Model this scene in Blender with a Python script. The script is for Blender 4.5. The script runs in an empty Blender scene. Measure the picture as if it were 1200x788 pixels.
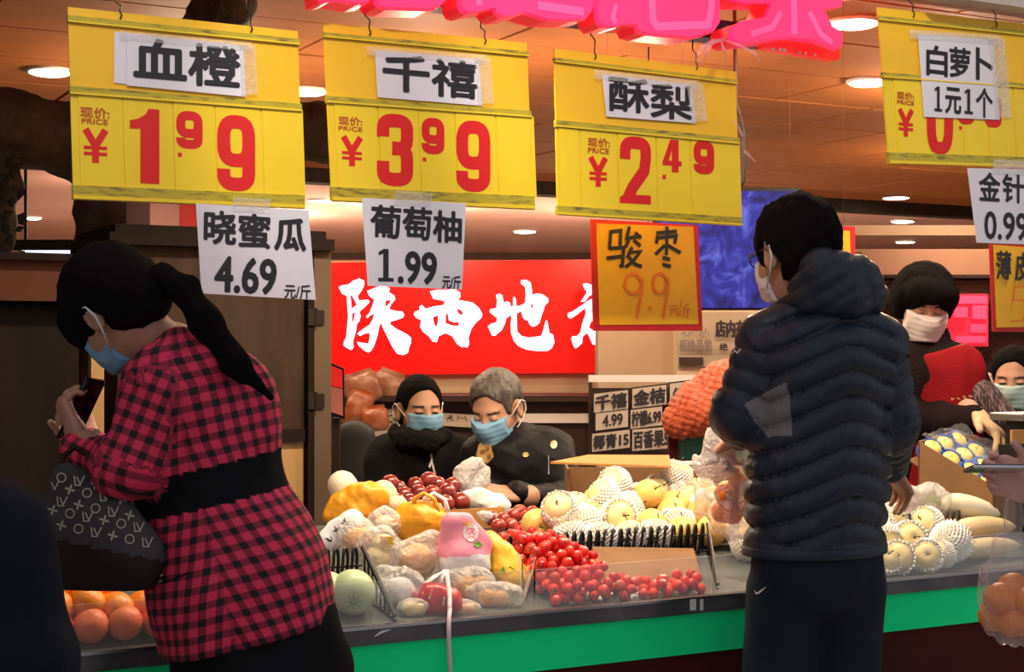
import bpy, bmesh, math, random
import numpy as np
from mathutils import Vector, Matrix
from mathutils.geometry import tessellate_polygon

random.seed(7)
rng = np.random.default_rng(7)
scene = bpy.context.scene
COL = scene.collection

# ------------------------------------------------------------------ camera
FOC, CX, HY, CAMH = 1800.0, 600.0, 410.0, 1.4      # pixels of a 1200x788 frame
YAW = math.radians(27.9)
FWD = np.array([math.sin(YAW), math.cos(YAW), 0.0])
RGT = np.array([math.cos(YAW), -math.sin(YAW), 0.0])
UPV = np.array([0.0, 0.0, 1.0])
cam_data = bpy.data.cameras.new('camera')
cam_data.sensor_width = 36.0
cam_data.lens = 36.0 * FOC / 1200.0
cam_data.shift_y = (HY - 394.0) / 1200.0
cam_data.clip_start = 0.05
cam_data.clip_end = 200
cam = bpy.data.objects.new('camera', cam_data)
cam.location = (0, 0, CAMH)
cam.rotation_euler = (math.pi / 2, 0, -YAW)
COL.objects.link(cam)
scene.camera = cam

# ------------------------------------------------------------------ world, exposure
world = bpy.data.worlds.new('street_sky')
scene.world = world
world.use_nodes = True
bgn = world.node_tree.nodes['Background']
bgn.inputs[0].default_value = (0.95, 0.93, 1.0, 1)
bgn.inputs[1].default_value = 0.52
scene.view_settings.view_transform = 'Standard'
scene.view_settings.look = 'None'
scene.view_settings.gamma = 1.0
scene.view_settings.use_curve_mapping = False
scene.view_settings.exposure = 0.0

def lamp(name, kind, loc, energy, color, size=0.1, aim=None, spot=None, blend=0.6):
    L = bpy.data.lights.new(name, kind)
    L.energy = energy
    L.color = color
    if kind == 'AREA':
        L.shape = 'DISK'
        L.size = size
    else:
        L.shadow_soft_size = size
    if kind == 'SPOT':
        L.spot_size = math.radians(spot or 120)
        L.spot_blend = blend
    o = bpy.data.objects.new(name, L)
    o.location = loc
    if aim is not None:
        d = Vector(aim) - Vector(loc)
        o.rotation_euler = d.to_track_quat('-Z', 'Y').to_euler()
    COL.objects.link(o)
    return o

# ------------------------------------------------------------------ pixel helpers (pixel = direction only)
def P(px, py, d):
    """point seen at pixel (px, py) at depth d metres along the view axis"""
    return np.array([0, 0, CAMH]) + FWD * d + RGT * ((px - CX) / FOC * d) + UPV * ((HY - py) / FOC * d)
def depth_at(px, Y):
    return Y / (math.cos(YAW) - math.sin(YAW) * (px - CX) / FOC)
def onY(px, py, Y):
    return P(px, py, depth_at(px, Y))
def onZ(px, py, z):
    return P(px, py, FOC * (CAMH - z) / (py - HY))
def ppm(px, Y):
    return FOC / depth_at(px, Y)

# ------------------------------------------------------------------ materials
MATS = {}
def mat(name, color=(0.5, 0.5, 0.5), rough=0.6, metal=0.0, emit=None, estr=0.0, noise=None, bump=None,
        coat=0.0, trans=0.0, spec=None, sheen=0.0, sss=0.0, alpha=1.0, ior=None, stretch=None):
    """noise=(scale, second colour, lo, hi); bump=(scale, strength)"""
    m = bpy.data.materials.new(name)
    m.use_nodes = True
    nt = m.node_tree
    b = nt.nodes['Principled BSDF']
    b.inputs['Base Color'].default_value = (*color, 1)
    b.inputs['Roughness'].default_value = rough
    b.inputs['Metallic'].default_value = metal
    b.inputs['Coat Weight'].default_value = coat
    b.inputs['Transmission Weight'].default_value = trans
    b.inputs['Alpha'].default_value = alpha
    if ior: b.inputs['IOR'].default_value = ior
    if spec is not None: b.inputs['Specular IOR Level'].default_value = spec
    if sheen: b.inputs['Sheen Weight'].default_value = sheen
    if sss:
        b.inputs['Subsurface Weight'].default_value = sss
        b.inputs['Subsurface Radius'].default_value = (0.02, 0.008, 0.004)
    if emit:
        b.inputs['Emission Color'].default_value = (*emit, 1)
        b.inputs['Emission Strength'].default_value = estr
    tc = None
    def coords():
        nonlocal tc
        if tc is None:
            t = nt.nodes.new('ShaderNodeTexCoord')
            mp = nt.nodes.new('ShaderNodeMapping')
            nt.links.new(t.outputs['Object'], mp.inputs[0])
            if stretch: mp.inputs['Scale'].default_value = stretch
            tc = mp
        return tc.outputs[0]
    if noise:
        sc, c2, lo, hi = noise
        n = nt.nodes.new('ShaderNodeTexNoise')
        n.inputs['Scale'].default_value = sc
        n.inputs['Detail'].default_value = 4
        nt.links.new(coords(), n.inputs['Vector'])
        r = nt.nodes.new('ShaderNodeValToRGB')
        r.color_ramp.elements[0].position = lo
        r.color_ramp.elements[1].position = hi
        r.color_ramp.elements[0].color = (*color, 1)
        r.color_ramp.elements[1].color = (*c2, 1)
        nt.links.new(n.outputs['Fac'], r.inputs[0])
        nt.links.new(r.outputs[0], b.inputs['Base Color'])
    if bump:
        sc, st = bump
        n = nt.nodes.new('ShaderNodeTexNoise')
        n.inputs['Scale'].default_value = sc
        n.inputs['Detail'].default_value = 3
        nt.links.new(coords(), n.inputs['Vector'])
        bp = nt.nodes.new('ShaderNodeBump')
        bp.inputs['Strength'].default_value = st
        bp.inputs['Distance'].default_value = 0.01
        nt.links.new(n.outputs['Fac'], bp.inputs['Height'])
        nt.links.new(bp.outputs[0], b.inputs['Normal'])
    MATS[name] = m
    return m

def film(name, color, opacity, rough=0.15, bump=(40, 0.5), edge=0.45):
    """thin clear plastic: part of the light passes straight through"""
    m = bpy.data.materials.new(name)
    m.use_nodes = True
    nt = m.node_tree
    for n in list(nt.nodes): nt.nodes.remove(n)
    out = nt.nodes.new('ShaderNodeOutputMaterial')
    tr = nt.nodes.new('ShaderNodeBsdfTransparent')
    b = nt.nodes.new('ShaderNodeBsdfPrincipled')
    b.inputs['Base Color'].default_value = (*color, 1)
    b.inputs['Roughness'].default_value = rough
    b.inputs['Specular IOR Level'].default_value = 0.8
    fr = nt.nodes.new('ShaderNodeLayerWeight')
    fr.inputs['Blend'].default_value = 0.35
    mr = nt.nodes.new('ShaderNodeMapRange')
    mr.inputs['To Min'].default_value = opacity
    mr.inputs['To Max'].default_value = min(1.0, opacity + edge)
    nt.links.new(fr.outputs['Facing'], mr.inputs['Value'])
    mix = nt.nodes.new('ShaderNodeMixShader')
    nt.links.new(mr.outputs[0], mix.inputs[0])
    nt.links.new(tr.outputs[0], mix.inputs[1])
    nt.links.new(b.outputs[0], mix.inputs[2])
    nt.links.new(mix.outputs[0], out.inputs[0])
    if bump:
        t = nt.nodes.new('ShaderNodeTexCoord')
        n = nt.nodes.new('ShaderNodeTexNoise')
        n.inputs['Scale'].default_value = bump[0]
        n.inputs['Distortion'].default_value = 1.5
        nt.links.new(t.outputs['Object'], n.inputs['Vector'])
        bp = nt.nodes.new('ShaderNodeBump')
        bp.inputs['Strength'].default_value = bump[1]
        bp.inputs['Distance'].default_value = 0.02
        nt.links.new(n.outputs['Fac'], bp.inputs['Height'])
        nt.links.new(bp.outputs[0], b.inputs['Normal'])
    MATS[name] = m
    return m
# ------------------------------------------------------------------ mesh builder
class MB:
    def __init__(s):
        s.v = []; s.f = []; s.mi = []
    def add(s, v, f, mi=0):
        o = len(s.v)
        s.v += [tuple(float(c) for c in p) for p in v]
        s.f += [tuple(int(i) + o for i in q) for q in f]
        s.mi += [mi] * len(f)
        return s
    def box(s, c, h, R=None, mi=0):
        c = np.array(c, float)
        R = np.eye(3) if R is None else np.array(R)
        V = []
        for dz in (-1, 1):
            for dx, dy in ((-1, -1), (1, -1), (1, 1), (-1, 1)):
                V.append(c + R @ (np.array([dx, dy, dz]) * np.array(h)))
        return s.add(V, [(3, 2, 1, 0), (4, 5, 6, 7), (0, 1, 5, 4), (1, 2, 6, 5), (2, 3, 7, 6), (3, 0, 4, 7)], mi)
    def span(s, x0, x1, y0, y1, z0, z1, mi=0):
        return s.box(((x0+x1)/2, (y0+y1)/2, (z0+z1)/2), (abs(x1-x0)/2, abs(y1-y0)/2, abs(z1-z0)/2), None, mi)
    def tube(s, pts, r, n=8, closed=False, mi=0):
        pts = [np.array(p, float) for p in pts]
        rs = r if hasattr(r, '__len__') else [r] * len(pts)
        V = []; prev = None
        m = len(pts)
        for i, p in enumerate(pts):
            if closed: t = pts[(i+1) % m] - pts[i-1]
            else: t = pts[min(i+1, m-1)] - pts[max(i-1, 0)]
            t = t / (np.linalg.norm(t) + 1e-12)
            if prev is None:
                a = np.array([0, 0, 1.0]) if abs(t[2]) < 0.9 else np.array([1.0, 0, 0])
                a = a - t * a.dot(t)
            else:
                a = prev - t * prev.dot(t)
            a /= np.linalg.norm(a) + 1e-12
            prev = a
            b = np.cross(t, a)
            for k in range(n):
                w = 2 * math.pi * k / n
                V.append(p + (a * math.cos(w) + b * math.sin(w)) * rs[i])
        F = []
        for i in range(m if closed else m - 1):
            for k in range(n):
                i2 = (i + 1) % m
                F.append((i*n+k, i*n+(k+1) % n, i2*n+(k+1) % n, i2*n+k))
        if not closed:
            F.append(tuple(range(n-1, -1, -1)))
            F.append(tuple((m-1)*n+k for k in range(n)))
        return s.add(V, F, mi)
    def lathe(s, prof, n=16, c=(0, 0, 0), R=None, mi=0):
        """prof: list of (radius, z)"""
        c = np.array(c, float); R = np.eye(3) if R is None else R
        V = []; F = []
        for (r, z) in prof:
            for k in range(n):
                w = 2*math.pi*k/n
                V.append(c + R @ np.array([r*math.cos(w), r*math.sin(w), z]))
        m = len(prof)
        for i in range(m-1):
            for k in range(n):
                F.append((i*n+k, i*n+(k+1) % n, (i+1)*n+(k+1) % n, (i+1)*n+k))
        F.append(tuple(range(n-1, -1, -1)))
        F.append(tuple((m-1)*n+k for k in range(n)))
        return s.add(V, F, mi)
    def poly(s, loops, to3, mi=0):
        """flat polygon with optional holes; to3 maps 2D to 3D"""
        flat = [p for L in loops for p in L]
        tris = tessellate_polygon([[Vector((p[0], p[1], 0)) for p in L] for L in loops])
        return s.add([to3(p) for p in flat], tris, mi)
    def prism(s, loop, fr, bk, mi=0, mi_side=None):
        """closed solid between two maps of one 2D outline"""
        n = len(loop)
        tris = tessellate_polygon([[Vector((p[0], p[1], 0)) for p in loop]])
        s.add([fr(p) for p in loop], tris, mi)
        s.add([bk(p) for p in loop], [t[::-1] for t in tris], mi if mi_side is None else mi_side)
        V = [fr(p) for p in loop] + [bk(p) for p in loop]
        s.add(V, [(i, (i+1) % n, n+(i+1) % n, n+i) for i in range(n)], mi if mi_side is None else mi_side)
        return s
    def strip(s, path, w, to3, mi=0):
        """flat stroke along a 2D path; w number or list"""
        pts = [np.array(p, float) for p in path]
        n = len(pts)
        ws = w if hasattr(w, '__len__') else [w]*n
        V = []
        for i, p in enumerate(pts):
            t0 = pts[i]-pts[i-1] if i > 0 else pts[1]-pts[0]
            t1 = pts[i+1]-pts[i] if i < n-1 else pts[-1]-pts[-2]
            t0 = t0/(np.linalg.norm(t0)+1e-9); t1 = t1/(np.linalg.norm(t1)+1e-9)
            t = t0+t1; t = t/(np.linalg.norm(t)+1e-9)
            nn = np.array([-t[1], t[0]])
            k = 1/max(0.5, t.dot(t0))
            V.append(to3(p+nn*ws[i]/2*k)); V.append(to3(p-nn*ws[i]/2*k))
        return s.add(V, [(2*i, 2*i+1, 2*i+3, 2*i+2) for i in range(n-1)], mi)
    def grid(s, G, mi=0, wrap=False):
        """G: array (m, n, 3)"""
        G = np.asarray(G); m, n = G.shape[:2]
        F = []
        for i in range(m-1):
            for j in range(n if wrap else n-1):
                j2 = (j+1) % n
                F.append((i*n+j, i*n+j2, (i+1)*n+j2, (i+1)*n+j))
        return s.add(G.reshape(-1, 3), F, mi)
    def data(s, name, mats, smooth=False, fix=True):
        me = bpy.data.meshes.new(name)
        me.from_pydata(s.v, [], s.f)
        for m in (mats if isinstance(mats, (list, tuple)) else [mats]):
            me.materials.append(m if not isinstance(m, str) else MATS[m])
        me.polygons.foreach_set('material_index', s.mi)
        if fix:
            bm = bmesh.new(); bm.from_mesh(me)
            bmesh.ops.recalc_face_normals(bm, faces=bm.faces)
            bm.to_mesh(me); bm.free()
        if smooth: me.polygons.foreach_set('use_smooth', [True]*len(me.polygons))
        me.update()
        return me
    def build(s, name, mats, parent=None, smooth=False, loc=None, rot=None, fix=True, bevel=None):
        o = obj(name, s.data(name, mats, smooth, fix), parent, loc, rot)
        if bevel:
            md = o.modifiers.new('bevel', 'BEVEL'); md.width = bevel; md.segments = 2; md.limit_method = 'ANGLE'
        return o

def obj(name, me, parent=None, loc=None, rot=None):
    """links a mesh; world-space meshes keep their place under a moved parent"""
    o = bpy.data.objects.new(name, me)
    COL.objects.link(o)
    if parent is not None:
        o.parent = parent
        if loc is None and rot is None:
            o.matrix_parent_inverse = wm(parent).inverted()
    if loc is not None: o.location = loc
    if rot is not None: o.rotation_euler = rot
    return o
def wm(o):
    m = Matrix.LocRotScale(o.location, o.rotation_euler, o.scale)
    if o.parent is not None:
        m = wm(o.parent) @ o.matrix_parent_inverse @ m
    return m
def tag(o, label=None, cat=None, group=None, kind=None):
    if label: o['label'] = label
    if cat: o['category'] = cat
    if group: o['group'] = group
    if kind: o['kind'] = kind
    return o
def thing(name, label, cat, loc=(0, 0, 0), rotz=0, group=None):
    o = bpy.data.objects.new(name, None)
    o.empty_display_size = 0.05
    COL.objects.link(o)
    o.location = loc
    o.rotation_euler = (0, 0, rotz)
    return tag(o, label, cat, group)
def struct(o):
    o['kind'] = 'structure'
    return o

def rotz(a):
    c, s_ = math.cos(a), math.sin(a)
    return np.array([[c, -s_, 0], [s_, c, 0], [0, 0, 1]])
def rotx(a):
    c, s_ = math.cos(a), math.sin(a)
    return np.array([[1, 0, 0], [0, c, -s_], [0, s_, c]])
def roty(a):
    c, s_ = math.cos(a), math.sin(a)
    return np.array([[c, 0, s_], [0, 1, 0], [-s_, 0, c]])
def unit(v):
    v = np.array(v, float)
    return v/(np.linalg.norm(v)+1e-12)
def frame(fwd, up=(0, 0, 1)):
    """columns right, forward, up"""
    f = unit(fwd); u = np.array(up, float); r = unit(np.cross(f, u)); u = np.cross(r, f)
    return np.stack([r, f, u], 1)

# ------------------------------------------------------------------ lettering
_lay = [0]
def lift(to3):
    """lays overlapping ink strokes a hair apart so that they never share a plane"""
    _lay[0] = (_lay[0]+1) % 40
    e = _lay[0]*2.0e-5
    return lambda p: (lambda q: (q[0], q[1]-e, q[2]))(to3(p))
_tx = {}
def glyphs(body):
    """text outline triangles, normalised to x 0..w, y 0..1 of its own bounds"""
    if body in _tx: return _tx[body]
    c = bpy.data.curves.new('lettering', 'FONT')
    c.body = body; c.size = 1; c.resolution_u = 3
    o = bpy.data.objects.new('lettering', c)
    COL.objects.link(o)
    dg = bpy.context.evaluated_depsgraph_get(); dg.update()
    ev = o.evaluated_get(dg)
    me = ev.to_mesh()
    V = np.array([v.co[:2] for v in me.vertices]); F = [tuple(p.vertices) for p in me.polygons]
    ev.to_mesh_clear()
    bpy.data.objects.remove(o); bpy.data.curves.remove(c)
    V = V - V.min(0)
    _tx[body] = (V, F)
    return _tx[body]
def text(mb, body, box, bold, to3, mi=0, rot=0.0, copies=8):
    """fits text into box (x0, x1, y0, y1) of a 2D plane; bold = stroke growth in plane units"""
    V, F = glyphs(body)
    x0, x1, y0, y1 = box
    S = np.array([(x1-x0-2*bold)/V[:, 0].max(), (y1-y0-2*bold)/V[:, 1].max()])
    Q = V*S - np.array([(x1-x0-2*bold)/2, (y1-y0-2*bold)/2])
    c, s_ = math.cos(rot), math.sin(rot)
    offs = [(0, 0)] if bold <= 0 else [(bold*math.cos(2*math.pi*k/copies), bold*math.sin(2*math.pi*k/copies)) for k in range(copies)] + [(0, 0)]
    for i, (ox, oy) in enumerate(offs):
        W = Q + np.array([ox, oy])
        W = np.stack([W[:, 0]*c - W[:, 1]*s_, W[:, 0]*s_ + W[:, 1]*c], 1) + np.array([(x0+x1)/2, (y0+y1)/2])
        t3 = lift(to3)
        mb.add([t3(p) for p in W], F, mi)

def numeral_one(mb, box, to3, w=.32):
    """numeral one with a flag and a foot"""
    x0, x1, y0, y1 = box
    T = lambda p: to3((x0+(x1-x0)*p[0], y0+(y1-y0)*p[1]))
    for L in ([(.5-w/2, 0), (.5+w/2, 0), (.5+w/2, 1), (.5-w/2, 1)], [(.05, 0), (.95, 0), (.95, .11), (.05, .11)], [(.08, .80), (.5, .90), (.5, 1.0), (.40, 1.0), (.08, .91)]):
        mb.poly([L], lift(T))
def arc(cx, cy, rx, ry, a0, a1, n=10, e=2.0):
    """superellipse arc in degrees"""
    out = []
    for i in range(n+1):
        a = math.radians(a0+(a1-a0)*i/n)
        c, s_ = math.cos(a), math.sin(a)
        out.append((cx+rx*math.copysign(abs(c)**(2/e), c), cy+ry*math.copysign(abs(s_)**(2/e), s_)))
    return out
def digit(mb, ch, box, to3, mi=0):
    """condensed heavy numerals drawn as strokes in a unit box"""
    x0, x1, y0, y1 = box
    def T(p): return to3((x0+(x1-x0)*p[0], y0+(y1-y0)*p[1]))
    # widths are wanted equal in x; strokes are laid in a box of aspect a
    a = (y1-y0)/(x1-x0)
    def TT(p): return T((p[0], p[1]/a))
    w = 0.34
    h = w/2
    def st(path, ww=w): mb.strip(path, ww, lift(TT), mi)
    def fill(loop): mb.poly([loop], lift(TT), mi)
    if ch == '9' or ch == '0':
        if ch == '0':
            st(arc(.5, a/2, .5-h, a/2-h*.9, 0, 360, 32, 3.2))
        else:
            b = a*0.40
            cy = a-h*.9-(a-b)/2+h*.45
            ry = (a-b)/2+h*.0
            ry = (a - .9*h - b)/2
            cy = b+ry
            st(arc(.5, cy, .5-h, ry, 0, 360, 28, 3.0))
            st([(1-h, cy), (1-h, a*.3)] + arc(.5, h*.85+a*.16, .5-h, a*.16, 0, -180, 14, 2.8) + [(h, a*.28)])
    elif ch == '1':
        fill([(.36, 0), (.98, 0), (.98, a), (.62, a), (.55, a*.93), (.3, a*.86), (.02, a*.83), (.02, a*.72), (.36, a*.73)])
    elif ch == '3':
        st([(h, a*.68)] + arc(.5, a*.8-h*.2, .5-h, a*.2-h*.7, 180, 0, 12, 2.8) + [(1-h, a*.68), (1-h*1.1, a*.60), (.72, a*.525), (.42, a*.52)])
        st([(.42, a*.53), (.72, a*.52), (1-h*1.1, a*.45), (1-h, a*.36)] + arc(.5, a*.2+h*.2, .5-h, a*.2-h*.7, 0, -180, 12, 2.8) + [(h, a*.34)])
    elif ch == '2':
        st([(h, a*.66)] + arc(.5, a*.8-h*.2, .5-h, a*.2-h*.7, 180, 0, 12, 2.8) + [(1-h, a*.68), (.78, a*.5), (.42, a*.25), (.24, .12)], [w]*15+[w*1.0]*3)
        fill([(0, 0), (1, 0), (1, w*.72), (.16, w*.72), (0, w*.5)])
    elif ch == '4':
        fill([(.48, 0), (.84, 0), (.84, a), (.48, a)])
        fill([(0, a*.2), (1, a*.2), (1, a*.35), (0, a*.35)])
        fill([(0, a*.3), (.3, a*.3), (.62, a), (.4, a)])
    elif ch == '.':
        fill([(0, 0), (1, 0), (1, a), (0, a)])
    elif ch == 'Y':
        st([(.12, a), (.5, a*.5)], .26); st([(.88, a), (.5, a*.5)], .26)
        fill([(.37, 0), (.63, 0), (.63, a*.55), (.37, a*.55)])
        fill([(.06, a*.22), (.94, a*.22), (.94, a*.32), (.06, a*.32)])
        fill([(.06, a*.40), (.94, a*.40), (.94, a*.50), (.06, a*.50)])
# ------------------------------------------------------------------ implicit modelling for bodies, cloth, fruit bags
class SDF:
    def __init__(s):
        s.ops = []; s.cuts = []; s.disp = None
    def cone(s, a, b, ra, rb, k=.03, R=None, sc=None, sub=False):
        """tapered capsule; sc scales space along the columns of R (flattening)"""
        s.ops.append(('c', np.array(a, float), np.array(b, float), ra, rb, k, R, sc, sub)); return s
    def chain(s, pts, rs, k=.03, R=None, sc=None):
        for i in range(len(pts)-1):
            s.cone(pts[i], pts[i+1], rs[i], rs[i+1], k, R, sc)
        return s
    def ell(s, c, r, R=None, k=.03, sub=False):
        s.ops.append(('e', np.array(c, float), np.array(r, float), np.eye(3) if R is None else np.array(R), k, sub)); return s
    def cut(s, p, n):
        s.cuts.append((np.array(p, float), unit(n))); return s
    def bounds(s):
        lo = np.full(3, 1e9); hi = -lo
        for o in s.ops:
            if o[0] == 'c':
                if o[8]: continue
                f = 1.0 if o[7] is None else max(1.0, max(o[7]))
                r = max(o[3], o[4])*f+.01
                lo = np.minimum(lo, np.minimum(o[1], o[2])-r); hi = np.maximum(hi, np.maximum(o[1], o[2])+r)
            else:
                if o[5]: continue
                r = max(o[2])+.01
                lo = np.minimum(lo, o[1]-r); hi = np.maximum(hi, o[1]+r)
        return lo, hi
    def field(s, X, Y, Z, vox, base=None):
        F = np.full((len(X), len(Y), len(Z)), 1.0, np.float32) if base is None else base
        for o in s.ops:
            if o[0] == 'c':
                _, a, b, ra, rb, k, R, sc, sub = o
                f = 1.0 if sc is None else max(1.0, max(sc))
                pad = (max(ra, rb))*f + k + 3*vox
                lo = np.minimum(a, b)-pad; hi = np.maximum(a, b)+pad
            else:
                _, c, r, R, k, sub = o
                pad = max(r)+k+3*vox
                lo = c-pad; hi = c+pad
            sl = tuple(slice(max(0, np.searchsorted(A, lo[i])), np.searchsorted(A, hi[i])) for i, A in enumerate((X, Y, Z)))
            if any(q.stop <= q.start for q in sl): continue
            gx, gy, gz = X[sl[0]][:, None, None], Y[sl[1]][None, :, None], Z[sl[2]][None, None, :]
            if o[0] == 'c':
                if sc is None:
                    px, py, pz = gx-a[0], gy-a[1], gz-a[2]
                    ba = b-a
                    mul = 1.0
                else:
                    M = (R/np.array(sc)).T
                    dx, dy, dz = gx-a[0], gy-a[1], gz-a[2]
                    px, py, pz = [M[i, 0]*dx+M[i, 1]*dy+M[i, 2]*dz for i in range(3)]
                    ba = M @ (b-a)
                    mul = min(sc)
                t = np.clip((px*ba[0]+py*ba[1]+pz*ba[2])/max(ba.dot(ba), 1e-12), 0, 1)
                d = (np.sqrt((px-t*ba[0])**2+(py-t*ba[1])**2+(pz-t*ba[2])**2) - (ra+(rb-ra)*t))*mul
            else:
                M = (R/r).T
                dx, dy, dz = gx-c[0], gy-c[1], gz-c[2]
                q = [M[i, 0]*dx+M[i, 1]*dy+M[i, 2]*dz for i in range(3)]
                k0 = np.sqrt(q[0]**2+q[1]**2+q[2]**2)
                k1 = np.sqrt((q[0]/r[0])**2+(q[1]/r[1])**2+(q[2]/r[2])**2)+1e-9
                d = k0*(k0-1)/k1
            A = F[sl]
            if sub:
                d = -d
                h = np.maximum(k-np.abs(A-d), 0)/max(k, 1e-6)
                F[sl] = np.maximum(A, d)+h*h*k/4
            else:
                h = np.maximum(k-np.abs(A-d), 0)/max(k, 1e-6)
                F[sl] = np.minimum(A, d)-h*h*k/4
        return F
    def mesh(s, vox):
        lo, hi = s.bounds()
        lo = lo-4*vox; hi = hi+4*vox
        X, Y, Z = [np.arange(lo[i], hi[i], vox) for i in range(3)]
        F = s.field(X, Y, Z, vox)
        if s.disp is not None:
            m = np.abs(F) < .06
            i, j, k = np.nonzero(m)
            F[m] -= s.disp(np.stack([X[i], Y[j], Z[k]], 1)).astype(np.float32)
        for p, n in s.cuts:
            d = (X[:, None, None]-p[0])*n[0]+(Y[None, :, None]-p[1])*n[1]+(Z[None, None, :]-p[2])*n[2]
            F = np.maximum(F, d)
        return surface_nets(F, X, Y, Z)

def surface_nets(F, X, Y, Z):
    I = F < 0
    c = np.zeros(tuple(n-1 for n in F.shape), np.int8)
    for a in (0, 1):
        for b in (0, 1):
            for d in (0, 1):
                c += I[a:F.shape[0]-1+a, b:F.shape[1]-1+b, d:F.shape[2]-1+d]
    act = (c > 0) & (c < 8)
    ix = np.stack(np.nonzero(act), 1)
    acc = np.zeros((len(ix), 3)); cnt = np.zeros(len(ix))
    cor = [(a, b, d) for a in (0, 1) for b in (0, 1) for d in (0, 1)]
    for A in cor:
        for ax in range(3):
            if A[ax] == 1: continue
            B = list(A); B[ax] = 1
            f0 = F[ix[:, 0]+A[0], ix[:, 1]+A[1], ix[:, 2]+A[2]]
            f1 = F[ix[:, 0]+B[0], ix[:, 1]+B[1], ix[:, 2]+B[2]]
            m = (f0 < 0) != (f1 < 0)
            t = np.where(m, f0/(f0-f1+1e-20), 0)
            p = np.array(A, float)[None, :].repeat(len(ix), 0)
            p[:, ax] += t
            acc[m] += p[m]; cnt[m] += 1
    st = np.array([X[1]-X[0], Y[1]-Y[0], Z[1]-Z[0]])
    V = np.array([X[0], Y[0], Z[0]]) + (ix + acc/cnt[:, None])*st
    idm = np.full(act.shape, -1, np.int64)
    idm[act] = np.arange(len(ix))
    quads = []
    for ax in range(3):
        u, w = [(1, 2), (2, 0), (0, 1)][ax]
        sh = list(F.shape); sh[ax] -= 1
        a0 = [slice(None)]*3; a1 = [slice(None)]*3
        a0[ax] = slice(0, -1); a1[ax] = slice(1, None)
        i0, i1 = I[tuple(a0)], I[tuple(a1)]
        e = np.stack(np.nonzero(i0 != i1), 1)
        e = e[(e[:, u] > 0) & (e[:, w] > 0) & (e[:, u] < F.shape[u]-1) & (e[:, w] < F.shape[w]-1)]
        def cell(du, dw):
            q = e.copy(); q[:, u] -= du; q[:, w] -= dw
            return idm[q[:, 0], q[:, 1], q[:, 2]]
        Q = np.stack([cell(1, 1), cell(0, 1), cell(0, 0), cell(1, 0)], 1)
        ins = i0[e[:, 0], e[:, 1], e[:, 2]]
        Q[~ins] = Q[~ins][:, ::-1]
        quads.append(Q)
    Q = np.concatenate(quads)
    Q = Q[(Q >= 0).all(1)]
    return V, Q

def mesh_np(name, V, Q, mats, midx=None, attrs=None, smooth=True):
    me = bpy.data.meshes.new(name)
    me.vertices.add(len(V)); me.vertices.foreach_set('co', np.asarray(V, np.float32).ravel())
    me.loops.add(Q.size); me.loops.foreach_set('vertex_index', Q.ravel().astype(np.int32))
    me.polygons.add(len(Q))
    me.polygons.foreach_set('loop_start', np.arange(0, Q.size, 4, dtype=np.int32))
    me.polygons.foreach_set('loop_total', np.full(len(Q), 4, np.int32))
    for m in (mats if isinstance(mats, (list, tuple)) else [mats]):
        me.materials.append(MATS[m] if isinstance(m, str) else m)
    if midx is not None: me.polygons.foreach_set('material_index', np.asarray(midx, np.int32))
    me.update(calc_edges=True)
    me.polygons.foreach_set('use_smooth', np.full(len(Q), smooth))
    for k, A in (attrs or {}).items():
        at = me.attributes.new(k, 'FLOAT_VECTOR', 'POINT')
        at.data.foreach_set('vector', np.asarray(A, np.float32).ravel())
    me.validate()
    return me
def join_np(parts):
    Vs = []; Qs = []; o = 0
    for V, Q in parts:
        Vs.append(V); Qs.append(Q+o); o += len(V)
    return np.concatenate(Vs), np.concatenate(Qs)
def wob(p, f, amp, seed=0):
    """cheap smooth noise for folds"""
    r = np.random.default_rng(seed)
    s_ = np.zeros(len(p))
    for i in range(5):
        d = r.normal(size=3); d /= np.linalg.norm(d)
        s_ += np.sin(p @ d*f*(1+.35*i)+r.uniform(0, 6.28))/(1+.3*i)
    return s_*amp/2.2
# ------------------------------------------------------------------ materials of the place
mat('ceiling_wood', (0.38, 0.122, 0.028), 0.7, spec=.2, noise=(1.3, (0.30, 0.088, 0.018), .3, .75), stretch=(1, 6, 1))
mat('ceiling_pinklit', (0.78, 0.44, 0.38), 0.6, noise=(2.0, (0.68, 0.37, 0.32), .3, .7))  # pinkish light on the off-white rear ceiling put into its colour
mat('joint_dark', (0.02, 0.008, 0.004), 0.9)
mat('floor_tile', (0.36, 0.33, 0.30), 0.5, noise=(3, (0.29, .27, .25), .3, .7))
mat('plaster_beige', (0.62, 0.47, 0.30), 0.7, noise=(2, (0.55, .40, .25), .3, .7))
mat('plaster_brown', (0.22, 0.10, 0.055), 0.7, noise=(2, (0.15, .07, .04), .3, .7))
mat('wood_dark', (0.012, 0.005, 0.003), 0.7, spec=.15, noise=(3, (0.006, 0.003, 0.002), .3, .7), stretch=(6, 6, 1))
mat('wood_stile', (.085, .055, .032), .6, spec=.3)
mat('wood_mid', (0.036, 0.016, 0.007), 0.6, spec=.25, noise=(4, (0.020, 0.009, 0.004), .3, .7), stretch=(7, 7, 1))
mat('wood_light', (0.42, 0.25, 0.10), 0.5, noise=(4, (0.30, 0.165, 0.06), .3, .7), stretch=(7, 7, 1))
mat('bark', (0.075, 0.042, 0.024), 0.75, noise=(22, (0.035, 0.018, 0.010), .3, .65), bump=(45, 0.9), stretch=(1, 1, 1))
mat('steel', (0.55, 0.56, 0.57), 0.25, metal=1.0)
mat('lip_stone', (0.070, 0.072, 0.075), 0.22, noise=(9, (0.14, 0.14, 0.14), .45, .8), coat=.4)
mat('tray_grey', (0.085, 0.095, 0.09), 0.35, noise=(6, (0.13, 0.14, 0.135), .4, .7))
mat('fascia_green', (0.010, 0.93, 0.32), 0.75, spec=.08)
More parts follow.
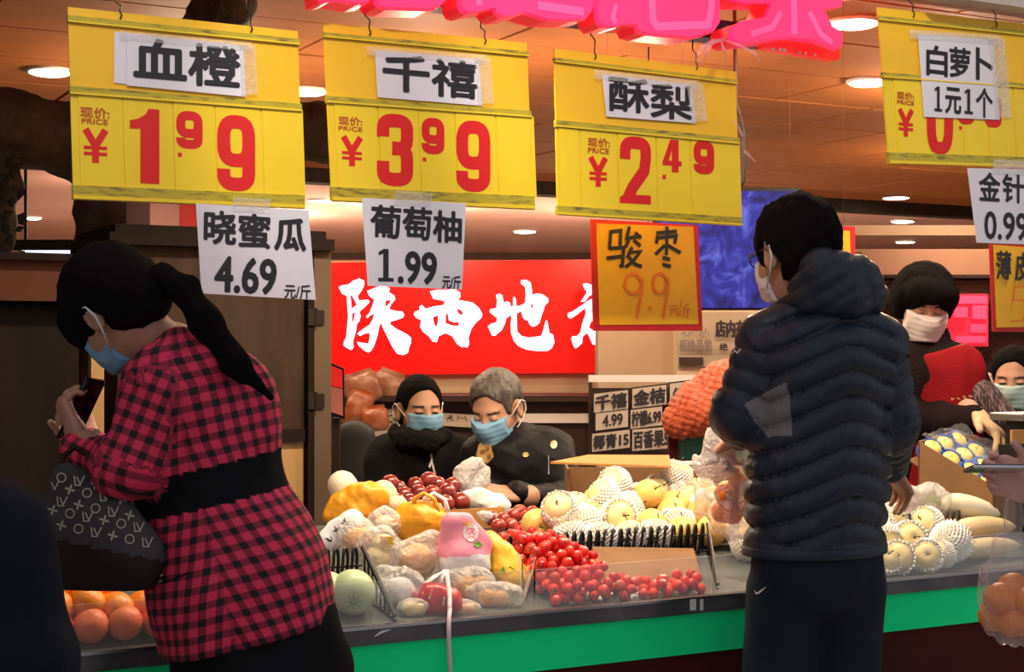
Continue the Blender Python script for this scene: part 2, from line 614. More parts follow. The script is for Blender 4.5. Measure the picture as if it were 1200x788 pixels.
mat('base_maroon', (0.070, 0.010, 0.007), 0.7, spec=.12, noise=(3, (0.05, .010, .008), .3, .7))
mat('black_metal', (0.010, 0.010, 0.011), 0.35, metal=0.3)
mat('black_matte', (0.012, 0.010, 0.010), 0.8)
mat('lamp_white', (1, 1, 1), 0.5, emit=(1.0, 0.90, 0.74), estr=14)
mat('lamp_trim', (0.75, 0.72, 0.68), 0.4)
film('acrylic', (0.85, 0.92, 0.90), 0.07, 0.08, None)
mat('cardboard', (0.24, 0.115, 0.042), 0.8, noise=(5, (0.19, 0.09, 0.032), .3, .7))
mat('carton_orange', (0.48, 0.22, 0.05), 0.7, noise=(5, (0.42, .19, .045), .3, .7))

# ------------------------------------------------------------------ floor, walls, ceiling
XL, XR, YB = -4.5, 13.0, 17.0
CZ = 2.6
def slab(name, x0, x1, y0, y1, z0, z1, m):
    o = MB().span(x0, x1, y0, y1, z0, z1).build(name, m)
    return struct(o)
slab('floor', -12, 20, -6, YB, -0.1, 0.0, 'floor_tile')
slab('wall_left', XL-.2, XL, 3.4, YB, 0, CZ, 'plaster_brown')
slab('wall_right', XR, XR+.2, 3.4, YB, 0, CZ, 'plaster_brown')
slab('wall_back', XL-.2, XR+.2, YB, YB+.2, 0, CZ, 'plaster_brown')
slab('wall_fascia', XL-.2, XR+.2, 3.34, 3.44, 2.42, 3.6, 'plaster_brown')
YBEAM = 9.6
ceil = slab('ceiling', XL, XR, 3.44, YBEAM, CZ, CZ+.1, 'joint_dark')
ceil2 = slab('ceiling_rear', XL, XR, YBEAM, YB, CZ, CZ+.1, 'ceiling_pinklit')
# timber ceiling boards, recessed joints between them
tw, td = 1.2, 0.6
tile = MB().span(-tw/2+.009, tw/2-.009, -td/2+.009, td/2-.009, -.016, .0).data('ceiling_panel', 'ceiling_wood')
for iy in range(11):
    for ix in range(15):
        x = XL+tw/2+ix*tw+(tw/2 if iy % 2 else 0); y = 3.44+td/2+iy*td
        if y+td/2 > YBEAM+.3 or x+tw/2 > XR: continue
        d = np.array([x, y]) @ FWD[:2]
        px = 600+1800*(np.array([x, y]) @ RGT[:2])/d
        if not (-300 < px < 1500): continue
        o = obj('ceiling_panel', tile, ceil, loc=(x, y, CZ+random.uniform(-.002, .002)))
trim = slab('trim_1', XL, XR, YBEAM-.08, YBEAM+.08, CZ-.10, CZ-.0, 'wood_mid')

# downlights set in the ceiling
def downlight(px, py, r, label, warm=(1.0, .80, .56), e=60):
    zc = CZ-.016 if py < 225 else CZ
    d = FOC*(zc-.012-CAMH)/(HY-py)
    p = P(px, py, d)
    t = thing('downlight', label, 'ceiling light', (p[0], p[1], zc), group='round downlights in the ceiling')
    MB().lathe([(r*1.15, -.012), (r*1.15, 0), (r*.9, 0), (r*.9, -.008), (r*1.02, -.014)], 24).build('trim_ring', 'lamp_trim', t, loc=(0, 0, 0), smooth=True)
    MB().lathe([(r*.4, -.024), (r*.85, -.021), (r*1.0, -.016), (r*1.0, -.004)], 24).build('lens', 'lamp_white', t, loc=(0, 0, 0))
    lamp('downlight_beam', 'SPOT', (p[0], p[1], zc-.03), e, warm, .06, aim=(p[0], p[1], 0), spot=150, blend=.5)
downlight(58, 85, .085, 'round downlight beside the left edge of the blood orange sign')
downlight(360, 108, .085, 'round downlight showing between the first two yellow signs')
downlight(1001, 28, .085, 'round downlight nearest the pink glowing letters')
downlight(1018, 97, .085, 'round downlight half hidden by the white radish sign')
downlight(1050, 232, .10, 'highest of three small downlights above the red apron seller')
downlight(1058, 260, .10, 'middle of three small downlights above the red apron seller')
downlight(1061, 284, .10, 'lowest of three small downlights just over the black bobbed hair')
downlight(615, 272, .11, 'small downlight above the red backlit sign')
downlight(376, 236, .09, 'small dim downlight left of the grapefruit paper', e=30)
downlight(37, 256, .08, 'small downlight in the pale ceiling at far left', e=30)

# unseen pendant lamps added above the frame to brighten the fruit
for i, px in enumerate((180, 500, 760, 985, 1260)):
    c = onY(px, 0, 3.5)
    t = thing('added_pendant', 'added enamel pendant lamp hanging over the fruit stall', 'lamp', (c[0], 3.5, 2.45), group='added pendant lamps over the stall')
    MB().lathe([(.02, .13), (.03, .11), (.10, .06), (.16, .0), (.155, .0), (.095, .055), (.02, .11)], 24).build('shade', 'lamp_trim', t, loc=(0, 0, 0), smooth=True)
    MB().lathe([(.01, .02), (.03, .03), (.035, .06), (.02, .10)], 16).build('bulb', 'lamp_white', t, loc=(0, 0, 0), smooth=True)
    MB().tube([(0, 0, .12), (0, 0, .15)], .004, 6).build('cord', 'black_matte', t, loc=(0, 0, 0))
    lamp('added_pendant_light', 'SPOT', (c[0], 3.5, 2.44), (26, 85, 85, 52, 55)[i], (1.0, .82, .58), .05, aim=(c[0], 3.75, 0), spot=125, blend=.5)

# spotlights and rail added out of view to brighten the hanging signs
for i, px in enumerate((150, 420, 700, 1050)):
    c = onY(px, 0, 2.0); aim_ = onY(px+35, 170, 3.25)
    t = thing('added_spotlight', 'added black rail spotlight trained on the hanging signs', 'lamp', (c[0], 1.9, 3.0), group='added rail spotlights')
    ax_ = unit(np.array(aim_)-np.array([c[0], 1.9, 3.0])); b0_ = np.array([c[0], 1.9, 3.0])
    MB().tube([b0_-ax_*.12, b0_-ax_*.02, b0_], [.04, .05, .06], 16).build('barrel', 'black_metal', t, smooth=True)
    MB().tube([b0_-ax_*.06, [c[0], 1.9, 3.3]], .01, 8).build('stem', 'black_metal', t)
    lamp('added_spot_beam', 'SPOT', b0_+ax_*.02, (52, 66, 86, 80)[i], (1.0, .90, .80), .05, aim=aim_, spot=34, blend=.7)
MB().span(XL, XR, 1.86, 1.94, 3.3, 3.36).build('added_spot_rail', 'black_metal')
tag(bpy.data.objects['added_spot_rail'], 'added long black rail carrying the sign spotlights, out of view', 'rail')

# ------------------------------------------------------------------ the stall
LIPY, LIPZ = 3.2, .774
def tray_z(Y): return .765+.20*(min(Y, 3.75)-3.24)+.04*max(0, Y-3.75)
SXM = float(onY(906, 600, 3.8)[0])
SX0, SX1 = float(onY(-160, 700, LIPY)[0]), float(onY(1420, 700, LIPY)[0])
stall = thing('fruit_stall', 'long fruit stall with dark stone lip and green front board', 'stall', (SX0, LIPY, 0))
MB().span(SX0, SXM, LIPY+.02, 4.22, 0, .63).build('base', 'base_maroon', stall)
MB().span(SXM, SX1, LIPY+.02, 3.80, 0, .63).build('base', 'base_maroon', stall)
MB().span(SX0, SX1, LIPY+.012, LIPY+.06, .632, .733).build('front_board', 'fascia_green', stall)
MB().span(SX0, SX1, LIPY, LIPY+.045, .734, LIPZ).build('lip', 'lip_stone', stall, bevel=.004)
MB().span(SX0, SX1, LIPY-.003, LIPY+.006, LIPZ-.003, LIPZ+.004).build('lip_edging', 'steel', stall)
for gx0, gx1, gy0, gy1 in ((SX0, SXM, 3.245, 3.75), (SX0, SXM, 3.75, 4.22), (SXM, SX1, 3.245, 3.80)):
    G = MB()
    G.add([(gx0, gy0, tray_z(gy0)), (gx1, gy0, tray_z(gy0)), (gx1, gy1, tray_z(gy1)), (gx0, gy1, tray_z(gy1)),
           (gx0, gy0, .64), (gx1, gy0, .64), (gx1, gy1, .64), (gx0, gy1, .64)],
          [(0, 1, 2, 3), (4, 7, 6, 5), (0, 4, 5, 1), (1, 5, 6, 2), (2, 6, 7, 3), (3, 7, 4, 0)])
    G.build('tray', 'tray_grey', stall)
# clear upstands along the lip, in lengths
xs = [SX0]+[float(onY(px, 700, LIPY)[0]) for px in (60, 378, 634, 842, 1034, 1235)]+[SX1]
for a, b in zip(xs[:-1], xs[1:]):
    MB().span(a+.004, b-.004, LIPY+.030, LIPY+.034, LIPZ, LIPZ+.098).build('clear_panel', 'acrylic', stall)
mat('tape_white', (.75, .73, .70), .6)
for px in (812, 822):
    p = onY(px, 709, LIPY-.002)
    MB().box((p[0], LIPY-.0025, p[2]), (.009 if px == 812 else .005, .001, .014)).build('paper_label', 'tape_white', stall)
p = onY(449, 741, LIPY-.002)
m_ = MB(); m_.strip([(p[0]-.02, p[2]-.008), (p[0]-.004, p[2]), (p[0]+.018, p[2]+.004)], [.003, .006, .002], lambda q: (q[0], LIPY-.002, q[1]))
m_.build('scuff', 'tape_white', stall)
# ------------------------------------------------------------------ hanging price signs
mat('sign_amber', (0.95, 0.53, 0.012), 0.42, noise=(7, (0.84, 0.47, 0.02), .45, .75))
mat('sign_yellow', (0.93, 0.63, 0.016), 0.42, noise=(5, (0.84, 0.60, 0.02), .4, .75))
mat('card_yellow', (0.96, 0.67, 0.018), 0.38, noise=(4, (0.92, 0.62, 0.018), .4, .75))
mat('rail_olive', (0.52, 0.40, 0.02), 0.35, noise=(24, (0.16, 0.12, 0.02), .5, .72), stretch=(1, 1, 5))
mat('ink_red', (0.76, 0.008, 0.007), 0.55)
mat('ink_rust', (0.52, 0.10, 0.012), 0.6)
mat('ink_orange', (0.68, 0.17, 0.010), 0.6)
mat('ink_black', (0.014, 0.012, 0.016), 0.55)
mat('ink_grey', (0.16, 0.13, 0.12), 0.7)
mat('paper_white', (0.78, 0.73, 0.77), 0.65, noise=(6, (0.72, .67, .71), .4, .7))
mat('paper_cream', (0.50, 0.42, 0.34), 0.7)
mat('border_red', (0.55, 0.010, 0.010), 0.5)
mat('poster_ochre', (0.75, 0.40, 0.006), 0.5, noise=(5, (0.66, .34, .006), .4, .7))
film('clear_tape', (0.95, 0.95, 0.92), 0.12, 0.12, (60, .6))
mat('wire_dark', (0.02, 0.015, 0.012), .5, metal=.6)
SY = 3.25

def P2(px, py, Y):
    p = onY(px, py, Y)
    return float(p[0]), float(p[2])
def hbox(x0, x1, yc, h, Y):
    """plane box from pixel left/right, centre height (at mid) and pixel height"""
    a = onY(x0, yc, Y)[0]; b = onY(x1, yc, Y)[0]
    xm = (x0+x1)/2
    zc = onY(xm, yc, Y)[2]; hh = h/ppm(xm, Y)
    return (a, b, zc-hh/2, zc+hh/2)
def quad_sheet(name, m, c4, Y, parent, th=.001, bow=0.0, seg=8):
    """a sheet with pixel corners TL TR BR BL on plane Y; slightly bowed"""
    q = [np.array(P2(*c, Y)) for c in c4]
    G = np.zeros((seg+1, seg+1, 3))
    for i in range(seg+1):
        for j in range(seg+1):
            u, v = j/seg, i/seg
            p = (q[0]*(1-u)+q[1]*u)*(1-v)+(q[3]*(1-u)+q[2]*u)*v
            G[i, j] = (p[0], Y+bow*(math.sin(u*3.1)*math.sin(v*2.6)), p[1])
    mb = MB(); mb.grid(G)
    o = mb.build(name, m, parent)
    md = o.modifiers.new('thickness', 'SOLIDIFY'); md.thickness = th; md.offset = -1 if False else 1
    return o
def fl(Y): return lambda p: (p[0], Y, p[1])

def price_sign(label, tl, tr, bl, br, rails, cards, digits, name_c4, name_txts, yen, xj, pr, Y=SY, stack=False, hooks=()):
    q = [np.array(P2(*c, Y)) for c in (tl, tr, br, bl)]
    base = (q[2]+q[3])/2
    t = thing('price_sign', label, 'price sign', (base[0], Y, base[1]), group='yellow hanging price signs')
    def mix(u, v):
        return (q[0]*(1-u)+q[1]*u)*(1-v)+(q[3]*(1-u)+q[2]*u)*v
    def band(name, v0, v1, m, y0, y1, u0=0.0, u1=1.0):
        mb = MB()
        c = [mix(u0, v0), mix(u1, v0), mix(u1, v1), mix(u0, v1)]
        V = [(p[0], Y+y0, p[1]) for p in c]+[(p[0], Y+y1, p[1]) for p in c]
        mb.add(V, [(0, 1, 2, 3), (7, 6, 5, 4), (0, 4, 5, 1), (1, 5, 6, 2), (2, 6, 7, 3), (3, 7, 4, 0)])
        return mb.build(name, m, t)
    r0, r1, r2 = rails
    band('top_strip', 0, r0[0]+.002, 'sign_amber', 0, .006)
    band('name_board', r0[1]-.005, r1[0]+.005, 'sign_amber', 0.0, .005)
    band('price_board', r1[1]-.005, r2[0]+.005, 'sign_yellow', 0.0, .005)
    for r, nm in ((r0, 'top_rail'), (r1, 'middle_rail'), (r2, 'bottom_rail')):
        band(nm, r[0], r[1], 'rail_olive', -.006, .007, -.004, 1.004)
        band(nm+'_edge', r[0]+(r[1]-r[0])*.70, r[1]-(r[1]-r[0])*.05, 'sign_yellow', -.008, -.0062, -.003, 1.003)
    # number cards slid between the rails
    X0, X1 = q[0][0], q[1][0]
    for (a, b) in cards:
        u0 = (P2(a, 180, Y)[0]-X0)/(X1-X0); u1 = (P2(b, 180, Y)[0]-X0)/(X1-X0)
        band('number_card', r1[1]-.008, r2[0]+.008, 'card_yellow', -.0022+random.uniform(-.0005, .0005), -.0006, u0+.002, u1-.002)
    for ch, x0, x1, y0, y1 in digits:
        mb = MB()
        digit(mb, ch, hbox(x0, x1, (y0+y1)/2, y1-y0, Y), fl(Y-.0032))
        mb.build('numeral', 'ink_red', t, fix=False)
    mb = MB(); digit(mb, 'Y', hbox(yen[0], yen[1], (yen[2]+yen[3])/2, yen[3]-yen[2], Y), fl(Y-.0032)); mb.build('currency_mark', 'ink_red', t, fix=False)
    mb = MB(); text(mb, '现价:', hbox(xj[0], xj[1], (xj[2]+xj[3])/2, xj[3]-xj[2], Y), .0007, fl(Y-.0032))
    text(mb, 'PRICE', hbox(pr[0], pr[1], (pr[2]+pr[3])/2, pr[3]-pr[2], Y), .0005, fl(Y-.0032), copies=4)
    mb.build('price_caption', 'ink_rust', t, fix=False)
    # name slip taped over the name board
    if stack:
        for k in range(3):
            dx = -5*(k+1)
            quad_sheet('under_slip', 'paper_white', [(x+dx, y-1.0*(k+1)) for x, y in name_c4], Y-.004+.0007*(2-k)+.001, t, .0005)
    slip = quad_sheet('name_slip', 'paper_white', name_c4, Y-.0065, t, .0008)
    for (body, x0, x1, yc, h, b, rot) in name_txts:
        mb = MB()
        if body == '1': numeral_one(mb, hbox(x0, x1, yc, h, Y), fl(Y-.0078))
        else: text(mb, body, hbox(x0, x1, yc, h, Y), b, fl(Y-.0078), rot=rot)
        mb.build('slip_lettering', 'ink_black', slip, fix=False)
    e = 9
    c = name_c4
    quad_sheet('clear_tape', 'clear_tape', [(c[0][0]-e, c[0][1]-e*.5), (c[1][0]+e, c[1][1]-e*.5), (c[1][0]+e, c[1][1]+6), (c[0][0]-e, c[0][1]+6)], Y-.009, t, .0003)
    quad_sheet('clear_tape', 'clear_tape', [(c[1][0]-5, c[1][1]-3), (c[1][0]+14, c[1][1]-1), (c[2][0]+14, c[2][1]-3), (c[2][0]-5, c[2][1]-2)], Y-.0095, t, .0003)
    for hx, hy, ty in hooks:
        a = onY(hx, hy, Y); b = onY(hx-3, ty, Y+.03)
        mb = MB()
        mb.tube([a+[0, -.004, -.012], a+[.004, -.005, -.004], a+[0, -.002, .006], (a*.6+b*.4)+[.006, 0, 0], (a*.45+b*.55)+[-.005, 0, 0], b], .0016, 6)
        mb.build('hook_wire', 'wire_dark', t, smooth=True)
    return t

price_sign('yellow hanging price sign for blood oranges, priced 1.99', (79.5, 8), (349, 36.5), (86, 234), (355.5, 245),
           ((.045, .082), (.41, .455), (.925, 1.0)), ((88, 140), (140, 198.5), (199, 247.5), (248.5, 302), (303, 352)),
           (('1', 151, 187, 127.5, 215), ('9', 206, 237, 131, 174), ('.', 208, 212.5, 179, 184), ('9', 254, 298.5, 136, 223)),
           ((149, 40), (285.5, 54), (288, 113.5), (148.6, 100)),
           (('血', 155, 218, 70, 47, .0034, -.0), ('橙', 219, 281, 78, 50, .0030, -.0)),
           (96, 127, 152, 191), (93.5, 128, 126, 139), (95, 126, 139.5, 146), stack=True, hooks=((140, 16, -8), (293, 32, -8)))
price_sign('yellow hanging price sign for cherry tomatoes, priced 3.99', (378.8, 26.5), (617.5, 50), (389, 236), (625, 246),
           ((.055, .085), (.41, .45), (.92, 1.0)), ((386, 437), (438, 485), (485.5, 528), (528.5, 576), (577, 622)),
           (('3', 441, 483.5, 134.6, 217.7), ('9', 493.5, 520, 139, 180), ('.', 494.6, 498.8, 185, 189), ('9', 534, 574, 142.5, 224)),
           ((439, 58.5), (561, 69), (565, 124), (442.5, 114)),
           (('千', 446.5, 502, 87, 44, .0030, .0), ('禧', 504, 558, 93, 45, .0026, .0)),
           (398.6, 425, 160.7, 195), (396, 424, 137, 147.5), (396, 424, 148.5, 154), hooks=((432, 36, 5), (567, 46, 22)))
price_sign('yellow hanging price sign for crisp pears, priced 2.49', (649.7, 57), (862, 84), (653.5, 252), (867.5, 265),
           ((.055, .083), (.43, .472), (.945, 1.0)), ((652, 676), (677, 720), (721, 765), (766, 805), (806, 864)),
           (('2', 725.6, 762, 161, 239), ('4', 775.7, 798, 164, 202), ('.', 775.5, 779.5, 205, 210), ('9', 812, 836, 165.6, 203.5)),
           ((705, 86), (809.7, 99), (815.6, 144.5), (710.7, 136.5)),
           (('酥', 711, 759, 112, 41, .0028, .0), ('梨', 760, 810, 120, 41, .0028, .0)),
           (688.6, 711.7, 184.7, 218.7), (688, 714, 162, 172.5), (688, 713, 173.5, 180), hooks=((696, 64, 22), (815, 76, 45)))
price_sign('yellow hanging price sign under a white radish paper slip', (1028.5, 8.5), (1262, 35), (1042, 192.5), (1270, 199),
           ((.055, .085), (.415, .45), (.925, 1.0)), ((1040, 1080), (1081, 1119), (1119.5, 1150), (1150.5, 1181), (1182, 1260)),
           (('0', 1085, 1116, 98, 180), ('9', 1121, 1141, 110, 145), ('.', 1123, 1126, 148, 152), ('9', 1153, 1172.6, 112, 149)),
           ((1075.7, 39), (1163.5, 46.5), (1171.5, 140.5), (1083, 137)),
           (('白', 1083, 1108, 72, 36, .0022, .0), ('萝', 1110, 1135, 74, 36, .0020, .0), ('卜', 1141, 1162, 76, 38, .0022, .0),
            ('1', 1092, 1102, 116.5, 29, 0, 0), ('元', 1105, 1124, 118.5, 31, .0019, 0), ('1', 1127, 1138, 119.5, 29, 0, 0), ('个', 1141, 1161, 121, 35, .0017, 0)),
           (1051, 1070, 128.5, 160), (1050, 1070, 108, 117), (1050, 1070, 118, 123), Y=3.05, hooks=((1069, 15, -8), (1166, 27, 2)))

def paper_tag(label, c4, txts, Y, tape=True, m='paper_white', ink='ink_black', bow=.006, name='price_paper'):
    p = [np.array(onY(x, y, Y)) for x, y in c4]
    base = (p[2]+p[3])/2
    t = thing(name, label, 'price paper', base, group='white price papers taped under the signs')
    s_ = quad_sheet('sheet', m, c4, Y, t, .0006)
    for (body, x0, x1, yc, h, b, rot) in txts:
        mb = MB()
        if body == '1': numeral_one(mb, hbox(x0, x1, yc, h, Y), fl(Y-.0012))
        else: text(mb, body, hbox(x0, x1, yc, h, Y), b, fl(Y-.0012), rot=rot)
        mb.build('lettering', ink, s_, fix=False)
    if tape:
        c = c4
        mx = (c[0][0]+c[1][0])/2; my = (c[0][1]+c[1][1])/2
        quad_sheet('clear_tape', 'clear_tape', [(mx-22, my-12), (mx+22, my-9), (mx+20, my+7), (mx-24, my+5)], Y-.003, t, .0003)
    return t
paper_tag('white paper reading 4.69, taped under the blood orange sign', ((229.6, 238.6), (361.6, 246.5), (370, 351.7), (236, 344)),
          (('晓', 238.5, 277, 267, 40, .0022, -.02), ('蜜', 279, 317, 271, 41, .0022, -.02), ('瓜', 321, 359, 275, 39, .0026, -.02),
           ('4.69', 251, 324, 323, 43, .0026, -.03), ('元/斤', 333, 364, 342, 17, .0007, -.02)), SY-.009)
paper_tag('white paper reading 1.99, taped under the cherry tomato sign', ((424, 232), (546, 238.5), (541.5, 339.5), (431, 335)),
          (('葡', 433.5, 470, 260, 39, .0020, -.02), ('萄', 471, 506, 262, 39, .0020, -.02), ('柚', 507, 541, 266, 38, .0022, -.02),
           ('1', 442, 462, 311, 38, 0, 0), ('.99', 466, 512, 314, 39, .0026, -.02), ('元/斤', 518, 540, 331, 16, .0007, -.02)), SY-.009)
paper_tag('white paper reading 0.99 at the right edge, under the white radish sign', ((1133.5, 197), (1240, 200), (1242, 288), (1144.5, 284.5)),
          (('金', 1146.5, 1172, 219, 34, .0018, 0), ('针', 1174, 1200, 221, 34, .0018, 0), ('菇', 1202, 1228, 222, 34, .0018, 0),
           ('0.99', 1153, 1204, 265, 33, .0018, 0)), 3.04)

# hand-painted posters with red borders, hung behind the price signs
def poster(label, c4, inner, Y, inks, parts_txt, strokes=()):
    p = [np.array(onY(x, y, Y)) for x, y in c4]
    t = thing('hanging_poster', label, 'poster', (p[2]+p[3])/2, group='ochre posters with red borders')
    quad_sheet('border', 'border_red', c4, Y, t, .002)
    for k in (.15, .85):
        a = p[0]*(1-k)+p[1]*k; MB().tube([a+[0, .001, -.01], [a[0], Y+.001, CZ-.02]], .0005, 4).build('string', 'wire_dark', t)
    s_ = quad_sheet('sheet', 'poster_ochre', inner, Y-.002, t, .001)
    for (body, x0, x1, yc, h, b, ink) in parts_txt:
        mb = MB(); text(mb, body, hbox(x0, x1, yc, h, Y), b, fl(Y-.0045)); mb.build('lettering', ink, s_, fix=False)
    for ink, w, paths in strokes:
        for path in paths:
            mb = MB(); mb.strip([P2(x, y, Y) for x, y in path], w, lift(fl(Y-.0045)))
            mb.build('brush_stroke', ink, s_, fix=False)
    return t, s_
def pz(ox, oy, k, pts): return [(ox+x/k, oy+y/k) for x, y in pts]
def nine(x0, y0, w, h, k, ox, oy):
    ring = [(x0+w*.45+w*.42*math.cos(a), y0+h*.24+h*.22*math.sin(a)) for a in np.linspace(-.4, 2*math.pi-.3, 16)]
    return [pz(ox, oy, k, ring), pz(ox, oy, k, [(x0+w*.92, y0+h*.12), (x0+w*.90, y0+h*.4), (x0+w*.62, y0+h)])]
O = (690, 255, 5.63)
def Z(*pts): return pz(690, 255, 5.63, pts)
black_jun = [Z((140, 85), (130, 210)), Z((140, 95), (205, 88), (200, 200)), Z((130, 205), (225, 200), (215, 320), (195, 322)), Z((110, 270), (210, 258)),
             Z((262, 60), (245, 140), (340, 125)), Z((300, 100), (338, 140)), Z((260, 150), (235, 200)), Z((290, 150), (335, 190)),
             Z((280, 195), (245, 270)), Z((250, 235), (335, 225), (285, 290), (235, 330)), Z((250, 255), (300, 310), (345, 325))]
black_zao = [Z((440, 105), (575, 92)), Z((510, 60), (505, 250)), Z((450, 120), (440, 175)), Z((450, 135), (570, 122), (560, 175)), Z((495, 185), (432, 245)),
             Z((515, 185), (600, 235)), Z((480, 265), (530, 278)), Z((480, 310), (535, 325))]
nines = nine(228, 365, 130, 305, 5.63, 690, 255)+nine(415, 365, 112, 300, 5.63, 690, 255)+[Z((388, 590), (405, 610))]
yuan = [Z((530, 590), (580, 580)), Z((525, 610), (590, 600)), Z((550, 605), (530, 650)), Z((565, 605), (575, 640), (590, 640)), Z((605, 540), (595, 650)), Z((650, 570), (625, 590), (620, 660)), Z((625, 605), (665, 600)), Z((648, 605), (645, 665))]
poster('ochre poster with red border reading 9.9, below the pear sign', ((692, 257), (818, 264), (823.5, 388), (695, 388)),
       ((699, 262), (812.6, 266), (818.5, 380), (703, 381)), 3.5, None, (),
       (('ink_black', .0105, black_jun+black_zao), ('ink_orange', .0085, nines), ('ink_orange', .0036, yuan)))
poster('ochre poster with red border, cut off by the right edge', ((1159, 286), (1290, 292), (1292, 390), (1163, 389)),
       ((1164, 287), (1284, 297), (1286, 382), (1168, 384)), 3.6, None,
       (('薄', 1166, 1184, 311, 34, .0022, 'ink_black'), ('皮', 1188, 1206, 313, 34, .0022, 'ink_black')),
       (('ink_orange', .006, [[(1206, 335), (1188, 337), (1186, 352), (1198, 352), (1204, 362), (1197, 376), (1183, 377)]]),))
poster('small ochre poster with red border, peeping out behind the black hair', ((912, 259), (1002, 266), (1003, 350), (912, 346)),
       ((917, 264), (996, 271), (998, 344), (918, 341)), 3.75, None,
       (('枣', 922, 942, 292, 36, .0022, 'ink_black'),))

# ------------------------------------------------------------------ glowing pink channel letters on their bar
mat('neon_face', (0.9, 0.04, 0.16), 0.25, emit=(1.0, 0.012, 0.075), estr=1.3)
mat('neon_core', (0.9, 0.10, 0.25), 0.25, emit=(1.0, 0.03, 0.12), estr=1.5)
mat('neon_side', (0.75, 0.02, 0.03), 0.3, emit=(1.0, 0.02, 0.03), estr=.45)
NY = 3.30
bz = onY(680, 29, NY)[2]
a0 = onY(330, 0, NY); a1 = onY(905, 0, NY)
neon = thing('neon_letter_sign', 'glowing pink channel letters on a black bar along the top', 'sign', ((a0[0]+a1[0])/2, NY, bz))
MB().span(a0[0], a1[0], NY-.02, NY+.05, bz, bz+.05).build('mounting_bar', 'black_metal', neon)
def letter(loops, cores=(), name='letter'):
    for L in loops:
        fr = lambda p: (P2(p[0], p[1], NY-.10)[0], NY-.10, P2(p[0], p[1], NY-.10)[1])
        pts = [fr(p) for p in L]
        c = np.mean(np.array(pts), 0)
        mb = MB()
        n = len(L)
        F2 = [(c[0]+(p[0]-c[0])*.97, NY-.115, c[2]+(p[2]-c[2])*.94+.003) for p in pts]
        B2 = [(p[0], NY-.022, p[2]) for p in pts]
        tris = tessellate_polygon([[Vector((p[0], p[2], 0)) for p in pts]])
        mb.add(F2, tris, 0)
        mb.add(F2+pts, [(i, (i+1) % n, n+(i+1) % n, n+i) for i in range(n)], 0)
        mb.add(pts+B2, [(i, (i+1) % n, n+(i+1) % n, n+i) for i in range(n)], 1)
        mb.add(B2, [t[::-1] for t in tris], 1)
        o = mb.build(name, ['neon_face', 'neon_side'], neon)
    for C in cores:
        mb = MB(); mb.strip([P2(x, y, NY-.116) for x, y in C[1:]], C[0], lambda p: (p[0], NY-.1165, p[1])); mb.build('letter_ridge', 'neon_core', o, fix=False)
letter([[(373, 3), (380, 4), (388, 2), (400, 4), (418, 6.5), (430, 5), (436, -1), (436, -40), (365, -40)]])
letter([[(438, -40), (437, 4), (441, 9), (452, 12), (500, 13.5), (511, 11), (519, 5), (526, -4), (526, -40)]])
letter([[(533, -38), (535, 8), (539, 15), (546, 17.5), (563, 14), (576, 12), (578, 17), (586, 22), (598, 21), (612, 17), (625, 21), (640, 25), (668, 26), (686, 24), (692, 16), (694, 8), (694, -32)]],
       [(.016, (560, -8), (562, 6)), (.02, (630, 6), (684, 14))])
letter([[(697, -30), (695, 10), (697, 27), (703, 33), (718, 33.5), (730, 30), (742, 32), (745, 39), (756, 42), (805, 46.5), (815, 45), (836, 38), (842, 28), (842, -18)]],
       [(.020, (764, -6), (765, 24), (770, 31), (830, 29), (834, 6), (833, -6)), (.012, (722, 5), (718, 20), (722, 27))])
letter([[(852, -18), (852, 1), (868, 5), (900, 5), (894, 22), (880, 25), (862, 28), (854, 34), (852, 44), (855, 51), (862, 54), (893, 50), (920, 47), (950, 50), (978, 60), (985, 56), (985, 42), (973, 33), (962, 12), (984, 9), (986, -12)]],
       [(.02, (930, -8), (931, 40)), (.016, (915, 14), (905, 32), (880, 40)), (.016, (948, 14), (962, 40), (975, 50))])
# red return of the last letter seen from below
mb = MB(); mb.prism([(896, 50), (950, 48), (984, 58), (984, 69), (978, 71), (896, 56)], lambda p: (P2(*p, NY-.06)[0], NY-.06, P2(*p, NY-.06)[1]), lambda p: (P2(*p, NY-.06)[0], NY-.03, P2(*p, NY-.06)[1]))
ret = mb.build('letter_return', 'neon_side', neon)
mb = MB()
for x, y, w in ((906, 58, 4), (914, 58, 4), (919, 59, 5), (937, 62, 3), (944, 62.5, 3), (955, 64, 3)):
    p = P2(x, y, NY-.062); mb.box((p[0], NY-.0625, p[1]), (w/900, .001, .004))
mb.build('white_flecks', 'tape_white', ret)
for px in (345, 900):
    p = onY(px, 0, NY); MB().tube([(p[0], NY+.02, bz+.05), (p[0], NY+.02, 2.45), (p[0], NY+.09, 2.47)], .006, 8).build('hanger', 'black_metal', neon)
for px_, e_ in ((700, 26), (930, 60)):
    gx = float(onY(px_, 10, NY)[0])
    lamp('neon_glow', 'SPOT', (gx, NY+.10, bz+.02), e_, (1.0, .05, .02), .10, aim=(gx+2.6, NY+3.0, 3.35), spot=95, blend=.8)
# tattered clear-pink film strips tied to the bar
film('pink_film', (.75, .35, .42), .35, .3, (30, .4))
ft = thing('film_scrap', 'torn scrap of pinkish plastic film tied beside the pear sign', 'plastic scrap', onY(852, 45, NY-.13))
for pts in ([(850, 46), (838, 47), (822, 56), (816, 72)], [(850, 46), (868, 52), (884, 64), (894, 76)], [(852, 44), (835, 50), (826, 62), (823, 76)], [(848, 48), (846, 60), (853, 75)], [(862, 140), (868, 160), (874, 176), (884, 190)]):
    mb = MB(); mb.strip([P2(x, y, NY-.13) for x, y in pts], [.006]+[.010]*(len(pts)-2)+[.004], lambda p: (p[0], NY-.13+.01*math.sin(p[1]*90), p[1])); mb.build('strip', 'pink_film', ft, fix=False)
